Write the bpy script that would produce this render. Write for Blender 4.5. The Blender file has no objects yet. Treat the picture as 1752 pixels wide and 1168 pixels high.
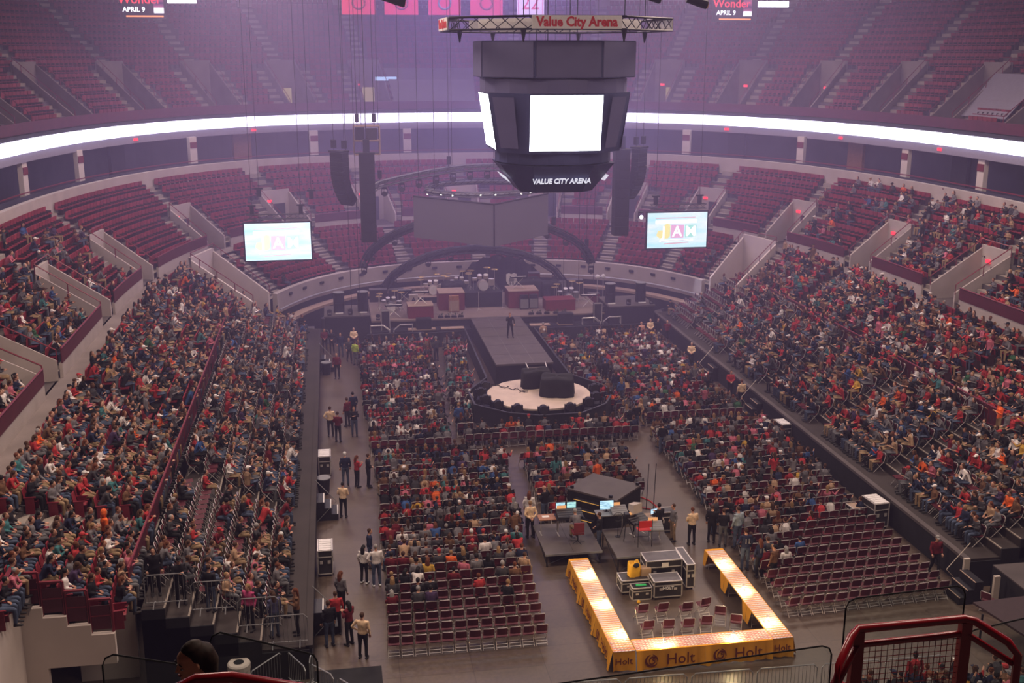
import bpy, bmesh, math, random
import numpy as np
from mathutils import Vector, Matrix

SC = bpy.context.scene
COL = SC.collection
R = math.radians
PI = math.pi

# ---------------------------------------------------------------- camera
FPX, CX, CY = 1900.0, 876.0, 584.0
TH = math.atan((CY - 90.0) / FPX)
PSI = math.atan((CX - 560.0) * math.cos(TH) / FPX)
CAM = np.array([-11.6, 0.0, 20.5])
FW = np.array([math.sin(PSI) * math.cos(TH), math.cos(PSI) * math.cos(TH), -math.sin(TH)])
RT = np.array([math.cos(PSI), -math.sin(PSI), 0.0])
UP = np.cross(RT, FW)
cd = bpy.data.cameras.new('camera')
cam = bpy.data.objects.new('camera', cd)
COL.objects.link(cam)
cd.sensor_width = 36.0
cd.lens = FPX / 1752.0 * 36.0
cd.clip_start = 0.1
cd.clip_end = 400
cam.matrix_world = Matrix(((RT[0], UP[0], -FW[0], CAM[0]), (RT[1], UP[1], -FW[1], CAM[1]),
                           (RT[2], UP[2], -FW[2], CAM[2]), (0, 0, 0, 1)))
SC.camera = cam

# ---------------------------------------------------------------- light, exposure
SC.view_settings.view_transform = 'Standard'
SC.view_settings.look = 'None'
SC.view_settings.gamma = 1.0
SC.view_settings.exposure = 0.25
w = bpy.data.worlds.new('world')
SC.world = w
w.use_nodes = True
w.node_tree.nodes['Background'].inputs[0].default_value = (0.5, 0.45, 0.6, 1)
w.node_tree.nodes['Background'].inputs[1].default_value = 0.02
SC.cycles.max_bounces = 4
SC.cycles.diffuse_bounces = 2
SC.cycles.glossy_bounces = 2
SC.cycles.transmission_bounces = 3
SC.cycles.transparent_max_bounces = 8
SC.cycles.volume_bounces = 0
SC.cycles.volume_step_rate = 4
SC.cycles.caustics_reflective = False
SC.cycles.caustics_refractive = False
SC.cycles.sample_clamp_indirect = 3.0

def area(name, loc, sx, sy, power, color, rot=(0, 0, 0)):
    l = bpy.data.lights.new(name, 'AREA')
    l.shape = 'RECTANGLE'; l.size = sx; l.size_y = sy
    l.energy = power; l.color = color
    o = bpy.data.objects.new(name, l)
    o.location = loc; o.rotation_euler = rot
    COL.objects.link(o)
    return o
# the arena's house lights: banks of lamps under the roof
for i, yy in enumerate((34, 62, 90)):
    for j, xx in enumerate((-17, 17)):
        area('house_light', (xx, yy, 29.3), 9, 9, 4300 if yy < 70 else 3500, (1.0, 0.77, 0.63))
area('house_light', (0, 14, 29.3), 16, 5, 2300, (1.0, 0.77, 0.64))
area('house_light', (0, 75, 29.3), 8, 8, 3400, (1.0, 0.74, 0.74))
# added violet area light, puts blue into the haze and back seats
area('added_violet_fill', (0, 90, 27), 16, 8, 2300, (0.52, 0.44, 1.0))

# ---------------------------------------------------------------- materials
def _mat(name):
    m = bpy.data.materials.new(name)
    m.use_nodes = True
    nt = m.node_tree
    return m, nt, nt.nodes['Principled BSDF']

def mat(name, col, rough=0.6, metal=0.0, noise=0.15, scale=6.0, emit=None, es=0.0, spec=0.4):
    m, nt, b = _mat(name)
    b.inputs['Roughness'].default_value = rough
    b.inputs['Metallic'].default_value = metal
    b.inputs['Specular IOR Level'].default_value = spec
    if noise > 0:
        tc = nt.nodes.new('ShaderNodeTexCoord')
        n = nt.nodes.new('ShaderNodeTexNoise'); n.inputs['Scale'].default_value = scale
        n.inputs['Detail'].default_value = 3
        r = nt.nodes.new('ShaderNodeMapRange')
        r.inputs['From Min'].default_value = 0.25; r.inputs['From Max'].default_value = 0.75
        r.inputs['To Min'].default_value = 1 - noise; r.inputs['To Max'].default_value = 1 + noise
        mx = nt.nodes.new('ShaderNodeVectorMath'); mx.operation = 'SCALE'
        mx.inputs[0].default_value = col[:3]
        nt.links.new(tc.outputs['Object'], n.inputs['Vector'])
        nt.links.new(n.outputs['Fac'], r.inputs['Value'])
        nt.links.new(r.outputs[0], mx.inputs['Scale'])
        nt.links.new(mx.outputs[0], b.inputs['Base Color'])
    else:
        b.inputs['Base Color'].default_value = (*col[:3], 1)
    if emit:
        b.inputs['Emission Color'].default_value = (*emit, 1)
        b.inputs['Emission Strength'].default_value = es
    return m

def mat_objcol(name, rough=0.8, noise=0.22, scale=9.0):
    m, nt, b = _mat(name)
    oi = nt.nodes.new('ShaderNodeObjectInfo')
    tc = nt.nodes.new('ShaderNodeTexCoord')
    n = nt.nodes.new('ShaderNodeTexNoise'); n.inputs['Scale'].default_value = scale
    r = nt.nodes.new('ShaderNodeMapRange')
    r.inputs['From Min'].default_value = 0.3; r.inputs['From Max'].default_value = 0.7
    r.inputs['To Min'].default_value = 1 - noise; r.inputs['To Max'].default_value = 1 + noise
    mx = nt.nodes.new('ShaderNodeVectorMath'); mx.operation = 'SCALE'
    nt.links.new(tc.outputs['Object'], n.inputs['Vector'])
    nt.links.new(n.outputs['Fac'], r.inputs['Value'])
    nt.links.new(oi.outputs['Color'], mx.inputs[0])
    nt.links.new(r.outputs[0], mx.inputs['Scale'])
    nt.links.new(mx.outputs[0], b.inputs['Base Color'])
    b.inputs['Roughness'].default_value = rough
    b.inputs['Specular IOR Level'].default_value = 0.2
    return m

def mat_vcol(name, rough=0.8, noise=0.2):
    m, nt, b = _mat(name)
    a = nt.nodes.new('ShaderNodeAttribute'); a.attribute_name = 'col'
    tc = nt.nodes.new('ShaderNodeTexCoord')
    n = nt.nodes.new('ShaderNodeTexNoise'); n.inputs['Scale'].default_value = 4.0
    r = nt.nodes.new('ShaderNodeMapRange')
    r.inputs['From Min'].default_value = 0.3; r.inputs['From Max'].default_value = 0.7
    r.inputs['To Min'].default_value = 1 - noise; r.inputs['To Max'].default_value = 1 + noise
    mx = nt.nodes.new('ShaderNodeVectorMath'); mx.operation = 'SCALE'
    nt.links.new(tc.outputs['Object'], n.inputs['Vector'])
    nt.links.new(n.outputs['Fac'], r.inputs['Value'])
    nt.links.new(a.outputs['Color'], mx.inputs[0])
    nt.links.new(r.outputs[0], mx.inputs['Scale'])
    nt.links.new(mx.outputs[0], b.inputs['Base Color'])
    b.inputs['Roughness'].default_value = rough
    b.inputs['Specular IOR Level'].default_value = 0.2
    return m

def emat(name, col, s, two=None, scale=1.0):
    """light-emitting surface; two = second colour mixed in by a soft noise (a screen picture)"""
    m = bpy.data.materials.new(name); m.use_nodes = True
    nt = m.node_tree
    nt.nodes.remove(nt.nodes['Principled BSDF'])
    e = nt.nodes.new('ShaderNodeEmission')
    e.inputs['Color'].default_value = (*col, 1); e.inputs['Strength'].default_value = s
    if two:
        tc = nt.nodes.new('ShaderNodeTexCoord')
        n = nt.nodes.new('ShaderNodeTexNoise'); n.inputs['Scale'].default_value = scale
        mp = nt.nodes.new('ShaderNodeMapping'); mp.inputs['Scale'].default_value = (0.4, 1, 2.2)
        r = nt.nodes.new('ShaderNodeMapRange')
        r.inputs['From Min'].default_value = 0.35; r.inputs['From Max'].default_value = 0.65
        mx = nt.nodes.new('ShaderNodeMix'); mx.data_type = 'RGBA'
        mx.inputs[6].default_value = (*col, 1); mx.inputs[7].default_value = (*two, 1)
        nt.links.new(tc.outputs['Object'], mp.inputs['Vector'])
        nt.links.new(mp.outputs[0], n.inputs['Vector'])
        nt.links.new(n.outputs['Fac'], r.inputs['Value'])
        nt.links.new(r.outputs[0], mx.inputs[0])
        nt.links.new(mx.outputs[2], e.inputs['Color'])
    nt.links.new(e.outputs[0], nt.nodes['Material Output'].inputs[0])
    return m

M = dict(
    concrete=mat('concrete', (0.20, 0.165, 0.155), 0.8, noise=0.2, scale=0.8),
    concrete_pale=mat('concrete_pale', (0.42, 0.36, 0.33), 0.8, noise=0.12, scale=0.9),
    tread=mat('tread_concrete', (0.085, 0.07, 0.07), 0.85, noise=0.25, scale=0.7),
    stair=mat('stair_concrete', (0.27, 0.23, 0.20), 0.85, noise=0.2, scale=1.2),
    white_wall=mat('painted_block', (0.62, 0.54, 0.50), 0.7, noise=0.06, scale=1.0),
    dark=mat('dark_wall', (0.022, 0.022, 0.028), 0.6, noise=0.3, scale=0.6),
    suite=mat('suite_back', (0.05, 0.05, 0.075), 0.35, noise=0.5, scale=0.35),
    fascia=mat('fascia', (0.26, 0.24, 0.30), 0.5, noise=0.08),
    maroon=mat('maroon_seat', (0.22, 0.018, 0.032), 0.5, noise=0.2, scale=3),
    maroon_fold=mat('maroon_padding', (0.085, 0.010, 0.020), 0.7, noise=0.15, scale=3),
    sidedeck=mat('side_deck_floor', (0.030, 0.022, 0.020), 0.8, noise=0.25, scale=0.7),
    maroon_up=mat('maroon_seat_upper', (0.20, 0.030, 0.04), 0.55, noise=0.2, scale=0.5),
    red_rail=mat('red_rail_paint', (0.27, 0.006, 0.012), 0.25, noise=0.08, scale=3, spec=0.6),
    rail=mat('maroon_rail', (0.17, 0.015, 0.03), 0.4, noise=0.1),
    railpanel=mat('rail_panel', (0.085, 0.012, 0.025), 0.5, noise=0.2, scale=2),
    silver=mat('silver_frame', (0.62, 0.58, 0.56), 0.4, 0.5, noise=0.1),
    galv=mat('galvanised', (0.42, 0.42, 0.44), 0.45, 0.5, noise=0.12),
    black=mat('black_drape', (0.010, 0.010, 0.013), 0.85, noise=0.35, scale=2),
    blackmetal=mat('black_metal', (0.018, 0.018, 0.024), 0.45, 0.3, noise=0.2),
    truss=mat('truss_grey', (0.05, 0.05, 0.06), 0.45, 0.4, noise=0.2),
    deck=mat('stage_deck', (0.085, 0.07, 0.066), 0.55, noise=0.22, scale=1.3),
    decktan=mat('stage_deck_tan', (0.20, 0.15, 0.125), 0.6, noise=0.2, scale=1.0),
    white_floor=mat('round_stage_floor', (0.62, 0.50, 0.40), 0.5, noise=0.12, scale=1.5),
    tan=mat('tan_top', (0.34, 0.24, 0.18), 0.7, noise=0.15),
    maroon_box=mat('maroon_riser', (0.16, 0.014, 0.025), 0.6, noise=0.15),
    wood=mat('wood', (0.34, 0.15, 0.07), 0.5, noise=0.2, scale=8),
    cream=mat('cream_shell', (0.55, 0.48, 0.42), 0.35, noise=0.06),
    brass=mat('brass', (0.55, 0.38, 0.15), 0.3, 0.9, noise=0.1),
    white=mat('white_paint', (0.75, 0.72, 0.70), 0.5, noise=0.05),
    grey=mat('grey_paint', (0.20, 0.20, 0.21), 0.5, noise=0.1),
    case=mat('case_panel', (0.03, 0.028, 0.03), 0.4, noise=0.2, scale=4),
    case_grey=mat('case_lid', (0.11, 0.10, 0.11), 0.45, noise=0.2, scale=4),
    gold=mat('gold_cloth', (0.80, 0.36, 0.022), 0.75, noise=0.08, scale=2),
    print_brown=mat('print_brown', (0.16, 0.028, 0.01), 0.8, noise=0.1),
    paper=mat('paper', (0.75, 0.70, 0.66), 0.8, noise=0.1, scale=30),
    paper_red=mat('paper_red', (0.50, 0.05, 0.05), 0.8, noise=0.2, scale=20),
    yellow=mat('yellow', (0.75, 0.40, 0.02), 0.6, noise=0.1),
    yellow_edge=mat('yellow_edge', (0.80, 0.50, 0.10), 0.6, noise=0.1),
    cardboard=mat('cardboard', (0.42, 0.28, 0.17), 0.8, noise=0.1),
    red_canvas=mat('red_canvas', (0.55, 0.02, 0.02), 0.7, noise=0.12),
    orange=mat('orange', (0.9, 0.16, 0.02), 0.6, noise=0.1),
    screen_grey=mat('grey_screen', (0.15, 0.135, 0.165), 0.6, noise=0.04, scale=0.5),
    sb_dark=mat('scoreboard_shell', (0.045, 0.052, 0.135), 0.45, noise=0.1, scale=1),  # blue of the screen glow put into the shell colour
    sb_panel=mat('scoreboard_panel', (0.11, 0.105, 0.20), 0.5, noise=0.08, scale=1),  # panel colour carries the blue screen glow as well
    banner_red=mat('banner_red', (0.55, 0.02, 0.06), 0.8, noise=0.08),
    banner_white=mat('banner_white', (0.62, 0.56, 0.56), 0.8, noise=0.05),
    skin=mat_objcol('skin', 0.55, 0.06), cloth=mat_objcol('cloth', 0.85, 0.25), hair=mat_objcol('hair', 0.6, 0.3, 30),
    seat_var=mat_objcol('seat_paint', 0.5, 0.15),
    crowd=mat_vcol('crowd', 0.8, 0.22),
    ribbon=emat('ribbon_led', (0.86, 0.80, 1.0), 3.2),
    signlit=emat('sign_lit', (0.9, 0.88, 1.0), 0.75),
    sbscreen=emat('scoreboard_led', (0.86, 0.90, 1.0), 6.0),
    exit=emat('exit_red', (1.0, 0.03, 0.05), 2.2),
    lampwarm=emat('warm_bulb', (1.0, 0.72, 0.35), 18.0),
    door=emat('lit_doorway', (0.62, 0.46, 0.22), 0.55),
    tvblue=emat('screen_blue', (0.45, 0.62, 0.95), 1.2),
)

# ---------------------------------------------------------------- mesh builder
class MB:
    def __init__(s): s.v = []; s.f = []; s.m = []
    def add(s, vs, fs, mi=0):
        o = len(s.v); s.v.extend([tuple(map(float, p)) for p in vs])
        for f in fs: s.f.append(tuple(i + o for i in f)); s.m.append(mi)
        return s
    def box(s, x0, x1, y0, y1, z0, z1, mi=0, top=True, bot=True):
        vs = [(x0, y0, z0), (x1, y0, z0), (x1, y1, z0), (x0, y1, z0), (x0, y0, z1), (x1, y0, z1), (x1, y1, z1), (x0, y1, z1)]
        fs = [(0, 1, 5, 4), (1, 2, 6, 5), (2, 3, 7, 6), (3, 0, 4, 7)]
        if top: fs.append((4, 5, 6, 7))
        if bot: fs.append((3, 2, 1, 0))
        return s.add(vs, fs, mi)
    def cbox(s, c, d, rz=0, mi=0, rx=0):
        hx, hy, hz = d[0] / 2, d[1] / 2, d[2] / 2
        vs = []
        mt = Matrix.Rotation(rz, 3, 'Z') @ Matrix.Rotation(rx, 3, 'X')
        for z in (-hz, hz):
            for x, y in ((-hx, -hy), (hx, -hy), (hx, hy), (-hx, hy)):
                p = mt @ Vector((x, y, z)); vs.append((p.x + c[0], p.y + c[1], p.z + c[2]))
        return s.add(vs, [(0, 1, 5, 4), (1, 2, 6, 5), (2, 3, 7, 6), (3, 0, 4, 7), (4, 5, 6, 7), (3, 2, 1, 0)], mi)
    def tube(s, pts, r, n=6, mi=0, hint=(0, 0, 1), cap=True, ry=None):
        """tube along pts; r scalar or list; ry = second radius list for an oval section (along the hint)"""
        P = [Vector(p) for p in pts]; k = len(P)
        rr = [r] * k if isinstance(r, (int, float)) else list(r)
        r2 = rr if ry is None else ([ry] * k if isinstance(ry, (int, float)) else list(ry))
        h = Vector(hint); vs = []
        for i, p in enumerate(P):
            t = (P[min(i + 1, k - 1)] - P[max(i - 1, 0)])
            if t.length < 1e-9: t = Vector((0, 0, 1))
            t.normalize()
            hh = h if abs(t.dot(h)) < 0.95 else Vector((1, 0, 0)) if abs(t.x) < .9 else Vector((0, 1, 0))
            u = t.cross(hh).normalized(); v = u.cross(t).normalized()
            for j in range(n):
                a = 2 * PI * j / n
                q = p + u * (math.cos(a) * rr[i]) + v * (math.sin(a) * r2[i]); vs.append(q)
        fs = []
        for i in range(k - 1):
            for j in range(n):
                a, b = i * n + j, i * n + (j + 1) % n
                fs.append((a, b, b + n, a + n))
        if cap:
            fs.append(tuple(range(n - 1, -1, -1))); fs.append(tuple((k - 1) * n + j for j in range(n)))
        return s.add(vs, fs, mi)
    def cyl(s, c, r, z0, z1, n=12, mi=0, r1=None):
        return s.tube([(c[0], c[1], z0), (c[0], c[1], z1)], [r, r if r1 is None else r1], n, mi, hint=(0, 1, 0))
    def ball(s, c, r, n=8, m=6, mi=0):
        rx, ry, rz = (r, r, r) if isinstance(r, (int, float)) else r
        vs = [(c[0], c[1], c[2] - rz)]
        for i in range(1, m):
            a = PI * i / m
            for j in range(n):
                b = 2 * PI * j / n
                vs.append((c[0] + rx * math.sin(a) * math.cos(b), c[1] + ry * math.sin(a) * math.sin(b), c[2] - rz * math.cos(a)))
        vs.append((c[0], c[1], c[2] + rz))
        fs = [(0, 1 + (j + 1) % n, 1 + j) for j in range(n)]
        for i in range(m - 2):
            for j in range(n):
                a, b = 1 + i * n + j, 1 + i * n + (j + 1) % n
                fs.append((a, b, b + n, a + n))
        o = 1 + (m - 2) * n
        fs += [(o + j, o + (j + 1) % n, len(vs) - 1) for j in range(n)]
        return s.add(vs, fs, mi)
    def prism(s, poly, z0, z1, mi=0):
        n = len(poly)
        vs = [(x, y, z0) for x, y in poly] + [(x, y, z1) for x, y in poly]
        fs = [tuple(range(n - 1, -1, -1)), tuple(range(n, 2 * n))] + [(i, (i + 1) % n, (i + 1) % n + n, i + n) for i in range(n)]
        return s.add(vs, fs, mi)
    def mesh(s, name, mats, smooth=False):
        me = bpy.data.meshes.new(name)
        me.from_pydata(s.v, [], s.f)
        for m in (mats if isinstance(mats, (list, tuple)) else [mats]): me.materials.append(m)
        if any(s.m): me.polygons.foreach_set('material_index', s.m)
        if smooth: me.polygons.foreach_set('use_smooth', [True] * len(s.f))
        me.update()
        return me
    def build(s, name, mats, parent=None, loc=None, rz=None, smooth=False, **kw):
        return link(name, s.mesh(name, mats, smooth), parent, loc, rz, **kw)

def link(name, me, parent=None, loc=None, rz=None, label=None, cat=None, group=None, kind=None, color=None):
    o = bpy.data.objects.new(name, me)
    COL.objects.link(o)
    if parent is not None: o.parent = parent
    if loc is not None: o.location = loc
    if rz is not None: o.rotation_euler = (0, 0, rz)
    if label: o['label'] = label
    if cat: o['category'] = cat
    if group: o['group'] = group
    if kind: o['kind'] = kind
    if color: o.color = (*color[:3], 1)
    return o

def thing(name, label, cat, loc=(0, 0, 0), rz=0, group=None):
    return link(name, None, None, loc, rz, label, cat, group)

def text_mesh(body, size, name='lettering', depth=0.01, align='CENTER', bold=0.0):
    cu = bpy.data.curves.new('tmp', 'FONT'); cu.body = body; cu.size = size
    cu.extrude = depth; cu.align_x = align; cu.align_y = 'CENTER'; cu.resolution_u = 2
    cu.offset = bold
    o = bpy.data.objects.new('tmp', cu); COL.objects.link(o)
    bpy.context.view_layer.update()
    me = bpy.data.meshes.new_from_object(o.evaluated_get(bpy.context.evaluated_depsgraph_get()))
    me.name = name
    bpy.data.objects.remove(o); bpy.data.curves.remove(cu)
    return me

def text(body, size, m, parent, loc, rot, name='lettering', depth=0.01, bold=0.0, sx=1.0):
    me = text_mesh(body, size, name, depth, bold=bold)
    me.materials.clear(); me.materials.append(m)
    o = link(name, me, parent, loc)
    o.rotation_euler = rot; o.scale = (sx, 1, 1)
    return o

def proj(P):
    """pixel position and depth of world points; used only to see what lies in the frame"""
    P = np.atleast_2d(P) - CAM
    wz = P @ FW
    wz = np.where(wz < 0.1, 0.1, wz)
    return CX + FPX * (P @ RT) / wz, CY - FPX * (P @ UP) / wz, P @ FW

def seen(P, mx=140, my=110):
    x, y, d = proj(P)
    return (x > -mx) & (x < 1752 + mx) & (y > -my) & (y < 1168 + my) & (d > 1)
# ---------------------------------------------------------------- bowl geometry
YC = 60.0
def curve(a, b, t):
    s, c = math.sin(t), math.cos(t)
    n = 2.7 if c > 0 else 6.0
    if c < 0: b *= 1.25
    r = (abs(s) ** n + abs(c) ** n) ** (-1 / n)
    return a * r * s, YC + b * r * c
def speed(a, b, t):
    p, q = curve(a, b, t - .01), curve(a, b, t + .01)
    return math.hypot(q[0] - p[0], q[1] - p[1]) / .02

# floor
def floor_material():
    m, nt, b = _mat('arena_floor')
    tc = nt.nodes.new('ShaderNodeTexCoord')
    n1 = nt.nodes.new('ShaderNodeTexNoise'); n1.inputs['Scale'].default_value = 0.35; n1.inputs['Detail'].default_value = 8
    n2 = nt.nodes.new('ShaderNodeTexNoise'); n2.inputs['Scale'].default_value = 7; n2.inputs['Detail'].default_value = 6
    br = nt.nodes.new('ShaderNodeTexBrick')
    br.inputs['Color1'].default_value = (1, 1, 1, 1); br.inputs['Color2'].default_value = (0.86, 0.86, 0.88, 1)
    br.inputs['Mortar'].default_value = (0.62, 0.6, 0.6, 1)
    br.inputs['Scale'].default_value = 0.4; br.inputs['Mortar Size'].default_value = 0.006
    br.inputs['Brick Width'].default_value = 1.0; br.inputs['Row Height'].default_value = 0.5; br.offset = 0
    cr = nt.nodes.new('ShaderNodeValToRGB')
    cr.color_ramp.elements[0].position = 0.3; cr.color_ramp.elements[0].color = (0.058, 0.040, 0.028, 1)
    cr.color_ramp.elements[1].position = 0.7; cr.color_ramp.elements[1].color = (0.132, 0.094, 0.068, 1)
    mm = nt.nodes.new('ShaderNodeMath'); mm.operation = 'MULTIPLY_ADD'
    mm.inputs[1].default_value = 0.45; 
    nt.links.new(tc.outputs['Object'], n1.inputs['Vector']); nt.links.new(tc.outputs['Object'], n2.inputs['Vector'])
    nt.links.new(tc.outputs['Object'], br.inputs['Vector'])
    nt.links.new(n2.outputs['Fac'], mm.inputs[0])
    h = nt.nodes.new('ShaderNodeMath'); h.operation = 'MULTIPLY'; h.inputs[1].default_value = 0.55
    nt.links.new(n1.outputs['Fac'], h.inputs[0]); nt.links.new(h.outputs[0], mm.inputs[2])
    nt.links.new(mm.outputs[0], cr.inputs[0])
    mx = nt.nodes.new('ShaderNodeMix'); mx.data_type = 'RGBA'; mx.blend_type = 'MULTIPLY'; mx.inputs[0].default_value = 1
    nt.links.new(cr.outputs[0], mx.inputs[6]); nt.links.new(br.outputs['Color'], mx.inputs[7])
    nt.links.new(mx.outputs[2], b.inputs['Base Color'])
    rr = nt.nodes.new('ShaderNodeMapRange'); rr.inputs['To Min'].default_value = 0.28; rr.inputs['To Max'].default_value = 0.5
    nt.links.new(n2.outputs['Fac'], rr.inputs['Value']); nt.links.new(rr.outputs[0], b.inputs['Roughness'])
    return m
MB().box(-62, 62, -14, 135, -0.4, 0).build('floor', floor_material(), kind='structure')
MB().box(-62, 62, -14, 135, 30.0, 30.4).build('ceiling', M['dark'], kind='structure')
MB().box(-62.4, -62, -14, 135, -0.4, 30.4).build('wall_left', M['dark'], kind='structure')
MB().box(62, 62.4, -14, 135, -0.4, 30.4).build('wall_right', M['dark'], kind='structure')
MB().box(-62, 62, 134.6, 135, -0.4, 30.4).build('wall_far', M['dark'], kind='structure')
MB().box(-62, 62, -14.4, -14, -0.4, 30.4).build('wall_near', M['dark'], kind='structure')

def strip(name, A, B, z0, z1, ts, m, **kw):
    """a band: plan curves A=(a,b) and B, heights z0, z1"""
    g = MB(); vs = []
    for t in ts:
        p, q = curve(*A, t), curve(*B, t)
        vs += [(p[0], p[1], z0), (q[0], q[1], z1)]
    g.add(vs, [(2 * i, 2 * i + 2, 2 * i + 3, 2 * i + 1) for i in range(len(ts) - 1)])
    return g.build(name, m, **kw)

def ring_wall(name, a, b, th, z0, z1, ts, m, **kw):
    g = MB(); vs = []
    for t in ts:
        p, q = curve(a, b, t), curve(a + th, b + th, t)
        vs += [(p[0], p[1], z0), (p[0], p[1], z1), (q[0], q[1], z1), (q[0], q[1], z0)]
    fs = []
    for i in range(len(ts) - 1):
        o = 4 * i
        for k in range(4): fs.append((o + k, o + 4 + k, o + 4 + (k + 1) % 4, o + (k + 1) % 4))
    fs += [(0, 1, 2, 3), (4 * len(ts) - 1, 4 * len(ts) - 2, 4 * len(ts) - 3, 4 * len(ts) - 4)]
    g.add(vs, fs)
    return g.build(name, m, **kw)

def sample(t0, t1, a, b, step=1.4, extra=()):
    n = 400; tt = [t0 + (t1 - t0) * i / n for i in range(n + 1)]
    out = [t0]; acc = 0
    for i in range(n):
        acc += speed(a, b, tt[i]) * (t1 - t0) / n
        if acc >= step: out.append(tt[i + 1]); acc = 0
    if t1 - out[-1] > 1e-3: out.append(t1)
    out += [e for e in extra if t0 < e < t1]
    return sorted(out)

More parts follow.
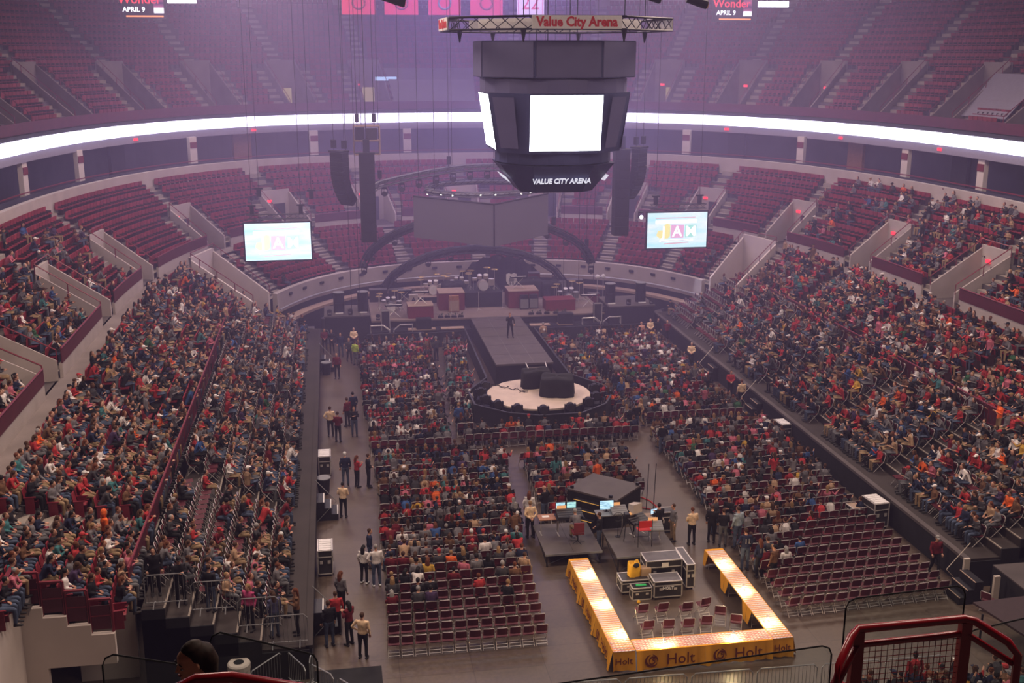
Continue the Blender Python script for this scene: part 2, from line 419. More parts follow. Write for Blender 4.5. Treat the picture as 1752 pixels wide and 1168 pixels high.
class Deck:
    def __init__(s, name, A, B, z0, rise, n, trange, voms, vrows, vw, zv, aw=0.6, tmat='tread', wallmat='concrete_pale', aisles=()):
        s.A, s.B, s.z0, s.rise, s.n, s.voms, s.vrows, s.vw, s.aw = A, B, z0, rise, n, voms, vrows, vw, aw
        s.trange = trange; s.aisles = list(aisles)
        mid = ((A[0] + B[0]) / 2, (A[1] + B[1]) / 2)
        s.hw = {t: vw / speed(*A, t) for t in voms}
        extra = [t + k * s.hw[t] for t in voms for k in (-1, 1)]
        ts = sample(*trange, *mid, 1.5, extra)
        g = MB()
        def cut(t, i): return i < vrows and any(abs(t - v) < s.hw[v] for v in voms)
        s.skip = lambda x, y: False
        for i in range(n):
            A0, A1 = s.ab(i), s.ab(i + 1); z = z0 + rise * i; zb = z - rise if i else z0 - 0.02
            for k in range(len(ts) - 1):
                ta, tb = ts[k], ts[k + 1]; tm = (ta + tb) / 2
                if cut(tm, i): continue
                p, q, r_, s_ = curve(*A0, ta), curve(*A0, tb), curve(*A1, tb), curve(*A1, ta)
                if s.hide((p[0] + r_[0]) / 2, min(p[1], q[1], r_[1], s_[1]) + .3): continue
                g.add([(*p, zb), (*q, zb), (*p, z), (*q, z), (*r_, z), (*s_, z)], [(0, 1, 3, 2), (2, 3, 4, 5)])
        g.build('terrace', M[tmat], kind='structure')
        # vomitories: floor, side walls that follow the rows, back wall with a doorway
        for t in voms:
            h = s.hw[t]; w_ = MB(); A0, A1 = s.ab(0), s.ab(vrows)
            if s.hide(*curve(*A0, t)): continue
            fl = [curve(*A0, t - h), curve(*A0, t + h), curve(*A1, t + h), curve(*A1, t - h)]
            w_.add([(*p, zv) for p in fl], [(0, 1, 2, 3)], 1)
            for sg in (-1, 1):
                for i in range(vrows):
                    p, q = curve(*s.ab(i), t + sg * h), curve(*s.ab(i + 1), t + sg * h)
                    zt = z0 + rise * i + 0.55
                    d = Vector((q[0] - p[0], q[1] - p[1], 0)).normalized(); nx, ny = -d.y * .12 * sg, d.x * .12 * sg
                    w_.add([(*p, zv), (*q, zv), (*q, zt + rise), (*p, zt), (p[0] + nx, p[1] + ny, zv), (q[0] + nx, q[1] + ny, zv), (q[0] + nx, q[1] + ny, zt + rise), (p[0] + nx, p[1] + ny, zt)],
                           [(0, 1, 2, 3), (7, 6, 5, 4), (3, 2, 6, 7), (0, 3, 7, 4), (1, 5, 6, 2)], 0)
            zt = z0 + rise * vrows + 0.75
            p, q = curve(*A1, t - h), curve(*A1, t + h)
            d = Vector((q[0] - p[0], q[1] - p[1], 0)); L = d.length; d.normalize(); out = Vector((q[1] - p[1], -(q[0] - p[0]), 0)).normalized()
            out = Vector((-d.y, d.x, 0))
            if out.dot(Vector((p[0], p[1] - YC, 0))) < 0: out = -out
            P = Vector((*p, 0)); Q = Vector((*q, 0)); O = out * 0.2
            w_.add([(P.x, P.y, zv), (Q.x, Q.y, zv), (Q.x, Q.y, zt), (P.x, P.y, zt), (P.x + O.x, P.y + O.y, zv), (Q.x + O.x, Q.y + O.y, zv), (Q.x + O.x, Q.y + O.y, zt), (P.x + O.x, P.y + O.y, zt)],
                   [(0, 1, 2, 3), (7, 6, 5, 4), (3, 2, 6, 7)], 0)
            vo = w_.build('vomitory', [M[wallmat], M[tmat]], kind='structure')
            c = (P + Q) / 2 - out * 0.06; ang = math.atan2(d.y, d.x)
            dh = min(2.1, zt - zv - 0.75)
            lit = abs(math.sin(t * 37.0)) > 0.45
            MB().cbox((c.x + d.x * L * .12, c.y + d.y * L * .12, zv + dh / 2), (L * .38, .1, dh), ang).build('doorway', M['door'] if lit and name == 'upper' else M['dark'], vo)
            MB().cbox((c.x - d.x * L * .2, c.y - d.y * L * .2, zv + dh + .26), (.38, .12, .2), ang).build('exit_sign', M['exit'], vo)
            rg = MB()
            for sg in (-1, 1):
                pts = [(*curve(*s.ab(i), t + sg * h), z0 + rise * i + 1.05) for i in range(vrows + 1)]
                rg.tube(pts, 0.035, 4)
                for i in range(0, vrows + 1, 2):
                    rg.tube([pts[i], (pts[i][0], pts[i][1], pts[i][2] - .6)], 0.03, 4)
            pa = (*p, zt + .35); qa = (*q, zt + .35)
            rg.tube([pa, qa], .035, 4); rg.tube([pa, (*p, zt)], .03, 4); rg.tube([qa, (*q, zt)], .03, 4)
            rg.build('handrail', M['rail'], vo)
        # stairs
        for t in list(voms) + list(s.aisles):
            starts = [(t, vrows if t in s.hw else 0, n)]
            if t in s.hw:
                for sg in (-1, 1): starts.append((t + sg * (s.hw[t] + 0.62 / speed(*A, t)), 0, vrows))
            g = MB()
            for tt, i0, i1 in starts:
                for i in range(i0, i1):
                    if s.hide(*curve(*s.ab(i), tt)): continue
                    z = z0 + rise * i
                    a0, a1 = s.ab(i), s.ab(i + .5); hw_ = (aw - .06) / speed(*a0, tt)
                    p, q = Vector(curve(*a0, tt - hw_)), Vector(curve(*a0, tt + hw_)); r_, s_ = Vector(curve(*s.ab(i + 1), tt + hw_)), Vector(curve(*s.ab(i + 1), tt - hw_))
                    g.add([(*p, z + .012), (*q, z + .012), (*r_, z + .012), (*s_, z + .012)], [(0, 1, 2, 3)])
                    m0, m1 = p.lerp(s_, .5), q.lerp(r_, .5)
                    zz = z + rise / 2
                    g.add([(*m0, z), (*m1, z), (*m1, zz), (*m0, zz), (*r_, zz), (*s_, zz)], [(0, 1, 2, 3), (3, 2, 4, 5)])
            if g.v: g.build('stairs', M['stair'], kind='structure')
    def hide(s, x, y): return y < 32.3 and abs(x) < 21.3 and s.z0 < 5
    def ab(s, i):
        k = i / s.n
        return s.A[0] + (s.B[0] - s.A[0]) * k, s.A[1] + (s.B[1] - s.A[1]) * k
    def seats(s, pitch=0.53, back=0.62):
        """x, y, z, facing angle, row, t of every seat"""
        out = []
        for i in range(s.n):
            a, b = s.ab(i + back); z = s.z0 + s.rise * i
            N = 3000; tt = np.linspace(*s.trange, N); pts = np.array([curve(a, b, t) for t in tt])
            d = np.r_[0, np.cumsum(np.hypot(*np.diff(pts, axis=0).T))]
            L = np.arange(0.3, d[-1], pitch)
            X = np.interp(L, d, pts[:, 0]); Y = np.interp(L, d, pts[:, 1]); T = np.interp(L, d, tt)
            DX = np.gradient(X); DY = np.gradient(Y)
            ok = np.ones(len(L), bool)
            for v in s.voms:
                sp = speed(a, b, v); dist = np.abs(T - v) * sp
                if i < s.vrows:
                    sp0 = s.hw[v] * speed(a, b, v)
                    ok &= (dist > sp0 + s.aw * 2 + .1)
                else: ok &= dist > s.aw + .2
            for v in s.aisles: ok &= np.abs(T - v) * speed(a, b, v) > s.aw + .2
            ang = np.arctan2(DY, DX)  # tangent; seats look inward
            # inward normal: for t increasing clockwise (left -> far -> right) inward is to the right of travel
            face = ang - PI / 2       # direction the seat looks, as heading of its +y axis
            for k in np.nonzero(ok)[0]:
                if s.hide(X[k], Y[k]): continue
                out.append((X[k], Y[k], z, face[k] - PI / 2, i, T[k]))
        return np.array(out)

VM = [-2.05, -1.76, -1.47, -1.2, -.88, -.585, -.3, 0.0, .28, .54, .765, 1.02, 1.29, 1.55, 1.8, 2.05]
VU = [-1.75, -1.55, -1.35, -1.13, -.96, -.775, -.59, -.40, -.20, .18, .37, .555, .735, .90, 1.06, 1.22, 1.38, 1.54, 1.72]
lower = Deck('lower', (18.6, 30.6), (23.3, 37.3), 3.4, 0.34, 7, (-2.62, 2.62), [-1.0, 1.0], 7, 1.7, 0.01, wallmat='white_wall',
             aisles=[v for v in VM if abs(abs(v) - 1.0) > .1 and abs(v) < 2.2 and v != 0] + [.02])
mid = Deck('mid', (24.5, 38.5), (31.1, 45.4), 6.2, 0.53, 8, (-2.3, 2.3), VM, 4, 1.35, 5.8)
upper = Deck('upper', (34.2, 51.2), (49.2, 66.2), 15.2, 0.55, 19, (-1.86, 1.86), VU, 7, 1.35, 15.0, wallmat='concrete')

T2 = sample(-2.5, 2.5, 23, 37, 1.2)
TM = sample(-2.3, 2.3, 31, 45, 1.3)
# cross aisle between lower and middle tiers, guard walls
strip('walkway', (23.3, 37.3), (24.6, 38.6), 5.8, 5.8, T2, M['concrete'], kind='structure')
def gaps(ts, cuts, w, ab):
    seg = []; cur = []
    for t in ts:
        if any(abs(t - c) * speed(*ab, c) < w for c in cuts):
            if len(cur) > 1: seg.append(cur)
            cur = []
        else: cur.append(t)
    if len(cur) > 1: seg.append(cur)
    return seg
TF = sample(-2.3, 2.3, 24.5, 38.5, .5)
for seg in gaps(TF, VM, 1.5, (24.5, 38.5)):
    ring_wall('wall_tier', 24.38, 38.38, .14, 5.8, 6.5, seg, M['concrete_pale'], kind='structure')
    o = ring_wall('guard_rail', 24.36, 38.36, .05, 6.5, 7.15, seg, M['railpanel'], kind='structure')
    g = MB(); g.tube([(*curve(24.38, 38.38, t), 7.2) for t in seg], .045, 5); g.build('handrail', M['rail'], o)
# suite level
ring_wall('wall_parapet', 31.1, 45.4, .4, 10.0, 11.35, TM, M['concrete_pale'], kind='structure')
strip('suite_floor', (31.4, 45.7), (36.5, 53), 10.35, 10.35, TM, M['tread'], kind='structure')
strip('wall_suites', (35.6, 52.3), (35.6, 52.3), 10.3, 14.2, TM, M['suite'], kind='structure')
ring_wall('suite_rail', 32.6, 47.3, .05, 11.45, 11.53, TM, M['rail'], kind='structure')
ring_wall('suite_counter', 32.6, 47.3, .06, 10.4, 11.3, TM, M['suite'], kind='structure')
strip('deck_soffit', (33.05, 50.05), (36.5, 53), 13.5, 13.5, TM, M['fascia'], kind='structure')
ring_wall('trim_fascia', 33.0, 50.0, .12, 13.35, 13.95, TM, M['fascia'], kind='structure')
TR = sample(-2.0, 2.0, 33, 50, 1.3)
rb = ring_wall('ribbon_display', 32.85, 49.85, .2, 13.97, 14.85, TR, M['ribbon'])
rb['label'] = 'long white LED ribbon display glowing around the front of the upper deck'; rb['category'] = 'display'
ring_wall('trim_deck_edge', 32.95, 49.95, .4, 14.87, 15.15, TR, M['dark'], kind='structure')
strip('walkway', (33.2, 50.2), (34.4, 51.4), 15.16, 15.18, TR, M['concrete'], kind='structure')
o = ring_wall('guard_rail', 33.1, 50.1, .05, 15.2, 15.95, TR, M['railpanel'], kind='structure')
ring_wall('wall_concourse', 49.6, 66.6, .3, 25.0, 27.0, sample(-1.8, 1.8, 49, 66, 2), M['concrete_pale'], kind='structure')
ring_wall('wall_upper', 52.6, 69.6, .3, 26.0, 30.0, sample(-1.8, 1.8, 49, 66, 2), M['concrete'], kind='structure')
# white pillars with maroon number boards, in the suite level
for t in (-1.75, -1.5, -1.17, -1.003, -.70, -.387, -.13, .18, .42, .637, .911, 1.157, 1.333, 1.55, 1.75):
    x, y = curve(33.4, 48.4, t); tx, ty = curve(33.4, 48.4, t + .01); a = math.atan2(ty - y, tx - x)
    p = link('pillar', None, None, (x, y, 10.36), a, kind='structure')
    MB().cbox((0, 0, 1.55), (.75, .35, 3.1)).build('shaft', M['white_wall'], p)
    MB().cbox((0, -.20, 2.4), (.7, .06, .5)).build('number_board', M['maroon_box'], p)
    g = MB(); g.tube([(-.9, .1, .0), (-.9, -2.4, .9)], .04, 4); g.build('partition_rail', M['rail'], p)
# dark openings and doors between the suites
for i, t in enumerate((-1.3, -.86, -.55, .75, 1.02, 1.25)):
    x, y = curve(35.3, 52.0, t); tx, ty = curve(35.3, 52.0, t + .01); a = math.atan2(ty - y, tx - x)
    MB().cbox((0, 0, 1.5), (1.8, .3, 3.0)).build('door_%d' % (i + 1), M['dark'] if i % 2 else M['wood'], loc=(x, y, 10.4), rz=a, kind='structure')
    MB().cbox((0, 0, 0), (.42, .14, .2)).build('exit_sign', M['exit'], loc=(curve(33.0, 49.9, t)[0], curve(32.9, 49.9, t)[1] - .05, 13.65), rz=a, label='small red exit sign under the ribbon display, %s from left' % ['first', 'second', 'third', 'fourth', 'fifth', 'sixth'][i], cat='sign', group='exit signs over the suite doors')
# grey tarpaulin over a block of upper seats
g = MB(); vs = []
for k in range(9):
    t = -.155 + .02 * k * 1.45
    for i, (dd, zz) in enumerate(((0.1, 15.9), (2.6, 17.9), (4.9, 19.0))): vs.append((*curve(34.2 + dd, 51.2 + dd, t), zz))
g.add(vs, [(3 * k + i, 3 * k + 3 + i, 3 * k + 4 + i, 3 * k + 1 + i) for k in range(8) for i in range(2)])
g.build('seat_cover', M['fascia'], label='grey cover over the block of upper seats left of the centre scoreboard', cat='cover')
x0, y0 = curve(37, 54, -.16)
MB().cbox((0, 0, 0), (2.1, .1, .35)).build('message_screen', M['tvblue'], loc=(x0, y0, 18.0), label='thin lit blue strip display above the grey seat cover', cat='display')
for t in (1.24,):
    g = MB(); vs = []
    for k in range(7):
        tt = t + .016 * k
        vs += [(*curve(34.9 + .2, 51.9, tt), 16.0), (*curve(38.5, 55.5, tt), 19.0)]
    g.add(vs, [(2 * k, 2 * k + 2, 2 * k + 3, 2 * k + 1) for k in range(6)])
    g.build('seat_cover', M['fascia'], label='grey cover over upper seats at the far right above the ribbon', cat='cover')

# retractable side decks beside the floor: stepped platforms of folding chairs
NR_L, NR_R = 6, 7
def side_deck(sgn, x0, pitch, n, y0, y1, edge):
    g = MB(); z = 1.2
    x_in, x_out = edge, x0
    g.box(*sorted((sgn * edge, sgn * x0)), y0, y1, 1.08, 1.2)
    for i in range(n):
        zi = 1.2 + .36 * i; xa = x0 + pitch * i; xb = xa + pitch
        g.box(*sorted((sgn * xa, sgn * xb)), y0, y1, zi - .36 if i else 1.08, zi)
    g.build('side_deck', M['sidedeck'], kind='structure')
    # nosing strips, pale line at the edge of each step
    nz = MB()
    for i in range(1, n):
        xa = x0 + pitch * i; zi = 1.2 + .36 * i
        nz.box(*sorted((sgn * (xa - .012), sgn * (xa + .05))), y0, y1, zi - .03, zi + .012)
    nz.build('trim_nosing', M['stair'], kind='structure')
    w_ = MB(); w_.box(*sorted((sgn * edge, sgn * (edge - .08))), y0, y1, 0, 1.12)
    w_.build('wall_dasher', M['black'], kind='structure')
    c = MB(); c.box(*sorted((sgn * (edge + .12), sgn * (edge - .12))), y0, y1, 1.12, 1.24)
    c.build('trim_cap', M['sidedeck'] if sgn < 0 else M['tread'], kind='structure')
    e = MB(); e.box(*sorted((sgn * edge, sgn * (x0 + pitch * n))), y0 - .06, y0, 0, 1.1)
    for i in range(1, n):
        e.box(*sorted((sgn * (x0 + pitch * i), sgn * (x0 + pitch * n))), y0 - .06, y0, 1.1, 1.2 + .36 * i)
    e.build('wall_end_drape', M['black'], kind='structure')
side_deck(-1, 13.8, .75, NR_L, 34.2, 79.0, 13.0)
side_deck(1, 13.1, .79, NR_R, 36.8, 80.5, 12.5)
# long rail between the side decks and the fixed rows
for sgn, y0, y1 in ((-1, 34.4, 77.0), (1, 35.0, 79.0)):
    rr_ = link('guard_rail', None, None, (sgn * 18.62, 0, 3.4), kind='structure')
    g = MB(); g.tube([(0, y0, 1.0), (0, y1, 1.0)], .045, 6)
    y = y0
    while y <= y1: g.tube([(0, y, 0), (0, y, 1.0)], .03, 4); y += 1.8
    g.tube([(0, y0, .12), (0, y1, .12)], .025, 4)
    g.build('handrail', M['rail'], rr_)
    MB().box(-.012, .012, y0, y1, .15, .93).build('rail_panel', M['railpanel'], rr_)
# wall behind the stage
TB = sample(-.93, .93, 18, 30, 1.0)
ring_wall('wall_back', 18.3, 30.3, .3, 0, 2.3, TB, M['dark'], kind='structure')
wb = ring_wall('wall_back_band', 18.2, 30.2, .4, 2.3, 3.75, TB, M['concrete_pale'], kind='structure')
for t in TB[2:-2:2]:
    x, y = curve(18.15, 30.15, t); tx, ty = curve(18.15, 30.15, t + .01); a = math.atan2(ty - y, tx - x)
    MB().cbox((x, y, 3.35), (.42, .1, .18), a).build('vent', M['dark'], wb)
g = MB(); g.tube([(*curve(18.0, 30.0, t), 2.62) for t in TB], .07, 6); g.build('pipe', M['galv'], wb)
ring_wall('trim_ledge', 17.2, 29.2, .75, 1.75, 1.95, TB, M['tan'], kind='structure')
ring_wall('wall_dasher_back', 17.3, 29.3, .1, 0, 1.75, TB, M['dark'], kind='structure')
# near corners: pale stepped walls of the entrance tunnels beside the lower rows
YE = 32.2
for sgn in (-1, 1):
    g = MB()
    for i in range(4):
        xa, xb = 18.7 + .67 * i, 18.7 + .67 * (i + 1); zt = 3.4 + .34 * i
        g.box(*sorted((sgn * xa, sgn * xb)), YE - .2, YE, 2.4 if i < 3 else 0, zt)
    wl = g.build('wall_tunnel', M['white_wall'], kind='structure')
    g = MB(); g.box(*sorted((sgn * 18.7, sgn * 20.6)), YE + 3.0, YE + 3.2, 0, 2.6)
    g.build('wall_tunnel_back', M['white_wall'], kind='structure')
    g = MB(); g.add([(sgn * 21.35, YE, 0), (sgn * 21.35, 18, 0), (sgn * 21.35, 18, 4.3), (sgn * 21.35, YE, 4.75),
                     (sgn * 21.5, YE, 0), (sgn * 21.5, 18, 0), (sgn * 21.5, 18, 4.3), (sgn * 21.5, YE, 4.75)],
                    [(0, 1, 2, 3), (7, 6, 5, 4), (3, 2, 6, 7)])
    g.build('wall_tunnel_side', M['white_wall'], kind='structure')
    g = MB(); g.tube([(sgn * 21.42, YE, 5.8), (sgn * 21.42, 18, 5.4)], .07, 6)
    for k in range(8): g.tube([(sgn * 21.42, YE - 1.9 * k, 4.6), (sgn * 21.42, YE - 1.9 * k, 5.75)], .05, 5)
    o = g.build('guard_rail', M['rail'], kind='structure')
    MB().box(*sorted((sgn * 21.40, sgn * 21.43)), 18.2, YE - .1, 4.75, 5.5).build('rail_panel', M['railpanel'], o)
    g = MB()
    for i in range(4):
        xa, xb = 18.75 + .67 * i, 18.75 + .67 * (i + 1); z = 3.4 + .34 * i
        for x in (xa, xb - .03): g.tube([(sgn * x, YE - .05, z), (sgn * x, YE - .05, z + 1.1)], .045, 5)
        g.tube([(sgn * xa, YE - .05, z + 1.1), (sgn * xb, YE - .05, z + 1.1)], .05, 5)
        g.tube([(sgn * xa, YE - .05, z + .55), (sgn * xb, YE - .05, z + .55)], .03, 5)
    o = g.build('guard_rail', M['rail'], kind='structure')
    for i in range(4):
        xa, xb = 18.75 + .67 * i, 18.75 + .67 * (i + 1); z = 3.4 + .34 * i
        MB().box(*sorted((sgn * (xa + .05), sgn * (xb - .05))), YE - .06, YE - .04, z + .1, z + .9).build('rail_panel', M['railpanel'], o)
hz = MB().box(-61, 61, -13, 134, .01, 29.98)
# ---------------------------------------------------------------- people templates
def evalmesh(mb, voxel, keep=None, name='x', smooth=True):
    me = mb.mesh('tmp', [])
    o = bpy.data.objects.new('tmp', me); COL.objects.link(o)
    r = o.modifiers.new('r', 'REMESH'); r.mode = 'VOXEL'; r.voxel_size = voxel; r.use_smooth_shade = True
    sm = o.modifiers.new('s', 'SMOOTH'); sm.factor = .5; sm.iterations = 3
    if keep:
        d = o.modifiers.new('d', 'DECIMATE'); d.ratio = keep
    out = bpy.data.meshes.new_from_object(o.evaluated_get(bpy.context.evaluated_depsgraph_get()))
    bpy.data.objects.remove(o); bpy.data.meshes.remove(me)
    out.name = name
    if smooth: out.polygons.foreach_set('use_smooth', [True] * len(out.polygons))
    return out

def joinmesh(a, mb):
    """append the builder's shapes to mesh a"""
    bm = bmesh.new(); bm.from_mesh(a); t = mb.mesh('t', []); bm.from_mesh(t); bm.to_mesh(a); bm.free()
    bpy.data.meshes.remove(t)
    a.polygons.foreach_set('use_smooth', [True] * len(a.polygons))
    return a

def pose(kind):
    """joint positions; the figure faces +y, feet (or chair foot) at the origin"""
    P = {}
    if kind.startswith('stand') or kind == 'walk' or kind == 'sing':
        P.update(pelvis=(0, 0, .95), waist=(0, 0, 1.10), chest=(0, .0, 1.32), neck=(0, -.01, 1.47), head=(0, .03, 1.61))
        P['sh'] = [(s * .19, -.01, 1.41) for s in (-1, 1)]
        P['hip'] = [(s * .09, 0, .93) for s in (-1, 1)]
        P['knee'] = [(s * .11, .015, .50) for s in (-1, 1)]
        P['ank'] = [(s * .12, -.02, .09) for s in (-1, 1)]
        if kind == 'walk':
            P['knee'] = [(-.10, .16, .52), (.10, .0, .51)]; P['ank'] = [(-.10, .22, .10), (.10, -.25, .13)]
        if kind == 'sing':
            P['knee'] = [(-.16, .03, .50), (.14, .05, .50)]; P['ank'] = [(-.21, .0, .09), (.17, .0, .09)]
        arms = dict(stand=[((-.25, -.03, 1.14), (-.24, .06, .90)), ((.25, -.03, 1.14), (.24, .06, .90))],
                    stand_front=[((-.25, .02, 1.14), (-.05, .20, 1.03)), ((.25, .02, 1.14), (.05, .20, 1.03))],
                    stand_back=[((-.27, -.10, 1.15), (-.05, -.20, .98)), ((.27, -.10, 1.15), (.05, -.20, .98))],
                    stand_phone=[((-.24, .04, 1.15), (-.06, .27, 1.26)), ((.24, .04, 1.15), (.08, .27, 1.24))],
                    stand_hip=[((-.36, -.06, 1.19), (-.20, .06, 1.03)), ((.25, -.03, 1.14), (.24, .06, .90))],
                    walk=[((-.25, -.10, 1.15), (-.24, .05, .94)), ((.25, .06, 1.15), (.22, .20, .98))],
                    sing=[((-.30, -.02, 1.17), (-.28, .12, .95)), ((.27, .06, 1.20), (.06, .17, 1.46))])[kind]
    else:
        lean = {'sit': 0, 'sit_lean': .26, 'sit_phone': .10, 'sit_back': -.06}[kind]
        P.update(pelvis=(0, -.06, .55), waist=(0, -.05 + lean * .3, .70), chest=(0, -.05 + lean * .8, .92), neck=(0, -.05 + lean, 1.07),
                 head=(0, .0 + lean * 1.1, 1.20 - abs(lean) * .1))
        P['sh'] = [(s * .18, -.05 + lean * .95, 1.01) for s in (-1, 1)]
        P['hip'] = [(s * .09, -.02, .54) for s in (-1, 1)]
        P['knee'] = [(s * .13, .38, .54) for s in (-1, 1)]
        P['ank'] = [(s * .12, .36, .09) for s in (-1, 1)]
        arms = dict(sit=[((-.25, -.07, .80), (-.11, .16, .675)), ((.25, -.07, .80), (.10, .17, .675))],
                    sit_lean=[((-.22, .30, .72), (-.04, .42, .80)), ((.22, .30, .72), (.04, .42, .80))],
                    sit_phone=[((-.24, .05, .79), (-.06, .27, .84)), ((.24, .03, .78), (.06, .27, .82))],
                    sit_back=[((-.26, -.02, .78), (-.14, .20, .66)), ((.34, .0, .84), (.46, .12, .98))])[kind]
    P['elb'] = [arms[0][0], arms[1][0]]; P['wr'] = [arms[0][1], arms[1][1]]
    return P

def V(*a): return Vector(a) if len(a) > 1 else Vector(a[0])
def torso(g, P, k, n=10, mi=0):
    c = [V(P['pelvis']) + V(0, 0, -.05), V(P['pelvis']) + V(0, 0, .05), V(P['waist']), V(P['chest']), V(P['neck']) + V(0, 0, -.05), V(P['neck']) + V(0, 0, .0)]
    g.tube(c, [.15 * k, .16 * k, .145 * k, .175 * k, .15 * k, .055 * k], n, mi, hint=(0, 1, 0), ry=[.10 * k, .115 * k, .10 * k, .115 * k, .085 * k, .05 * k])
def limbs(g, P, k, arms=(0, 1), legs=(0, 1), fore=True, n=8, mi=0, legend=1.0, hem=0):
    for s in arms:
        S, E, W = V(P['sh'][s]), V(P['elb'][s]), V(P['wr'][s])
        g.tube([S.lerp(V(P['chest']), .25), S, S.lerp(E, .5), E], [.05 * k, .056 * k, .046 * k, .040 * k], n, mi)
        if fore: g.tube([S.lerp(E, .95), E, E.lerp(W, .4), E.lerp(W, legend)], [.034 * k, .040 * k, .037 * k, (.026 + hem) * k], n, mi)
    for s in legs:
        H, K, A = V(P['hip'][s]), V(P['knee'][s]), V(P['ank'][s])
        g.tube([H + V(0, 0, .02), H.lerp(K, .4), K], [.088 * k, .076 * k, .056 * k], n, mi)
        g.tube([H.lerp(K, .92), K, K.lerp(A, .4), A], [.05 * k, .056 * k, .054 * k, (.036 + hem) * k], n, mi)
def head_shape(g, P, detail=True, n=12, mi=0, face=0.0):
    H = V(P['head'])
    g.tube([V(P['neck']) + V(0, 0, -.05), H + V(0, -.02, -.06)], [.058, .052], 8, mi)
    c = [H + V(0, .012, -.118), H + V(0, .012, -.09), H + V(0, .006, -.04), H + V(0, 0, .01), H + V(0, -.006, .06), H + V(0, -.01, .10), H + V(0, -.012, .118)]
    g.tube(c, [.022, .048, .066, .073, .070, .045, .012], n, mi, hint=(0, 1, 0), ry=[.026, .058, .082, .093, .090, .06, .015])
    if detail:
        g.tube([H + V(0, .085, .02), H + V(0, .108, -.022), H + V(0, .085, -.035)], [.010, .016, .012], 6, mi)   # nose
        g.ball(H + V(0, .086, -.058), (.022, .010, .010), 6, 4, mi)                                              # mouth
        g.ball(H + V(0, .080, -.095), (.02, .016, .016), 6, 4, mi)                                               # chin
        for s in (-1, 1): g.ball(H + V(s * .076, -.008, -.012), (.010, .020, .030), 6, 4, mi)                    # ears
def hand(g, W, E, side, curl=.5, mi=0):
    d = (W - E).normalized(); up = V(0, 0, 1)
    n_ = d.cross(up); n_ = V(1, 0, 0) if n_.length < .1 else n_.normalized()
    dn = d.cross(n_).normalized()
    if dn.z > 0: dn = -dn
    pc = W + d * .045
    g.tube([W - d * .01, W + d * .03, W + d * .085], [.026, .040, .036], 8, mi, hint=tuple(dn), ry=[.020, .017, .014])
    for i, (off, L) in enumerate(((-.028, .062), (-.010, .072), (.010, .068), (.027, .054))):
        b = W + d * .075 + n_ * off
        m_ = b + d * L * .5 + dn * L * .12 * curl; e = m_ + d * L * .35 + dn * L * .45 * curl
        g.tube([b, m_, e], [.0095, .009, .0075], 5, mi)
    sd = -1 if side == 1 else 1
    b = W + d * .03 + n_ * (-.032); g.tube([b, b + d * .025 - n_ * .022 + dn * .008, b + d * .052 - n_ * .028 + dn * .02], [.012, .011, .008], 5, mi)

def hair_mesh(kind):
    g = MB()
    if kind == 'short': g.tube([(0, -.015, -.05), (0, -.018, 0), (0, -.015, .06), (0, -.012, .105), (0, -.01, .13)], [.055, .080, .079, .055, .015], 10, hint=(0, 1, 0), ry=[.055, .088, .096, .068, .02])
    if kind == 'long':
        g.tube([(0, -.015, -.0), (0, -.015, .05), (0, -.012, .105), (0, -.01, .135)], [.082, .083, .058, .015], 10, hint=(0, 1, 0), ry=[.085, .100, .072, .02])
        g.tube([(0, -.06, .08), (0, -.085, 0), (0, -.10, -.12), (0, -.115, -.26), (0, -.11, -.36)], [.05, .088, .098, .088, .03], 9, hint=(0, 1, 0), ry=[.04, .05, .045, .035, .02])
    if kind == 'ponytail':
        g.tube([(0, -.02, -.04), (0, -.018, 0), (0, -.015, .06), (0, -.012, .105), (0, -.01, .13)], [.055, .080, .080, .056, .015], 10, hint=(0, 1, 0), ry=[.055, .088, .096, .068, .02])
        g.tube([(0, -.10, .06), (0, -.16, .03), (0, -.16, -.08), (0, -.13, -.2)], [.025, .035, .03, .012], 7)
    if kind == 'cap':
        g.tube([(0, -.01, .03), (0, -.01, .08), (0, -.01, .12), (0, -.01, .135)], [.086, .084, .06, .02], 12, hint=(0, 1, 0), ry=[.10, .098, .07, .02])
        g.tube([(0, .07, .045), (0, .15, .035), (0, .175, .03)], [.07, .06, .03], 8, hint=(0, 0, 1), ry=[.012, .008, .006])
        g.tube([(0, -.02, -.05), (0, -.02, .04)], [.06, .082], 10, hint=(0, 1, 0), ry=[.06, .09])
    if kind == 'beanie':
        g.tube([(0, -.012, .0), (0, -.012, .06), (0, -.012, .12), (0, -.012, .15)], [.087, .088, .066, .02], 12, hint=(0, 1, 0), ry=[.10, .104, .078, .02])
    if kind == 'hood':
        g.tube([(0, -.04, -.13), (0, -.03, -.05), (0, -.025, .04), (0, -.02, .11), (0, -.015, .145)], [.10, .098, .10, .07, .02], 12, hint=(0, 1, 0), ry=[.09, .10, .105, .08, .02])
    if kind == 'cropped': g.tube([(0, -.02, -.03), (0, -.016, .03), (0, -.013, .09), (0, -.011, .122)], [.066, .0765, .062, .015], 10, hint=(0, 1, 0), ry=[.066, .094, .078, .02])
    return g.mesh('hair', M['hair'], True)
HAIR = {k: hair_mesh(k) for k in ('short', 'long', 'ponytail', 'cap', 'beanie', 'hood', 'cropped')}

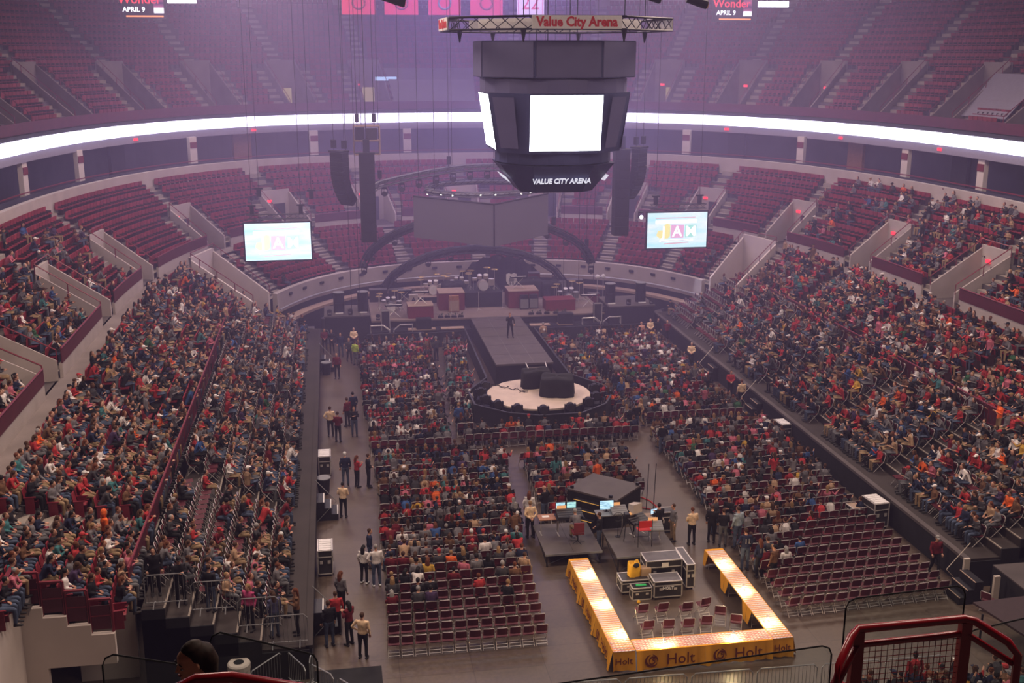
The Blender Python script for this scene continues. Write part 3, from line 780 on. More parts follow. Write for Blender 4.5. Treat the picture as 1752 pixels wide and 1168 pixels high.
def template(kind, sleeve=True):
    P = pose(kind)
    b = MB(); torso(b, P, .93); limbs(b, P, .86); head_shape(b, P)
    body = evalmesh(b, .019, .55, 'body')
    h = MB()
    for s in (0, 1): hand(h, V(P['wr'][s]), V(P['elb'][s]), s, curl=.8)
    joinmesh(body, h); body.materials.append(M['skin'])
    t = MB(); torso(t, P, 1.10, 12); limbs(t, P, 1.22, legs=(), legend=.93, hem=.006)
    top = evalmesh(t, .024, .6, 'top'); top.materials.append(M['cloth'])
    p = MB()
    c = [V(P['pelvis']) + V(0, 0, .10), V(P['pelvis']), V(P['pelvis']) + V(0, 0, -.07)]
    p.tube(c, [.155, .165, .13], 10, hint=(0, 1, 0), ry=[.11, .125, .11]); limbs(p, P, 1.18, arms=(), hem=.012)
    trs = evalmesh(p, .024, .6, 'trousers'); trs.materials.append(M['cloth'])
    s_ = MB()
    for s in (0,):
        A = V(0, 0, 0)
        s_.tube([(A.x, A.y - .06, A.z - .045), (A.x, A.y + .02, A.z - .045), (A.x, A.y + .12, A.z - .055), (A.x, A.y + .19, A.z - .062)], [.040, .046, .046, .03], 8, hint=(0, 0, 1), ry=[.042, .042, .034, .022])
    sh = s_.mesh('shoe', M['cloth'], True)
    return dict(P=P, body=body, top=top, trousers=trs, shoe=sh)
POSES = ['stand', 'stand_front', 'stand_back', 'stand_phone', 'stand_hip', 'walk', 'sing', 'sit', 'sit_lean', 'sit_phone', 'sit_back']
TPL = {k: template(k) for k in POSES}

SKIN = [(.50, .27, .19), (.56, .31, .22), (.44, .23, .16), (.36, .18, .12), (.14, .07, .045)]
HAIRC = dict(brown=(.06, .028, .015), black=(.012, .010, .010), blond=(.27, .16, .075), auburn=(.12, .035, .015), grey=(.30, .28, .27), white=(.7, .68, .66))
TOPC = dict(black=(.014, .013, .017), navy=(.018, .024, .055), grey=(.16, .15, .16), charcoal=(.05, .048, .055), white=(.74, .68, .65), red=(.40, .035, .04),
            maroon=(.13, .012, .02), pink=(.50, .14, .19), blue=(.04, .09, .24), teal=(.05, .17, .18), green=(.04, .12, .06), brown=(.14, .07, .04),
            tan=(.42, .27, .17), orange=(.75, .13, .03), yellow=(.60, .35, .06), purple=(.06, .035, .085), lime=(.40, .52, .06), peach=(.66, .34, .24), cream=(.78, .56, .36))
TROC = dict(jeans=(.06, .08, .13), black=(.012, .012, .014), khaki=(.28, .19, .11), grey=(.12, .12, .13))

def person(kind, loc, rz, top, trous, hair, hairc, label, cat='person', group=None, skin=1, scale=1.0, shoe=(.03, .028, .03)):
    T = TPL[kind]
    o = link('person', T['body'], None, loc, rz, label, cat, group, color=SKIN[skin])
    o.scale = (scale,) * 3
    link('top', T['top'], o, color=TOPC.get(top, top)); link('trousers', T['trousers'], o, color=TROC.get(trous, trous))
    for s in (0, 1): link('shoe', T['shoe'], o, T['P']['ank'][s], color=shoe)
    if hair: link('hair' if hair not in ('cap', 'beanie', 'hood') else hair, HAIR[hair], o, T['P']['head'], color=HAIRC.get(hairc) or TOPC.get(hairc) or (.06, .03, .02))
    return o

# low figures for the crowd beyond the nearest 300: slots 0 skin 1 top 2 trousers 3 hair 4 shoes
def low_figure(kind, hairk):
    P = pose(kind); g = MB()
    c = [V(P['pelvis']) + V(0, 0, -.08), V(P['waist']), V(P['chest']), V(P['neck']) + V(0, 0, -.02)]
    g.tube(c, [.16, .165, .20, .09], 6, 1, hint=(0, 1, 0), ry=[.12, .115, .13, .07])
    for s in (0, 1):
        S, E, W = V(P['sh'][s]), V(P['elb'][s]), V(P['wr'][s])
        g.tube([S, E, E.lerp(W, .9)], [.066, .052, .042], 4, 1, cap=False)
        g.tube([E.lerp(W, .9), W + (W - E).normalized() * .13], [.034, .022], 4, 0)
        H, K, A = V(P['hip'][s]), V(P['knee'][s]), V(P['ank'][s])
        g.tube([H, K, A], [.10, .075, .058], 4, 2, cap=False)
        g.box(A.x - .045, A.x + .045, A.y - .07, A.y + .19, 0.0, .09, 4, bot=False)
    H = V(P['head'])
    g.ball(H, (.076, .094, .122), 7, 5, 0)
    if hairk == 'long':
        g.ball(H + V(0, -.03, .03), (.088, .09, .112), 6, 4, 3); g.tube([H + V(0, -.07, .02), H + V(0, -.11, -.26)], [.09, .06], 5, 3, hint=(0, 1, 0), ry=[.05, .03])
    elif hairk == 'cap':
        g.ball(H + V(0, -.01, .055), (.09, .105, .085), 6, 4, 3); g.box(H.x - .06, H.x + .06, H.y + .06, H.y + .17, H.z + .04, H.z + .06, 3)
    else: g.ball(H + V(0, -.022, .035), (.086, .092, .105), 6, 4, 3)
    vs = np.array(g.v); tris = []; ms = []
    for f, m in zip(g.f, g.m):
        for i in range(1, len(f) - 1): tris.append((f[0], f[i], f[i + 1])); ms.append(m)
    # split so that each corner carries its slot
    tris = np.array(tris); ms = np.array(ms)
    return vs[tris].reshape(-1, 3), ms
LOW = [(low_figure(k, h), k) for k in ('sit', 'sit_lean', 'sit_phone', 'sit_back', 'stand', 'stand_phone') for h in ('long', 'short', 'cap')]

def stuff_mesh(name, tris_list, col_list, m, **kw):
    """one big object from stacked triangle corners and per-corner colours"""
    Vv = np.concatenate(tris_list).astype(np.float32); Cc = np.concatenate(col_list).astype(np.float32)
    n = len(Vv); nt = n // 3
    me = bpy.data.meshes.new(name)
    me.vertices.add(n); me.vertices.foreach_set('co', Vv.ravel())
    me.loops.add(n); me.loops.foreach_set('vertex_index', np.arange(n, dtype=np.int32))
    me.polygons.add(nt); me.polygons.foreach_set('loop_start', np.arange(0, n, 3, dtype=np.int32))
    me.polygons.foreach_set('loop_total', np.full(nt, 3, dtype=np.int32)) if hasattr(me.polygons, 'loop_total') else None
    a = me.color_attributes.new('col', 'FLOAT_COLOR', 'POINT')
    a.data.foreach_set('color', np.c_[Cc, np.ones(n, np.float32)].ravel())
    me.materials.append(m); me.update(); me.validate()
    return link(name, me, **kw)

def place_many(tv, P, ang, scale=None):
    """copies of triangle corners tv at P[N,3] turned by ang -> [N, n, 3]"""
    c, s = np.cos(ang)[:, None], np.sin(ang)[:, None]
    k = 1 if scale is None else scale[:, None]
    x, y, z = tv[:, 0][None], tv[:, 1][None], tv[:, 2][None]
    return np.stack([(x * c - y * s) * k + P[:, 0:1], (x * s + y * c) * k + P[:, 1:2], z * k + P[:, 2:3] + 0 * c], -1)

# ---------------------------------------------------------------- folding chair
def chair_parts():
    seat = MB(); seat.tube([(0, -.19, .445), (0, 0, .45), (0, .20, .46)], [.20, .205, .195], 8, hint=(0, 0, 1), ry=.022)
    seat = seat.mesh('seat', M['maroon_fold'])
    back = MB(); vs = []
    for i in range(5):
        x = -.19 + .095 * i; b = -.03 * (1 - (x / .19) ** 2)
        vs += [(x, -.235 + b, .58), (x, -.262 + b, .835), (x, -.255 + b, .58), (x, -.285 + b, .835)]
    fs = []
    for i in range(4):
        o = 4 * i; fs += [(o, o + 4, o + 5, o + 1), (o + 2, o + 3, o + 7, o + 6), (o + 1, o + 5, o + 7, o + 3), (o, o + 2, o + 6, o + 4)]
    fs += [(0, 1, 3, 2), (16, 18, 19, 17)]
    back.add(vs, fs); back = back.mesh('backrest', M['maroon_fold'])
    fr = MB()
    pts = [(-.215, .24, .01), (-.215, -.20, .50), (-.21, -.265, .80), (-.17, -.30, .862), (0, -.325, .872), (.17, -.30, .862), (.21, -.265, .80), (.215, -.20, .50), (.215, .24, .01)]
    fr.tube(pts, .013, 5); fr.tube([(-.215, .21, .045), (.215, .21, .045)], .009, 4)
    fr = fr.mesh('back_frame', M['silver'])
    rl = MB()
    rl.tube([(0, .12, .44), (0, -.27, .01)], .012, 4); rl = rl.mesh('leg', M['silver'])
    cb = MB(); cb.tube([(-.20, -.22, .065), (.20, -.22, .065)], .010, 4); cb.tube([(-.20, -.17, .16), (.20, -.17, .16)], .009, 4)
    cb = cb.mesh('stretcher', M['silver'])
    return seat, back, fr, rl, cb
CH = chair_parts()
def folding_chair(loc, rz, label, group=None):
    o = thing('folding_chair', label, 'chair', loc, rz, group)
    link('seat', CH[0], o); link('backrest', CH[1], o); link('back_frame', CH[2], o)
    link('leg', CH[3], o, (-.20, 0, 0)); link('leg', CH[3], o, (.20, 0, 0)); link('stretcher', CH[4], o)
    return o
def tri_soup(g):
    vs = np.array(g.v); tris = []; ms = []
    for f, m in zip(g.f, g.m):
        for i in range(1, len(f) - 1): tris.append((f[0], f[i], f[i + 1])); ms.append(m)
    return vs[np.array(tris)].reshape(-1, 3), np.repeat(np.array(ms), 3)
def low_chair():
    g = MB()
    g.cbox((0, 0, .45), (.41, .40, .04), 0, 0); g.cbox((0, -.255, .705), (.38, .03, .26), 0, 0, rx=-.08)
    g.tube([(-.215, .24, 0), (-.215, -.20, .5), (-.205, -.28, .84), (0, -.32, .872), (.205, -.28, .84), (.215, -.20, .5), (.215, .24, 0)], .016, 4, 1, cap=False)
    for s in (-1, 1): g.tube([(s * .2, .12, .44), (s * .2, -.27, 0)], .014, 3, 1, cap=False)
    g.tube([(-.2, -.22, .065), (.2, -.22, .065)], .014, 3, 1, cap=False)
    return tri_soup(g)
def low_seat():
    """fixed arena seat: tip-up pan, back and standards"""
    g = MB()
    g.cbox((0, .02, .42), (.46, .40, .07), 0, 0, rx=.05); g.cbox((0, -.20, .66), (.47, .06, .42), 0, 1, rx=-.12)
    g.box(-.26, -.22, -.2, .15, 0, .60, 2, bot=False)
    return tri_soup(g)
LCH = low_chair(); LST = low_seat()
def seat_parts():
    a = MB(); a.tube([(0, -.18, .41), (0, .02, .42), (0, .21, .43)], [.20, .22, .215], 8, hint=(0, 0, 1), ry=.035); a = a.mesh('seat', M['maroon'])
    b = MB(); b.tube([(0, -.17, .46), (0, -.20, .62), (0, -.235, .80), (0, -.245, .87)], [.21, .23, .225, .17], 8, hint=(0, 1, 0), ry=.03); b = b.mesh('backrest', M['maroon'])
    c = MB(); c.box(-.025, .025, -.16, .14, 0, .58); c.box(-.03, .03, -.2, .2, .58, .62); c = c.mesh('armrest', M['rail'])
    return a, b, c
SP = seat_parts()
def arena_seat(loc, rz, label, group=None):
    o = thing('arena_seat', label, 'seat', loc, rz, group)
    link('seat', SP[0], o); link('backrest', SP[1], o); link('armrest', SP[2], o, (.26, 0, 0))
    return o
# ---------------------------------------------------------------- seats and crowd
rng = np.random.default_rng(7)
PAL = ['black'] * 24 + ['charcoal'] * 14 + ['navy'] * 9 + ['grey'] * 17 + ['white'] * 7 + ['red'] * 9 + ['maroon'] * 6 + ['pink'] * 3 + ['blue'] * 2 + ['teal'] * 2 + ['green'] * 1 + ['brown'] * 6 + ['tan'] * 3 + ['orange'] * 1 + ['yellow'] * 1 + ['purple'] * 2
PALR = PAL + ['red'] * 9 + ['grey'] * 5
HP = ['brown'] * 9 + ['black'] * 5 + ['blond'] * 2 + ['auburn'] * 3 + ['grey'] * 1
HK = ['long'] * 6 + ['short'] * 6 + ['ponytail'] * 2 + ['cropped'] * 3 + ['cap'] * 1 + ['beanie'] * 1
pick = lambda L: L[int(rng.integers(len(L)))]
def lin(a, b, y, ya, yb): return a + (b - a) * (y - ya) / (yb - ya)

# the floor blocks: each row from back to front; x0/x1 at near and far end of the block
ORD = ['first', 'second', 'third', 'fourth', 'fifth', 'sixth', 'seventh', 'eighth', 'ninth', 'tenth', 'eleventh', 'twelfth', 'thirteenth', 'fourteenth', 'fifteenth', 'sixteenth', 'seventeenth', 'eighteenth', 'nineteenth', 'twentieth']
def ordw(i): return ORD[i] if i < 20 else '%dth' % (i + 1)
BLOCKS = [  # name, y near, y far, x0 near, x1 near, x0 far, x1 far, rotation, occupancy(rowindex from back, seat fraction)
    ('left rear floor block', 35.3, 53.9, -10.25, -4.75, -10.0, -3.4, .0, lambda i, f: 0 if i < 3 else (.12 if i < 5 and f > .3 else .5 if i < 7 else .93)),
    ('left front floor block', 55.6, 76.4, -10.2, -5.9, -10.4, -5.3, .0, lambda i, f: .95),
    ('floor strip left of the runway', 57.8, 76.4, -5.45, -4.4, -4.4, -2.75, .0, lambda i, f: .92),
    ('floor rows behind the round stage', 55.9, 57.2, -5.2, 4.4, -5.2, 4.4, .0, lambda i, f: .72),
    ('centre rear floor block', 47.9, 53.0, -2.7, 2.4, -2.7, 2.9, .0, lambda i, f: .93),
    ('centre rear floor block, by the ramp', 45.3, 47.3, -2.6, -1.6, -2.6, -1.6, .0, lambda i, f: .8),
    ('floor strip right of the runway', 58.3, 76.4, 4.1, 4.7, 2.75, 4.6, .0, lambda i, f: .9),
    ('right front floor block', 58.0, 76.4, 5.4, 11.1, 5.4, 11.0, .0, lambda i, f: .95),
    ('right rear floor block', 36.0, 56.2, 4.5, 11.4, 5.2, 11.7, .06, lambda i, f: 0 if i < 4 else (.55 if f < .35 else 0) if i < 7 else (.45 if f < .6 else .1) if i < 9 else (.8 if f < .6 else .4) if i < 14 else .93),
]
CHAIRS = []   # x, y, z, rz, block, row, seat, occupied
for name, ya, yb, a0, a1, b0, b1, rot, occ in BLOCKS:
    pit = .79; n = int((yb - ya) / pit) + 1
    for i in range(n):
        y = ya + pit * i; k = i * pit / max(yb - ya, .1)
        xa, xb = a0 + (b0 - a0) * k, a1 + (b1 - a1) * k
        m = max(1, int((xb - xa) / .478 + .5)); cx_ = (xa + xb) / 2
        for j in range(m):
            dx = (j - (m - 1) / 2) * .478
            CHAIRS.append([cx_ + dx + rng.normal(0, .012), y + dx * math.tan(rot) + rng.normal(0, .015), 0, rot + rng.normal(0, .02), name, i, j, rng.random() < occ(i, j / max(1, m - 1)), m])
# folding chairs on the retractable decks
AISY_L = [45.5, 52.7, 60, 67.3, 74]
def deck_chairs(sgn, x0, pitch, n, y0, y1, name):
    for i in range(n):
        x = sgn * (x0 + pitch * i + .42); y = y0 + .35; j = 0
        while y < y1 - .3:
            if min(abs(y - a) for a in AISY_L) > .75:
                if sgn < 0: o_ = .25 if i in (3, 4) and y < 43 and y > 38 else .55 if y < 47 else .92 if y < 74 else .5
                else: o_ = .93 if y < 64 else .85 if y < 70 else .25
                if i == 0 and sgn > 0: o_ *= .8
                CHAIRS.append([x, y, 1.2 + .36 * i, (-PI / 2 if sgn < 0 else PI / 2) + (.12 if sgn < 0 else -.12) + rng.normal(0, .03), name, i, j, rng.random() < o_, 0])
            y += .495; j += 1
deck_chairs(-1, 13.8, .75, NR_L, 35.6, 78.6, 'left side deck')
deck_chairs(1, 13.1, .79, NR_R, 37.6, 80.2, 'right side deck')

for i in range(5):      # rows at the near end of the floor, under the camera
    for j in range(30):
        CHAIRS.append([3.6 + j * .5, 29.2 - .85 * i, .3 + .4 * i, rng.normal(0, .03), 'near end deck', i, j, rng.random() < .62, 0])
P = np.array([c[:3] for c in CHAIRS]); ok = seen(P)
CHAIRS = [c for c, k in zip(CHAIRS, ok) if k]; P = P[ok]
dist = proj(P)[2]
occm = np.array([c[7] for c in CHAIRS])
# which 300 chairs show largest: near and not hidden under a sitter
score = dist + np.where(occm, 9, 0)
near = set(np.argsort(score)[:290].tolist())
tv, tm = LCH; tl, cl = [], []
ids = np.array([i for i in range(len(CHAIRS)) if i not in near])
ang = np.array([CHAIRS[i][3] for i in ids])
W_ = place_many(tv, P[ids], ang)
base = np.array([(.075, .010, .018), (.38, .35, .34)])[tm]
col = np.broadcast_to(base, (len(ids), *base.shape)) * rng.uniform(.75, 1.25, (len(ids), 1, 1))
stuff_mesh('folding_chairs', [W_.reshape(-1, 3)], [col.reshape(-1, 3)], M['crowd'], kind='stuff', label='rows of maroon folding chairs under the crowd, farther floor and side decks', cat='chair')
cnt = {}
for i in sorted(near):
    x, y, z, rz, blk, row, st, oc, m = CHAIRS[i]
    floor_ = 'floor' in blk
    ln = ordw(row); state = 'occupied' if oc else 'empty'
    if floor_:
        rowtxt = 'last row' if row == 0 else ln + ' row from back'
        lab = '%s maroon chair, %s, %s, %s from left' % (state, blk.replace('floor ', ''), rowtxt, ordw(st))
    else:
        rowtxt = 'front row' if row == 0 else ln + ' row up'
        lab = '%s maroon folding chair, %s, %s, %s from near end' % (state, blk, rowtxt, ordw(st))
    folding_chair((x, y, z), rz, lab, 'folding chairs in rows')

# fixed seats of the bowl
TIERS = [('lower tier', lower), ('middle tier', mid), ('upper tier', upper)]
S = []; TI = []
for k, (nm, d) in enumerate(TIERS):
    q = d.seats(); S.append(q); TI += [k] * len(q)
S = np.concatenate(S); TI = np.array(TI)
ok = seen(S[:, :3]); S = S[ok]; TI = TI[ok]
# leave out seats of the far end lower tier hidden fully behind the tarpaulin
cov = (TI == 2) & (S[:, 5] > -.16) & (S[:, 5] < .06) & (S[:, 4] < 6)
S = S[~cov]; TI = TI[~cov]
T = S[:, 5]; y_ = S[:, 1]
px, py, dd = proj(S[:, :3])
pr = np.zeros(len(S))
lo = TI == 0
pr[lo] = np.where(y_[lo] < 70, .93, np.where(y_[lo] < 79, .80, np.where((y_[lo] < 84), .25, 0)))
md = TI == 1
L_ = md & (T < 0); R_ = md & (T > 0)
pr[L_] = np.clip((-T[L_] - 1.22) * 2.2, 0, .68)
pr[R_] = np.clip((T[R_] - 1.0) * 1.5, 0, .62)
clump = (np.sin(S[:, 0] * 1.1 + S[:, 1] * .7) * np.sin(S[:, 1] * .9 - S[:, 4] * 2.0) > -.1)
pr[md] *= np.where(clump[md], 1.35, .45)
occ2 = rng.random(len(S)) < pr
d2 = np.where(occ2, dd + 6, dd)
near2 = set(np.argsort(d2)[:290].tolist())
ids2 = np.array([i for i in range(len(S)) if i not in near2])
tv, tm = LST
shades = [np.array([(.20, .016, .03), (.23, .02, .034), (.05, .02, .025)]), np.array([(.20, .016, .03), (.24, .022, .036), (.05, .02, .025)]), np.array([(.16, .022, .032), (.20, .030, .038), (.05, .03, .03)])]
tl, cl = [], []
for k in range(3):
    q = ids2[TI[ids2] == k]
    if not len(q): continue
    # unoccupied seats tip up: narrower pan handled by a lifted copy
    W_ = place_many(tv, S[q][:, :3], S[q][:, 3]); base = shades[k][tm]
    tl.append(W_.reshape(-1, 3)); cl.append((np.broadcast_to(base, (len(q), *base.shape)) * rng.uniform(.8, 1.2, (len(q), 1, 1))).reshape(-1, 3))
stuff_mesh('arena_seats', tl, cl, M['crowd'], kind='stuff', label='rows of fixed maroon seats around the bowl, tier above tier', cat='seat')
side = lambda x: 'left' if x < 0 else 'right'
run = {}
for i in sorted(near2):
    k = (TI[i], side(S[i, 0]), int(S[i, 4])); run.setdefault(k, []).append(i)
for (ti, sd, row), L in run.items():
    L.sort(key=lambda i: S[i, 1])
    for j, i in enumerate(L):
        arena_seat(tuple(S[i, :3]), S[i, 3], '%s fixed maroon seat, %s row of %s %s, %s from near end' % ('occupied' if occ2[i] else 'empty', ordw(row), sd, TIERS[ti][0], ordw(j)), 'fixed seats at the near ends of the tiers')

# everyone seated
PEO = []  # x y z rz where row seat palette
for i, c in enumerate(CHAIRS):
    if c[7]: PEO.append((c[0], c[1], c[2], c[3], c[4], c[5], c[6], c[0] > 12))
for i in np.nonzero(occ2)[0]:
    s = S[i]; PEO.append((s[0], s[1], s[2], s[3], '%s %s' % (side(s[0]), TIERS[TI[i]][0]), int(s[4]), 0, s[0] > 0))
PP = np.array([p[:3] for p in PEO]); dp = proj(PP)[2]; inframe = seen(PP, 10, 10)
ordr = np.argsort(dp + np.where(inframe, 0, 50))
nearp = ordr[:300]; farp = ordr[300:]
TURN = rng.normal(0, .22, len(PEO))
byrow = {}
for i in nearp: byrow.setdefault((PEO[i][4], PEO[i][5]), []).append(i)
for (blk, row), L in byrow.items():
    L.sort(key=lambda i: PEO[i][0] if 'floor' in blk else PEO[i][1])
    for j, i in enumerate(L):
        x, y, z, rz, _, _, _, rside = PEO[i]
        top = pick(PALR if rside else PAL); hk = pick(HK); hc = pick(HP)
        kind = pick(['sit'] * 4 + ['sit_lean'] * 3 + ['sit_phone'] * 3 + ['sit_back'] if 'floor' not in blk else ['sit'] * 5 + ['sit_lean', 'sit_phone', 'sit_phone'])
        if hk == 'cap': hc = pick(['black', 'white', 'red']); ht = hc + ' cap'
        elif hk == 'beanie': hc = pick(['grey', 'white', 'black']); ht = hc + ' beanie'
        elif hk == 'cropped': ht = 'cropped %s hair' % hc
        elif hk == 'ponytail': ht = hc + ' ponytail'
        else: ht = hk + ' ' + hc + ' hair'
        if 'floor' in blk:
            rt_ = 'last row' if row == 0 else ordw(row) + ' row from back'; en = 'person %s from left' % ordw(j)
            lab = 'seated, %s top, %s, %s, %s, %s' % (top, ht, blk.replace(' floor', ''), rt_, ordw(j) + ' from left')
        else:
            rt_ = ordw(row) + ' row up'
            lab = 'seated, %s top, %s, %s, %s, %s from near end' % (top, ht, blk, rt_, ordw(j))
        o = person(kind, (x, y, z), rz + TURN[i], top, pick(['jeans', 'jeans', 'black', 'grey', 'khaki']), hk, hc, lab, group='spectators seated in the nearest rows', skin=pick([0, 0, 1, 1, 1, 2, 2, 3, 4]), scale=rng.uniform(.92, 1.05))

# the rest of the crowd, one object
tl, cl = [], []
kinds = rng.integers(0, 12, len(PEO))
st_ = rng.random(len(PEO)) < .035
kinds = np.where(st_, 12 + rng.integers(0, 6, len(PEO)), kinds)
kinds = np.where((np.array(['floor' in p[4] for p in PEO])) & (kinds % 3 == 2) & (rng.random(len(PEO)) < .5), kinds - 1, kinds)
tops = np.array([TOPC[pick(PALR if p[7] else PAL)] for p in PEO]); hairs = np.array([HAIRC[pick(HP)] for p in PEO])
caps = kinds % 3 == 2
hairs = np.where(caps[:, None] & (rng.random(len(PEO)) < .6)[:, None], np.array([TOPC[pick(['black', 'white', 'red', 'grey', 'navy'])] for p in PEO]), hairs)
trs = np.array([TROC[pick(['jeans', 'jeans', 'black', 'grey', 'khaki'])] for p in PEO]); sks = np.array([SKIN[pick([0, 0, 1, 1, 1, 2, 2, 3, 4])] for p in PEO])
rzp = np.array([p[3] for p in PEO]) + TURN
for k in range(18):
    q = farp[kinds[farp] == k]
    if not len(q): continue
    (tv, ms), nm = LOW[k]
    W_ = place_many(tv, PP[q], rzp[q], rng.uniform(.9, 1.06, len(q)))
    slot = np.stack([sks[q], tops[q] * rng.uniform(.75, 1.2, (len(q), 1)), trs[q], hairs[q], np.full((len(q), 3), .04)], 1)
    C_ = slot[:, np.repeat(ms, 3)]
    tl.append(W_.reshape(-1, 3)); cl.append(C_.reshape(-1, 3))
stuff_mesh('crowd', tl, cl, M['crowd'], kind='stuff', label='dense seated audience filling the farther floor rows and both side banks', cat='crowd')
print('chairs', len(CHAIRS), 'seats', len(S), 'people', len(PEO), 'tris', sum(len(a) for a in tl) // 3)
# ---------------------------------------------------------------- centre scoreboard
def octa(ap, hw, cx=0, cy=0):
    return [(cx - hw, cy - ap), (cx + hw, cy - ap), (cx + ap, cy - hw), (cx + ap, cy + hw), (cx + hw, cy + ap), (cx - hw, cy + ap), (cx - ap, cy + hw), (cx - ap, cy - hw)]
def loft(g, A, z0, B, z1, mi=0, caps=True):
    n = len(A)
    g.add([(x, y, z0) for x, y in A] + [(x, y, z1) for x, y in B],
          [(i, (i + 1) % n, (i + 1) % n + n, i + n) for i in range(n)] + ([tuple(range(n - 1, -1, -1)), tuple(range(n, 2 * n))] if caps else []), mi)
SB = thing('scoreboard', 'dark eight-sided centre scoreboard with lit white screens hanging over the floor', 'scoreboard', (.28, 60, 13.3))
Z = lambda z: z - 13.3
g = MB(); loft(g, octa(4.05, 1.72), Z(19.25), octa(4.05, 1.72), Z(21.1)); g.build('upper_box', M['sb_dark'], SB)
for k in range(8):   # panels of the upper box
    a = k * PI / 4; o = octa(4.05, 1.72); p, q = Vector(o[k]), Vector(o[(k + 1) % 8]); c = (p + q) / 2; d = q - p
    MB().cbox((c.x * 1.004, c.y * 1.004, Z(20.17)), (d.length - .14, .06, 1.74), math.atan2(d.y, d.x)).build('panel', M['sb_panel'], SB)
g = MB(); r = [(3.95 * math.cos(a * PI / 12), 3.95 * math.sin(a * PI / 12)) for a in range(24)]
loft(g, r, Z(18.5), r, Z(19.2)); g.build('upper_ring', M['sb_panel'], SB, smooth=False)
g = MB(); loft(g, octa(3.3, 1.75), Z(15.45), octa(3.75, 1.95), Z(18.5)); g.build('screen_housing', M['sb_dark'], SB)
for k in range(4):
    rz = k * PI / 2; c, s = math.cos(rz), math.sin(rz); g = MB()
    def rp(x, y, z): return (x * c - y * s, x * s + y * c, z)
    e = .05
    w0, w1 = 1.86, 1.88
    g.add([rp(-w0, -3.32 - e, Z(15.6)), rp(w0, -3.32 - e, Z(15.6)), rp(w1, -3.73 - e, Z(18.42)), rp(-w1, -3.73 - e, Z(18.42)),
           rp(-w0, -3.345, Z(15.6)), rp(w0, -3.345, Z(15.6)), rp(w1, -3.755, Z(18.42)), rp(-w1, -3.755, Z(18.42))],
          [(0, 1, 2, 3)]); g.add(g.v[:8], [(0, 4, 5, 1), (2, 6, 7, 3), (1, 5, 6, 2), (0, 3, 7, 4), (7, 6, 5, 4)], 1)
    g.build('screen', [M['sbscreen'], M['sb_dark']], SB, label='lit white video screen')
    g = MB(); g.add([rp(2.15, -3.16, Z(15.7)), rp(2.95, -2.36, Z(15.7)), rp(3.38, -2.68, Z(18.3)), rp(2.4, -3.64, Z(18.3))], [(0, 1, 2, 3)]); g.build('stat_panel', M['sb_panel'], SB)
g = MB(); r = [(3.15 * math.cos(a * PI / 12), 3.15 * math.sin(a * PI / 12)) for a in range(24)]
loft(g, r, Z(14.85), r, Z(15.45)); g.build('lower_ring', M['sb_dark'], SB)
g = MB(); loft(g, octa(1.95, 1.25), 0, octa(3.1, 1.6), Z(14.8)); g.build('lower_cone', M['sb_dark'], SB)
for k in range(4):
    rz = k * PI / 2; tilt = math.atan2(1.15, 1.5)
    e = link('name_panel', None, SB, (2.6 * math.sin(rz), -2.6 * math.cos(rz), Z(14.02)))
    e.rotation_euler = (PI / 2 + tilt, 0, rz)
    text('VALUE CITY ARENA', .50, M['signlit'], e, (0, 0, .09), (0, 0, 0), sx=.70, depth=.01, bold=.016)
# sign truss ring above it
TRG = thing('sign_truss', 'octagonal black truss ring with red lettered signs above the scoreboard', 'truss', (.28, 60, 21.6))
o_ = octa(5.5, 2.35)
def truss_mesh(pts, size, r=.035, closed=False, step=1.0, n=4):
    """four chords with lacing along a path"""
    P_ = [Vector(p) for p in pts]
    if closed: P_.append(P_[0])
    g = MB(); up = Vector((0, 0, 1)); ch = [[], [], [], []]
    for i, p in enumerate(P_):
        t = (P_[min(i + 1, len(P_) - 1)] - P_[max(i - 1, 0)])
        if closed and i in (0, len(P_) - 1): t = P_[1] - P_[-2]
        t.normalize(); sdir = t.cross(up)
        sdir = Vector((0, 1, 0)) if sdir.length < .2 else sdir.normalized()
        v = sdir.cross(t).normalized()
        for k, (a, b) in enumerate(((-1, -1), (1, -1), (1, 1), (-1, 1))): ch[k].append(p + sdir * a * size / 2 + v * b * size / 2)
    for k in range(4): g.tube(ch[k], r, n)
    for i in range(len(P_) - 1):
        L = (P_[i + 1] - P_[i]).length; m = max(1, int(round(L / (size * 1.6))))
        for j in range(m):
            for k in range(4):
                a = ch[k][i].lerp(ch[k][i + 1], j / m); b = ch[(k + 1) % 4][i].lerp(ch[(k + 1) % 4][i + 1], (j + 1) / m)
                g.tube([a, b], r * .6, 3, cap=False)
    return g
truss_mesh([(x, y, .3) for x, y in o_], .6, .045, True).build('ring_truss', M['blackmetal'], TRG)
for k in range(4):
    rz = k * PI / 2
    e = link('sign_board', MB().cbox((0, 0, 0), (4.4, .06, .62)).mesh('sign_board', M['white']), TRG, (5.86 * math.sin(rz), -5.86 * math.cos(rz), .32), rz)
    text('Value City Arena', .62, M['red_canvas'], e, (0, -.04, 0), (PI / 2, 0, 0), bold=.022, sx=.92)
    for s in (-1, 1):
        x, y = 3.95 * math.cos(rz + PI / 4), 3.95 * math.sin(rz + PI / 4)
    MB().cbox((0, 0, 0), (3.4, .05, .5)).build('light_panel', M['white'], TRG, (4.3 * math.cos(rz + PI / 4), 4.3 * math.sin(rz + PI / 4), .3), rz + 3 * PI / 4)
for x, y in ((-2.5, -5.2), (2.5, -5.2), (-5, 0), (5, 0), (-2.5, 5.2), (2.5, 5.2)):
    g = MB(); g.tube([(x, y, 0), (x, y, -.6)], [.16, .03], 6); g.build('cone_light', M['blackmetal'], TRG)
def cable(x, y, z0, z1=30, r=.02, lab='thin steel cable running up to the roof', grp='rigging cables'):
    MB().tube([(x, y, z0), (x, y, z1)], r, 4).build('hanging_cable', M['blackmetal'], label=lab, cat='cable', group=grp)
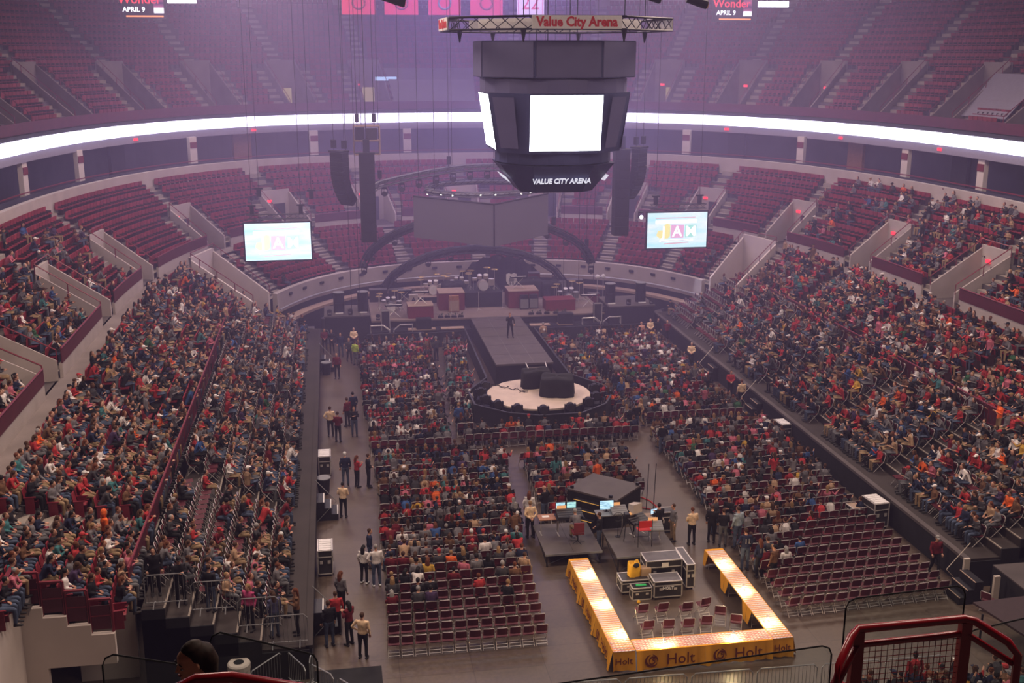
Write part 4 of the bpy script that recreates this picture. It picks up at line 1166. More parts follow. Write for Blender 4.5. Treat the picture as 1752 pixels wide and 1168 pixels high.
for i, x in enumerate((-.9, -.3, .9, 1.3)): cable(.28 + x, 60, 21.05, r=.025, lab='%s steel cable from left above the centre scoreboard' % ['first', 'second', 'third', 'fourth'][i], grp='scoreboard cables')
for i, (x, y) in enumerate(((-2.5, -5.2), (2.5, -5.2), (-5, 0), (5, 0))): cable(.28 + x, 60 + y, 22.2, lab='thin cable at the %s corner of the sign truss' % ['near left', 'near right', 'far left', 'far right'][i], grp='sign truss cables')

# banners under the roof
for i, (x0, x1) in enumerate(((-10.3, -7.6), (-6.85, -4.1), (-3.25, -.6), (.2, 2.9), (4.1, 6.4))):
    wh = i == 4
    b = MB().cbox((0, 0, 1.7), (x1 - x0, .04, 3.4)).build('hanging_banner', M['banner_white' if wh else 'banner_red'], loc=((x0 + x1) / 2, 95, 23.5),
        label=['leftmost of the four red banners at the top', 'second red banner from the left at the top', 'third red banner from the left, with a grey emblem', 'fourth red banner, beside the white banner', 'white banner with number 22 above the scoreboard'][i], cat='banner')
    if wh:
        text('22', 1.5, M['banner_red'], b, (0, -.03, .95), (PI / 2, 0, 0))
        for x in (-1, 1): MB().cbox((x * 1.02, -.03, 1.7), (.04, .02, 3.2)).build('border', M['banner_red'], b)
    else:
        g = MB(); g.tube([(.5 * math.cos(a * PI / 8), -.035, .95 + .5 * math.sin(a * PI / 8)) for a in range(17)], .09, 4); g.build('emblem', M['screen_grey'] if i == 2 else M['maroon'], b)
    MB().tube([(x0 + .3, 95, 26.8), (x0 + .3, 95, 30)], .02, 4).build('cord', M['blackmetal'], b).matrix_parent_inverse = Matrix.Translation((-(x0 + x1) / 2, -95, -23.5))
# LED boards near the roof corners
for sx, x0, x1 in ((-1, -28.2, -24.7), (1, 22.8, 26.9)):
    b = MB().cbox((0, 0, 1.6), (x1 - x0, .3, 3.2)).build('hanging_display', M['blackmetal'], loc=((x0 + x1) / 2, 100, 23.2),
        label='colourful LED board near the roof at the upper %s' % ('left' if sx < 0 else 'right'), cat='display')
    text('Stevie', 1.0, emat('led_red', (1, .04, .06), 1.6), b, (-.5, -.17, 2.35), (PI / 2, 0, 0), bold=.01)
    text('Wonder', 1.0, emat('led_red', (1, .04, .06), 1.6), b, (-.35, -.17, 1.55), (PI / 2, 0, 0), bold=.01)
    text('APRIL 9', .55, emat('led_white', (1, 1, 1), 1.8), b, (-.85, -.17, .75), (PI / 2, 0, 0), bold=.01)
    MB().cbox((1.15, -.17, 1.7), (.8, .02, 1.6)).build('picture', emat('led_picture', (.5, .12, .25), .9, (.05, .02, .1), 2), b)
    MB().cbox((1.15, -.17, .7), (.8, .02, .45)).build('picture_caption', emat('led_white', (1, 1, 1), 1.5), b)
    MB().cbox((0, -.17, .22), (3.0, .02, .12)).build('ticker', emat('led_orange', (1, .3, .1), 1.5), b)
    for dx in (-1.2, 1.2): MB().tube([(dx, 0, 3.2), (dx, 0, 6.8)], .03, 4).build('hanger', M['blackmetal'], b)
    w_ = MB().cbox((0, 0, 0), (2.3 if sx < 0 else 2.8, .3, .5)).build('hanging_light_box', M['sbscreen'], loc=((-23.4 if sx < 0 else 28.5), 100, 24.75), label='bright white light strip beside the %s LED board' % ('left' if sx < 0 else 'right'), cat='light')
    MB().tube([(0, 0, .2), (0, 0, 5.2)], .03, 4).build('hanger', M['blackmetal'], w_)

# ---------------------------------------------------------------- rigging over the stage
def hoist(x, y, z, top=30, lab=None):
    h = thing('chain_hoist', lab or 'black chain hoist', 'hoist', (x, y, z), 0, 'chain hoists over the stage')
    MB().box(-.17, .17, -.13, .13, 0, .55).build('motor', M['blackmetal'], h)
    MB().box(-.30, .30, -.10, .10, .55, .68).build('bracket', M['blackmetal'], h)
    MB().tube([(0, 0, .6), (0, 0, top - z)], .018, 4).build('chain', M['blackmetal'], h)
    return h
def line_array(x, lab, sgn):
    o = thing('hanging_line_array', lab, 'speaker', (x, 78, 10.4), sgn * R(42))
    z = 3.3; y = 0; a = 0
    box = MB(); box.cbox((0, 0, 0), (1.12, .62, .30)); bm_ = box.mesh('speaker_box', M['blackmetal'])
    gr = MB().cbox((0, -.33, 0), (1.02, .03, .25)).mesh('grille', M['black'])
    for k in range(12):
        a = R(1.0 + max(0, k - 3) * 5.2)
        b = link('speaker_box', bm_, o, (0, y, z)); b.rotation_euler = (a, 0, 0)
        link('grille', gr, b)
        z -= .31 * math.cos(a); y += .31 * math.sin(a)
    MB().box(-.6, .6, -.4, .4, 3.48, 3.6).build('bumper_frame', M['blackmetal'], o)
    MB().tube([(.55, .35, 3.5), (.45, .5, 1.2), (.3, .9, 0)], .025, 4).build('pull_cable', M['blackmetal'], o)
    for dx in (-.45, .5): MB().tube([(dx, 0, 3.6), (dx, 0, 19.6)], .018, 4).build('chain', M['blackmetal'], o); MB().box(dx - .15, dx + .15, -.12, .12, 3.75, 4.3).build('motor', M['blackmetal'], o)
line_array(-11.1, 'curved hanging line array of speakers left of the stage', -1)
line_array(10.2, 'curved hanging line array of speakers right of the stage', 1)
for x, lab in ((-9.22, 'tall straight hanging column of subwoofers left of the stage'), (8.9, 'tall straight hanging column of subwoofers right of the stage')):
    o = thing('hanging_subwoofer_column', lab, 'speaker', (x, 78, 7.65))
    bm_ = MB().cbox((0, 0, 0), (1.05, .95, .665)).mesh('speaker_box', M['black'])
    for k in range(9): link('speaker_box', bm_, o, (0, 0, .34 + k * .678))
    MB().box(-.56, .56, -.5, .5, 6.1, 6.2).build('bumper_frame', M['blackmetal'], o)
    MB().box(-.22, .22, -.2, .2, 6.2, 7.1).build('motor', M['blackmetal'], o)
    MB().tube([(0, 0, 7.0), (0, 0, 22.3)], .03, 4).build('chain', M['blackmetal'], o)
# IMAG screens
def imag(x0, x1, z0, z1, lab, bright):
    cx_ = (x0 + x1) / 2; w_ = x1 - x0; h = z1 - z0
    o = thing('hanging_screen', lab, 'screen', (cx_, 80, z0))
    MB().box(-w_ / 2 - .1, w_ / 2 + .1, 0, .18, -.1, h + .1).build('frame', M['blackmetal'], o)
    scr = MB().box(-w_ / 2, w_ / 2, -.03, -.0, 0, h).build('screen', emat('imag_picture', (.50, .86, .95), 1.15 * bright, (.92, .98, 1.0), .6), o)
    def em(n, c, s): k = .55 if bright > 1 else .1; return emat(n, tuple(v + (1 - v) * k for v in c), s * bright)
    def flat(n, poly, m, d=.05):
        g = MB(); g.add([(x, -d, z) for x, z in poly] + [(x, -.03, z) for x, z in poly], [tuple(range(len(poly)))] + [(i, i + len(poly), (i + 1) % len(poly) + len(poly), (i + 1) % len(poly)) for i in range(len(poly))])
        return g.build(n, m, scr)
    c = lambda cx2, cz, r, n=14: [(cx2 + r * math.cos(2 * PI * k / n), cz + r * math.sin(2 * PI * k / n)) for k in range(n)]
    ye, pk, tl_ = em('imag_yellow', (1.0, .85, .30), 1.1), em('imag_pink', (.95, .45, .75), 1.0), em('imag_teal', (.42, .90, .80), 1.0)
    wht, red, ink = em('imag_white', (1, 1, 1), 1.6), em('imag_red', (.9, .45, .55), 1.0), em('imag_ink', (.35, .45, .65), .8)
    flat('yellow_shape', [(-1.62, .95), (-1.35, .72), (-.72, .72), (-.55, .9), (-.55, 1.75), (-.8, 1.85), (-1.02, 1.7), (-1.08, 1.35), (-1.5, 1.3)], ye)
    flat('pink_shape', [(-.5, .74), (.5, .74), (.52, 1.72), (-.48, 1.75)], pk)
    flat('teal_shape', [(.62, .78), (1.45, .82), (1.5, 1.70), (.6, 1.72)], tl_)
    for i, ch in enumerate('JAM'):
        text(ch, 1.1, wht, scr, (-1.05 + i * 1.05, -.055, 1.2), (PI / 2, 0, 0), depth=.004, bold=.02)
    flat('title_strip', [(-1.7, 1.82), (1.5, 1.86), (1.5, 2.14), (-1.7, 2.10)], wht)
    flat('upper_line', [(-1.7, 2.22), (1.4, 2.26), (1.4, 2.31), (-1.7, 2.27)], red)
    flat('caption_strip', [(-1.35, .45), (1.25, .52), (1.25, .66), (-1.35, .60)], wht)
    flat('caption_line', [(-1.25, .50), (1.1, .57), (1.1, .60), (-1.25, .54)], ink, .055)
    flat('lower_line', [(-1.0, .26), (.9, .36), (.9, .42), (-1.0, .34)], red)
    truss_mesh([(-w_ / 2 + .2, .1, h + .45), (w_ / 2 - .1, .1, h + .45)], .32, .03).build('truss', M['truss'], o)
    for dx in (-1.7, 1.7):
        MB().box(dx - .14, dx + .14, 0, .24, h + .62, h + 1.2).build('motor', M['blackmetal'], o)
        MB().box(dx - .28, dx + .28, 0, .2, h + 1.2, h + 1.3).build('bracket', M['blackmetal'], o)
        MB().tube([(dx, .1, h + 1.2), (dx, .1, 30 - z0)], .018, 4).build('chain', M['blackmetal'], o)
imag(-17.9, -13.3, 6.15, 8.8, 'left hanging video screen, mostly pale with washed out graphics', 1.12)
imag(11.55, 16.18, 6.25, 8.9, 'right hanging video screen with yellow, pink and teal graphics', .95)
# v shaped grey screen with a truss of lights on top
o = thing('hanging_grey_screen', 'large blank grey screen of two angled panels over the stage', 'screen', (-.3, 79.2, 7.0))
g = MB(); g.add([(-5.6, 1.0, .5), (0, -1.0, 0), (0, -1.0, 3.0), (-5.6, 1.0, 3.5), (-5.6, 1.1, .5), (0, -.9, 0), (0, -.9, 3.0), (-5.6, 1.1, 3.5)], [(0, 1, 2, 3), (7, 6, 5, 4), (3, 2, 6, 7), (0, 3, 7, 4)]); g.build('left_panel', M['screen_grey'], o)
g = MB(); g.add([(0.02, -1.0, 0), (4.3, 1.0, .45), (4.3, 1.0, 3.5), (0.02, -1.0, 3.0), (0.02, -.9, 0), (4.3, 1.1, .45), (4.3, 1.1, 3.5), (0.02, -.9, 3.0)], [(0, 1, 2, 3), (7, 6, 5, 4), (3, 2, 6, 7), (1, 5, 6, 2)]); g.build('right_panel', M['screen_grey'], o)
g = MB(); g.tube([(-5.6, 1, 3.5), (0, -1, 3.05), (4.3, 1, 3.5)], .06, 5); g.tube([(0, -1.0, 0), (0, -1.0, 3.05)], .05, 5); g.build('screen_frame', M['blackmetal'], o)
for dx, dy in ((-5.2, 1), (0, -.95), (4.0, 1)): MB().tube([(dx, dy, 3.4), (dx, dy, 23)], .02, 4).build('chain', M['blackmetal'], o)
def moving_light(name, loc, lab, s=1.0, hang=True, lit=None, grp=None):
    o = thing(name, lab, 'light', loc, 0, grp); k = -1 if hang else 1
    MB().box(-.17 * s, .17 * s, -.13 * s, .13 * s, *sorted((0, k * .12 * s))).build('base', M['blackmetal'], o)
    g = MB()
    for d in (-1, 1): g.box(d * .17 * s - .025 * s, d * .17 * s + .025 * s, -.06 * s, .06 * s, *sorted((k * .1 * s, k * .48 * s)))
    g.build('yoke', M['blackmetal'], o)
    MB().tube([(0, .16 * s, k * .40 * s), (0, .05 * s, k * .40 * s), (0, -.2 * s, k * .40 * s)], [.10 * s, .15 * s, .16 * s], 10, hint=(0, 0, 1)).build('head', M['blackmetal'], o)
    MB().tube([(0, -.2 * s, k * .40 * s), (0, -.215 * s, k * .40 * s)], .13 * s, 10, hint=(0, 0, 1)).build('lens', lit or M['case'], o)
    return o
ell = [( -1.2 + 7.3 * math.cos(a), 83.0 + 2.4 * math.sin(a), 11.6 + .6 * math.sin(a) ) for a in [R(d) for d in range(200, 386, 12)][::-1]]
big = [(-9.0 + 0, 81.0, 10.9)] + [(-8.2 + 1.3 * i, 81.6 + 1.6 * math.sin(i * .28), 11.25 + .95 * math.sin(i * .25)) for i in range(9)]
o = thing('hanging_arc_truss', 'long curved grey truss hanging above the grey screen', 'truss', (0, 0, 0))
truss_mesh(big, .42, .05).build('truss_body', M['truss'], o)
g = MB(); g.tube([(x, y, z + .1) for x, y, z in big], .16, 6); g.build('cable_tray', M['grey'], o)
for i in (1, 5, 8): MB().tube([(big[i][0], big[i][1], big[i][2] + .2), (big[i][0], big[i][1], 30)], .02, 4).build('chain', M['blackmetal'], o); MB().box(big[i][0] - .15, big[i][0] + .15, big[i][1] - .12, big[i][1] + .12, big[i][2] + .4, big[i][2] + 1.0).build('motor', M['blackmetal'], o)
o = thing('hanging_light_ring', 'oval truss crowded with small stage lights behind the grey screen', 'truss', (0, 0, 0))
ring = [(-.6 + 4.2 * math.cos(R(d)), 82.2 + 1.7 * math.sin(R(d)), 10.75 + .3 * math.sin(R(d))) for d in range(0, 360, 15)]
truss_mesh(ring, .34, .04, True).build('truss_body', M['truss'], o)
g = MB(); g.tube(ring + ring[:1], .12, 5); g.build('cable_tray', M['grey'], o)
for k in (2, 8, 14, 20): MB().tube([ring[k], (ring[k][0], ring[k][1], 30)], .02, 4).build('chain', M['blackmetal'], o)
mlw = emat('small_lamp', (1, .95, .85), 2.2)
ORDL = ['first', 'second', 'third', 'fourth', 'fifth', 'sixth', 'seventh', 'eighth', 'ninth', 'tenth', 'eleventh', 'twelfth', 'thirteenth', 'fourteenth']
for i in range(12):
    d = 190 + i * 15; x, y, z = -.6 + 4.2 * math.cos(R(d)), 82.2 + 1.7 * math.sin(R(d)), 10.65
    moving_light('hanging_stage_light', (x, y, z), '%s small light from the left on the oval truss' % ORDL[i], .55, lit=mlw if i % 3 != 1 else None, grp='lights on the oval truss')
for i in range(1, 9):
    x, y, z = big[i]; moving_light('hanging_stage_light', (x + .3, y, z - .22), '%s dark light from the left under the long curved truss' % ORDL[i - 1], 1.2, grp='lights under the curved truss')
def arc_truss(name, lab, x0, x1, y, z0, zt, a0=0, a1=180, lights=6, grp='', part=None, r=.38):
    cx_, hw = (x0 + x1) / 2, (x1 - x0) / 2
    pts = [(cx_ - hw * math.cos(R(a)), y, z0 + (zt - z0) * math.sin(R(a))) for a in np.linspace(a0, a1, 13)]
    o = thing(name, lab, 'truss', (0, 0, 0))
    truss_mesh(pts, r * 1.35, .05).build('truss_body', M['blackmetal'], o)
    g = MB(); g.tube([(p[0], p[1] - .02, p[2]) for p in pts], .19, 6); g.build('cable_tray', M['blackmetal'], o)
    for k in range(lights):
        i = 1 + int(k * 11 / max(1, lights - 1)); p = pts[min(i, 12)]
        moving_light('hanging_stage_light', (p[0], p[1], p[2] - .2), '%s light from the left on the %s' % (ORDL[k], grp), 1.1, grp='lights on the ' + grp)
    return o, pts
o, pts = arc_truss('hanging_arc_truss', 'curved dark truss sweeping down left of the grey screen', -9.6, 9.0, 83, 4.6, 8.6, 3, 62, 4, 'left curved truss')
for p in (pts[2], pts[9]): MB().tube([p, (p[0], p[1], 30)], .02, 4).build('chain', M['blackmetal'], o)
o, pts = arc_truss('hanging_arc_truss', 'curved dark truss sweeping down right of the grey screen', -8.5, 8.0, 83, 4.4, 8.2, 120, 176, 4, 'right curved truss')
for p in (pts[2], pts[9]): MB().tube([p, (p[0], p[1], 30)], .02, 4).build('chain', M['blackmetal'], o); MB().box(p[0] - .15, p[0] + .15, p[1] - .12, p[1] + .12, p[2] + .4, p[2] + 1.0).build('motor', M['blackmetal'], o)
arc_truss('arc_truss', 'dark arched truss spanning the back of the stage', -8.1, 6.9, 87, 1.5, 5.35, 0, 180, 8, 'arched stage truss')
# spotlight cage hanging on the left
o = thing('hanging_spotlight_cage', 'hanging metal cage platform above the left subwoofer column', 'rig', (-9.05, 80.2, 13.55))
g = MB()
for x in (-.95, .85):
    for y in (-.5, .5): g.tube([(x, y, 0), (x, y, 1.95)], .04, 4)
for z in (0, .95, 1.95): g.tube([(-.95, -.5, z), (.85, -.5, z), (.85, .5, z), (-.95, .5, z), (-.95, -.5, z)], .04, 4)
g.build('cage_frame', M['tan'], o); MB().box(-.9, .8, -.45, .45, .03, .08).build('floor_plate', M['blackmetal'], o)
MB().box(-.85, -.2, -.3, .3, 1.0, 1.85).build('equipment_rack', M['blackmetal'], o); MB().box(-.1, .7, -.3, .3, 1.0, 1.8).build('equipment_rack', M['case'], o)
for x in (-.7, .5):
    MB().box(x - .14, x + .14, -.12, .12, 2.2, 2.8).build('motor', M['blackmetal'], o); MB().tube([(x, 0, 1.95), (x, 0, 16.45)], .025, 4).build('chain', M['blackmetal'], o)
for i, (x, y, z0) in enumerate(((-10.6, 79.5, 2.0), (-10.0, 79.5, 2.0), (5.6, 82, 1.6), (8.2, 83, 3.2), (6.9, 82.5, 3.0))): cable(x, y, z0, lab='thin dark rigging cable, %s' % ['left of the left subwoofer column', 'touching the left subwoofer column', 'right of the grey screen', 'beside the right subwoofer column', 'between the grey screen and right subwoofers'][i], grp='loose rigging cables')
for i, (x, y, z) in enumerate(((-17.0, 84, 10.2), (-13.2, 84, 10.0))):
    hoist(x, y, z, lab='black chain hoist hanging behind the left video screen, %s one' % ['left', 'right'][i])
o = moving_light('hanging_spotlight', (11.0, 80.0, 9.05), 'bright white hanging spotlight beside the right video screen', 1.0, lit=emat('spot_lens', (.8, .85, 1), 30))
sp = bpy.data.lights.new('spot', 'SPOT'); sp.energy = 900; sp.color = (.65, .72, 1); sp.spot_size = R(38); sp.shadow_soft_size = .1
so = bpy.data.objects.new('spot', sp); COL.objects.link(so); so.location = (11.0, 79.6, 8.6); so.rotation_euler = (R(0), R(-35), 0)
# long lens truss fixtures at the top of the frame
for i, (x, y, z) in enumerate(((-8.4, 55, 22.9), (4.1, 55, 23.15), (6.5, 55, 22.9))):
    o = thing('hanging_spotlight', ['black spotlight hanging left of the sign truss', 'black spotlight hanging above the right of the sign truss', 'black spotlight with yellow lens right of the sign truss'][i], 'light', (x, y, z))
    g = MB(); g.tube([(-.55, 0, .15), (.1, 0, -.02), (.5, 0, -.12)], [.16, .2, .22], 8); g.build('body', M['blackmetal'], o)
    g = MB(); g.tube([(.5, 0, -.12), (.53, 0, -.125)], .19, 8); g.build('lens', M['yellow'] if i == 2 else M['case'], o)
    MB().tube([(0, 0, .1), (0, 0, 30 - z)], .03, 4).build('hanger', M['blackmetal'], o)

# ---------------------------------------------------------------- stage
ST = link('stage', None, None, (0, 0, 0)); ST['label'] = 'main stage platform with tan deck and black skirt'; ST['category'] = 'stage'
MB().box(-9.2, 8.3, 79.6, 87.2, 1.38, 1.5).build('deck', M['decktan'], ST); MB().box(-5, 5, 87.2, 88.7, 1.38, 1.5).build('deck', M['decktan'], ST)
MB().box(-9.15, 8.25, 79.68, 87.15, 0, 1.38).build('skirt', M['black'], ST)
for x0, x1 in ((-9.2, -2.0), (2.0, 8.3)):
    MB().box(x0, x1, 78.3, 79.6, .88, .95).build('lower_shelf', M['blackmetal'], ST); MB().box(x0, x1, 78.25, 78.32, 0, .88).build('front_drape', M['black'], ST)
for x0, x1 in ((-6.6, -4.6), (-4.2, -2.5), (2.4, 3.9), (4.5, 5.6)):
    MB().box(x0, x1, 78.4, 79.0, .96, 1.02).build('shelf_board', M['tan'], ST)
WING = []
for x0, x1, lab in ((-12.6, -9.3, 'black draped speaker platform left of the stage'), (8.6, 12.2, 'black draped speaker platform right of the stage')):
    o = thing('wing_platform', lab, 'platform', ((x0 + x1) / 2, 81, 0))
    hw = (x1 - x0) / 2
    MB().box(-hw, hw, -1.6, 2.0, 1.9, 2.0).build('deck', M['deck'], o); MB().box(-hw + .04, hw - .04, -1.56, 1.96, 0, 1.9).build('drape', M['black'], o)
for x, lab in ((-11.5, 'outer left'), (-9.75, 'inner left'), (9.0, 'inner right'), (11.4, 'outer right')):
    o = thing('speaker_stack', '%s tall black speaker stack with rounded front, on the wing platform' % lab, 'speaker', (x, 80.8, 2.0))
    for k in range(2):
        g = MB(); g.tube([(0, 0, k * .74), (0, 0, k * .74 + .72)], .40, 14, hint=(0, 1, 0)); b = g.build('speaker_box', M['blackmetal'], o)
    MB().cyl((0, 0), .42, 1.46, 1.5, 14).build('lid', M['grey'], o)
    MB().box(-.28, .28, -.62, -.45, 0, .06).build('floor_light', M['white'], o)
for x in (-12.2, -10.7, -8.7, 8.3, 10.2, 12.0): moving_light('stage_light', (x, 79.8, 2.0) if abs(x) > 9.3 or x > 8.5 else (x, 79.9, 1.5), 'small dark moving light at the front of the wing, x %s' % {-12.2: 'farthest left', -10.7: 'between the left stacks', -8.7: 'right of the left stacks', 8.3: 'left of the right stacks', 10.2: 'between the right stacks', 12.0: 'farthest right'}[x].replace('x ', ''), .85, False, grp='moving lights on the wings')
# runway
RW = thing('runway', 'long grey runway from the stage to the round stage', 'stage', (0, 0, 0))
MB().box(-1.9, 1.78, 66.6, 79.6, 1.38, 1.5).build('deck', M['deck'], RW)
for k in range(5):
    MB().box(-1.9, 1.78, 68.9 + k * 2.44, 68.92 + k * 2.44, 1.5, 1.504).build('deck_seam', M['blackmetal'], RW)
for x in (-.67, .55): MB().box(x, x + .015, 66.6, 79.5, 1.5, 1.504).build('deck_seam', M['grey'], RW)
MB().box(-1.86, 1.74, 66.66, 79.5, 0, 1.38).build('skirt', M['black'], RW)
# steps from runway to round stage
g = MB()
for k in range(2): g.box(.05, 1.2, 65.4 + .5 * k, 66.6, 0, 1.1 + .15 * k)
g.build('steps', M['deck'], RW)
g = MB(); g.tube([(.0, 66.6, 1.53), (.12, 64.6, 1.12)], .03, 4); g.tube([(1.25, 66.6, 1.53), (1.2, 64.9, 1.12)], .03, 4); g.build('edge_strip', M['white'], RW)
RS = thing('round_stage', 'round pale-topped satellite stage at the end of the runway', 'stage', (-.1, 61.6, 0))
n = 40; c_ = lambda r: [(r * math.cos(2 * PI * k / n), r * math.sin(2 * PI * k / n)) for k in range(n)]
g = MB().prism(c_(3.05), .96, 1.06); g.build('deck', M['white_floor'], RS); MB().prism(c_(3.12), .0, .96).build('skirt', M['black'], RS)
MB().prism(c_(3.75), .0, .55).build('lower_ledge', M['blackmetal'], RS)
for i, a in enumerate((-164, -143, -121, -96, -69, -44, -24, 4, 150, 172)):
    moving_light('stage_light', (-.1 + 3.42 * math.cos(R(a)), 61.6 + 3.42 * math.sin(R(a)), .55), '%s black moving light counting counterclockwise from the left rim of the round stage' % ORDL[i], 1.65, False, grp='moving lights around the round stage')
g = MB()
for k in range(4):
    pts = [(-2.4 + .5 * k + .3 * math.sin(j * 1.3 + k), 63.6 - .5 * k + .25 * math.cos(j * 2.1 + k), 1.075) for j in range(7)]
    cb = MB().tube(pts, .02, 4).build('cable', M['black'], label='black cable lying across the round stage, %s from the runway' % ['first', 'second', 'third', 'fourth'][k], cat='cable', group='cables on the round stage')
def draped(name, lab, loc, rz, sx, sy, sz, wob=.1):
    g = MB(); n = 28; rows = [(1.0, 0), (.985, .35), (.97, .7), (.94, .93), (.86, 1.0), (.4, 1.03), (0.0, 1.04)]
    vs = []
    for ri, (k, zz) in enumerate(rows):
        for i in range(n):
            a = 2 * PI * i / n; c, s = math.cos(a), math.sin(a)
            r = (abs(c) ** 5 + abs(s) ** 5) ** (-1 / 5); f = 1 + wob * math.sin(a * 9) * (1 - zz) * .5
            vs.append((c * r * sx * k * f, s * r * sy * k * f, zz * sz + (.05 * math.sin(3 * a) if .9 < zz else 0)))
    g.add(vs, [(j * n + i, j * n + (i + 1) % n, (j + 1) * n + (i + 1) % n, (j + 1) * n + i) for j in range(len(rows) - 1) for i in range(n)])
    return g.build(name, M['black'], loc=loc, rz=rz, smooth=True, label=lab, cat='piano')
draped('draped_piano', 'upright instrument under a black cloth on the round stage, farther one', (.0, 63.0, 1.06), .1, .9, .55, 1.05)
draped('draped_piano', 'wide instrument under a black cloth on the round stage, nearer one', (.95, 61.3, 1.06), -.25, 1.0, .85, 1.1)
# barricade fence around runway and round stage
def barricade(pts, lab, m='blackmetal', hgt=1.1):
    o = thing('barricade', lab, 'barricade', (0, 0, 0))
    for i in range(len(pts) - 1):
        p, q = Vector((*pts[i], 0)), Vector((*pts[i + 1], 0)); d = q - p; c = (p + q) / 2; a = math.atan2(d.y, d.x)
        b = MB().cbox((c.x, c.y, hgt / 2), (d.length, .05, hgt - .02), a).build('panel', M['black' if m == 'blackmetal' else m], o)
        MB().cbox((c.x, c.y, hgt), (d.length, .1, .05), a).build('top_rail', M['truss'], b)
    return o
barricade([(-2.55, 77.8), (-2.7, 65.2), (-4.15, 62.6), (-4.1, 59.9), (-2.5, 58.2), (-.8, 57.4), (1.6, 57.5), (3.3, 58.9), (4.2, 60.9), (4.1, 62.4), (2.55, 65.2), (2.5, 77.5)], 'low black barricade wrapping the runway and the round stage')
barricade([(-9.6, 77.2), (-5.6, 77.2), (-5.6, 76.95), (-2.8, 77.2)], 'black barricade in front of the stage, left of the runway')
barricade([(2.6, 77.2), (8.2, 77.2), (11.0, 77.3)], 'black barricade in front of the stage, right of the runway')
# silver handrails beside the stage front
for x, sg, lab in ((-8.7, 1, 'outer left'), (-6.9, -1, 'inner left'), (6.9, 1, 'inner right'), (8.6, -1, 'outer right')):
    o = thing('stage_handrail', '%s bright handrail by the steps at the stage front' % lab, 'handrail', (x, 78.2, .95))
    g = MB(); g.tube([(-.6 * sg, 0, 0), (-.6 * sg, 0, .55), (.3 * sg, 0, .55), (.75 * sg, 0, .2), (.75 * sg, 0, 0)], .035, 5); g.build('rail', M['silver'], o)
    g = MB(); g.tube([(-.6 * sg, .25, 0), (-.6 * sg, .25, .45), (.3 * sg, .25, .45), (.7 * sg, .25, .1)], .025, 5); g.build('lower_rail', M['silver'], o)
# risers, cabinets and amps on stage (deck z = 1.5)
def boxthing(name, lab, cat, x0, x1, y0, y1, h, m, topm=None, z=1.5, group=None, feet=True):
    cx_, cy_ = (x0 + x1) / 2, (y0 + y1) / 2
    o = thing(name, lab, cat, (cx_, cy_, z), 0, group)
    hx, hy = (x1 - x0) / 2, (y1 - y0) / 2
    MB().box(-hx + .02, hx - .02, -hy + .02, hy - .02, 0, h - .05).build('body', M[m], o)
    MB().box(-hx, hx, -hy, hy, h - .05, h).build('top', M[topm or m], o)
    return o
boxthing('keyboard_riser', 'maroon riser with tan top at the stage front, left side', 'riser', -6.5, -4.6, 79.9, 81.6, .95, 'maroon_box', 'tan')
boxthing('keyboard_riser', 'maroon riser with tan top behind the wooden cabinet', 'riser', -4.0, -2.0, 82.2, 84.2, 1.35, 'maroon_box', 'tan')
boxthing('keyboard_riser', 'maroon riser with tan top right of the drum riser', 'riser', 1.35, 3.7, 82.1, 84.2, 1.35, 'maroon_box', 'tan')
boxthing('keyboard_riser', 'maroon riser at the stage front, right side', 'riser', 4.0, 6.3, 80.7, 82.2, .85, 'maroon_box', 'maroon_box')
boxthing('drum_riser', 'black draped drum riser at the centre of the stage', 'riser', -1.85, 1.0, 82.9, 86.5, 1.15, 'black', 'blackmetal')
def amp(lab, x, y, w_, h, m, z=1.5):
    o = thing('guitar_amplifier', lab, 'amplifier', (x, y, z))
    MB().box(-w_ / 2, w_ / 2, 0, .4, .05, h * .75).build('cabinet', M[m], o); MB().box(-w_ / 2 + .04, w_ / 2 - .04, -.02, 0, .1, h * .72).build('grille', M['grey' if m != 'wood' else 'tan'], o)
    MB().box(-w_ / 2 + .03, w_ / 2 - .03, .03, .37, h * .76, h).build('amp_head', M['blackmetal' if m != 'wood' else 'wood'], o)
    for s in (-1, 1):
        for t in (.05, .35): MB().cyl((s * (w_ / 2 - .08), t), .03, 0, .05, 6).build('caster', M['blackmetal'], o)
amp('wooden amplifier cabinet in front of the maroon riser', -2.9, 81.5, .78, 1.25, 'wood')
amp('black amplifier, left one of the pair right of the drum riser', 2.5, 81.6, .68, 1.1, 'case')
amp('black amplifier, right one of the pair right of the drum riser', 3.25, 81.7, .68, 1.1, 'case')
amp('orange amplifier standing far left of the stage', -11.2, 84.5, 1.0, 1.5, 'wood', 0)
o = boxthing('music_stand', 'pale lectern box marked with letter A left of the stage', 'box', -6.1, -5.4, 84.4, 84.9, .8, 'cream'); text('A', .5, M['blackmetal'], o, (0, -.27, .42), (PI / 2, 0, 0), bold=.02)
for x, lab in ((-8.2, 'left'), (7.6, 'right')):
    o = thing('road_case', 'upright black case with silver edges at the %s stage front' % lab, 'case', (x, 79.05, .95)); MB().box(-.3, .3, -.2, .2, 0, 1.45).build('body', M['case'], o)
    g = MB()
    for s in (-1, 1): g.box(s * .3 - .02, s * .3 + .02, -.22, -.19, 0, 1.45)
    g.box(-.32, .32, -.22, -.19, 1.42, 1.47); g.build('edge_strip', M['silver'], o)
for x, lab in ((-5.45, 'left'), (5.1, 'right')):
    o = thing('floor_speaker', 'black monitor speaker at the stage edge, %s of the runway' % lab, 'speaker', (x, 78.75, .95)); MB().box(-.55, .55, -.3, .3, 0, .85).build('body', M['blackmetal'], o); MB().box(-.5, .5, -.33, -.3, .05, .8).build('grille', M['black'], o)
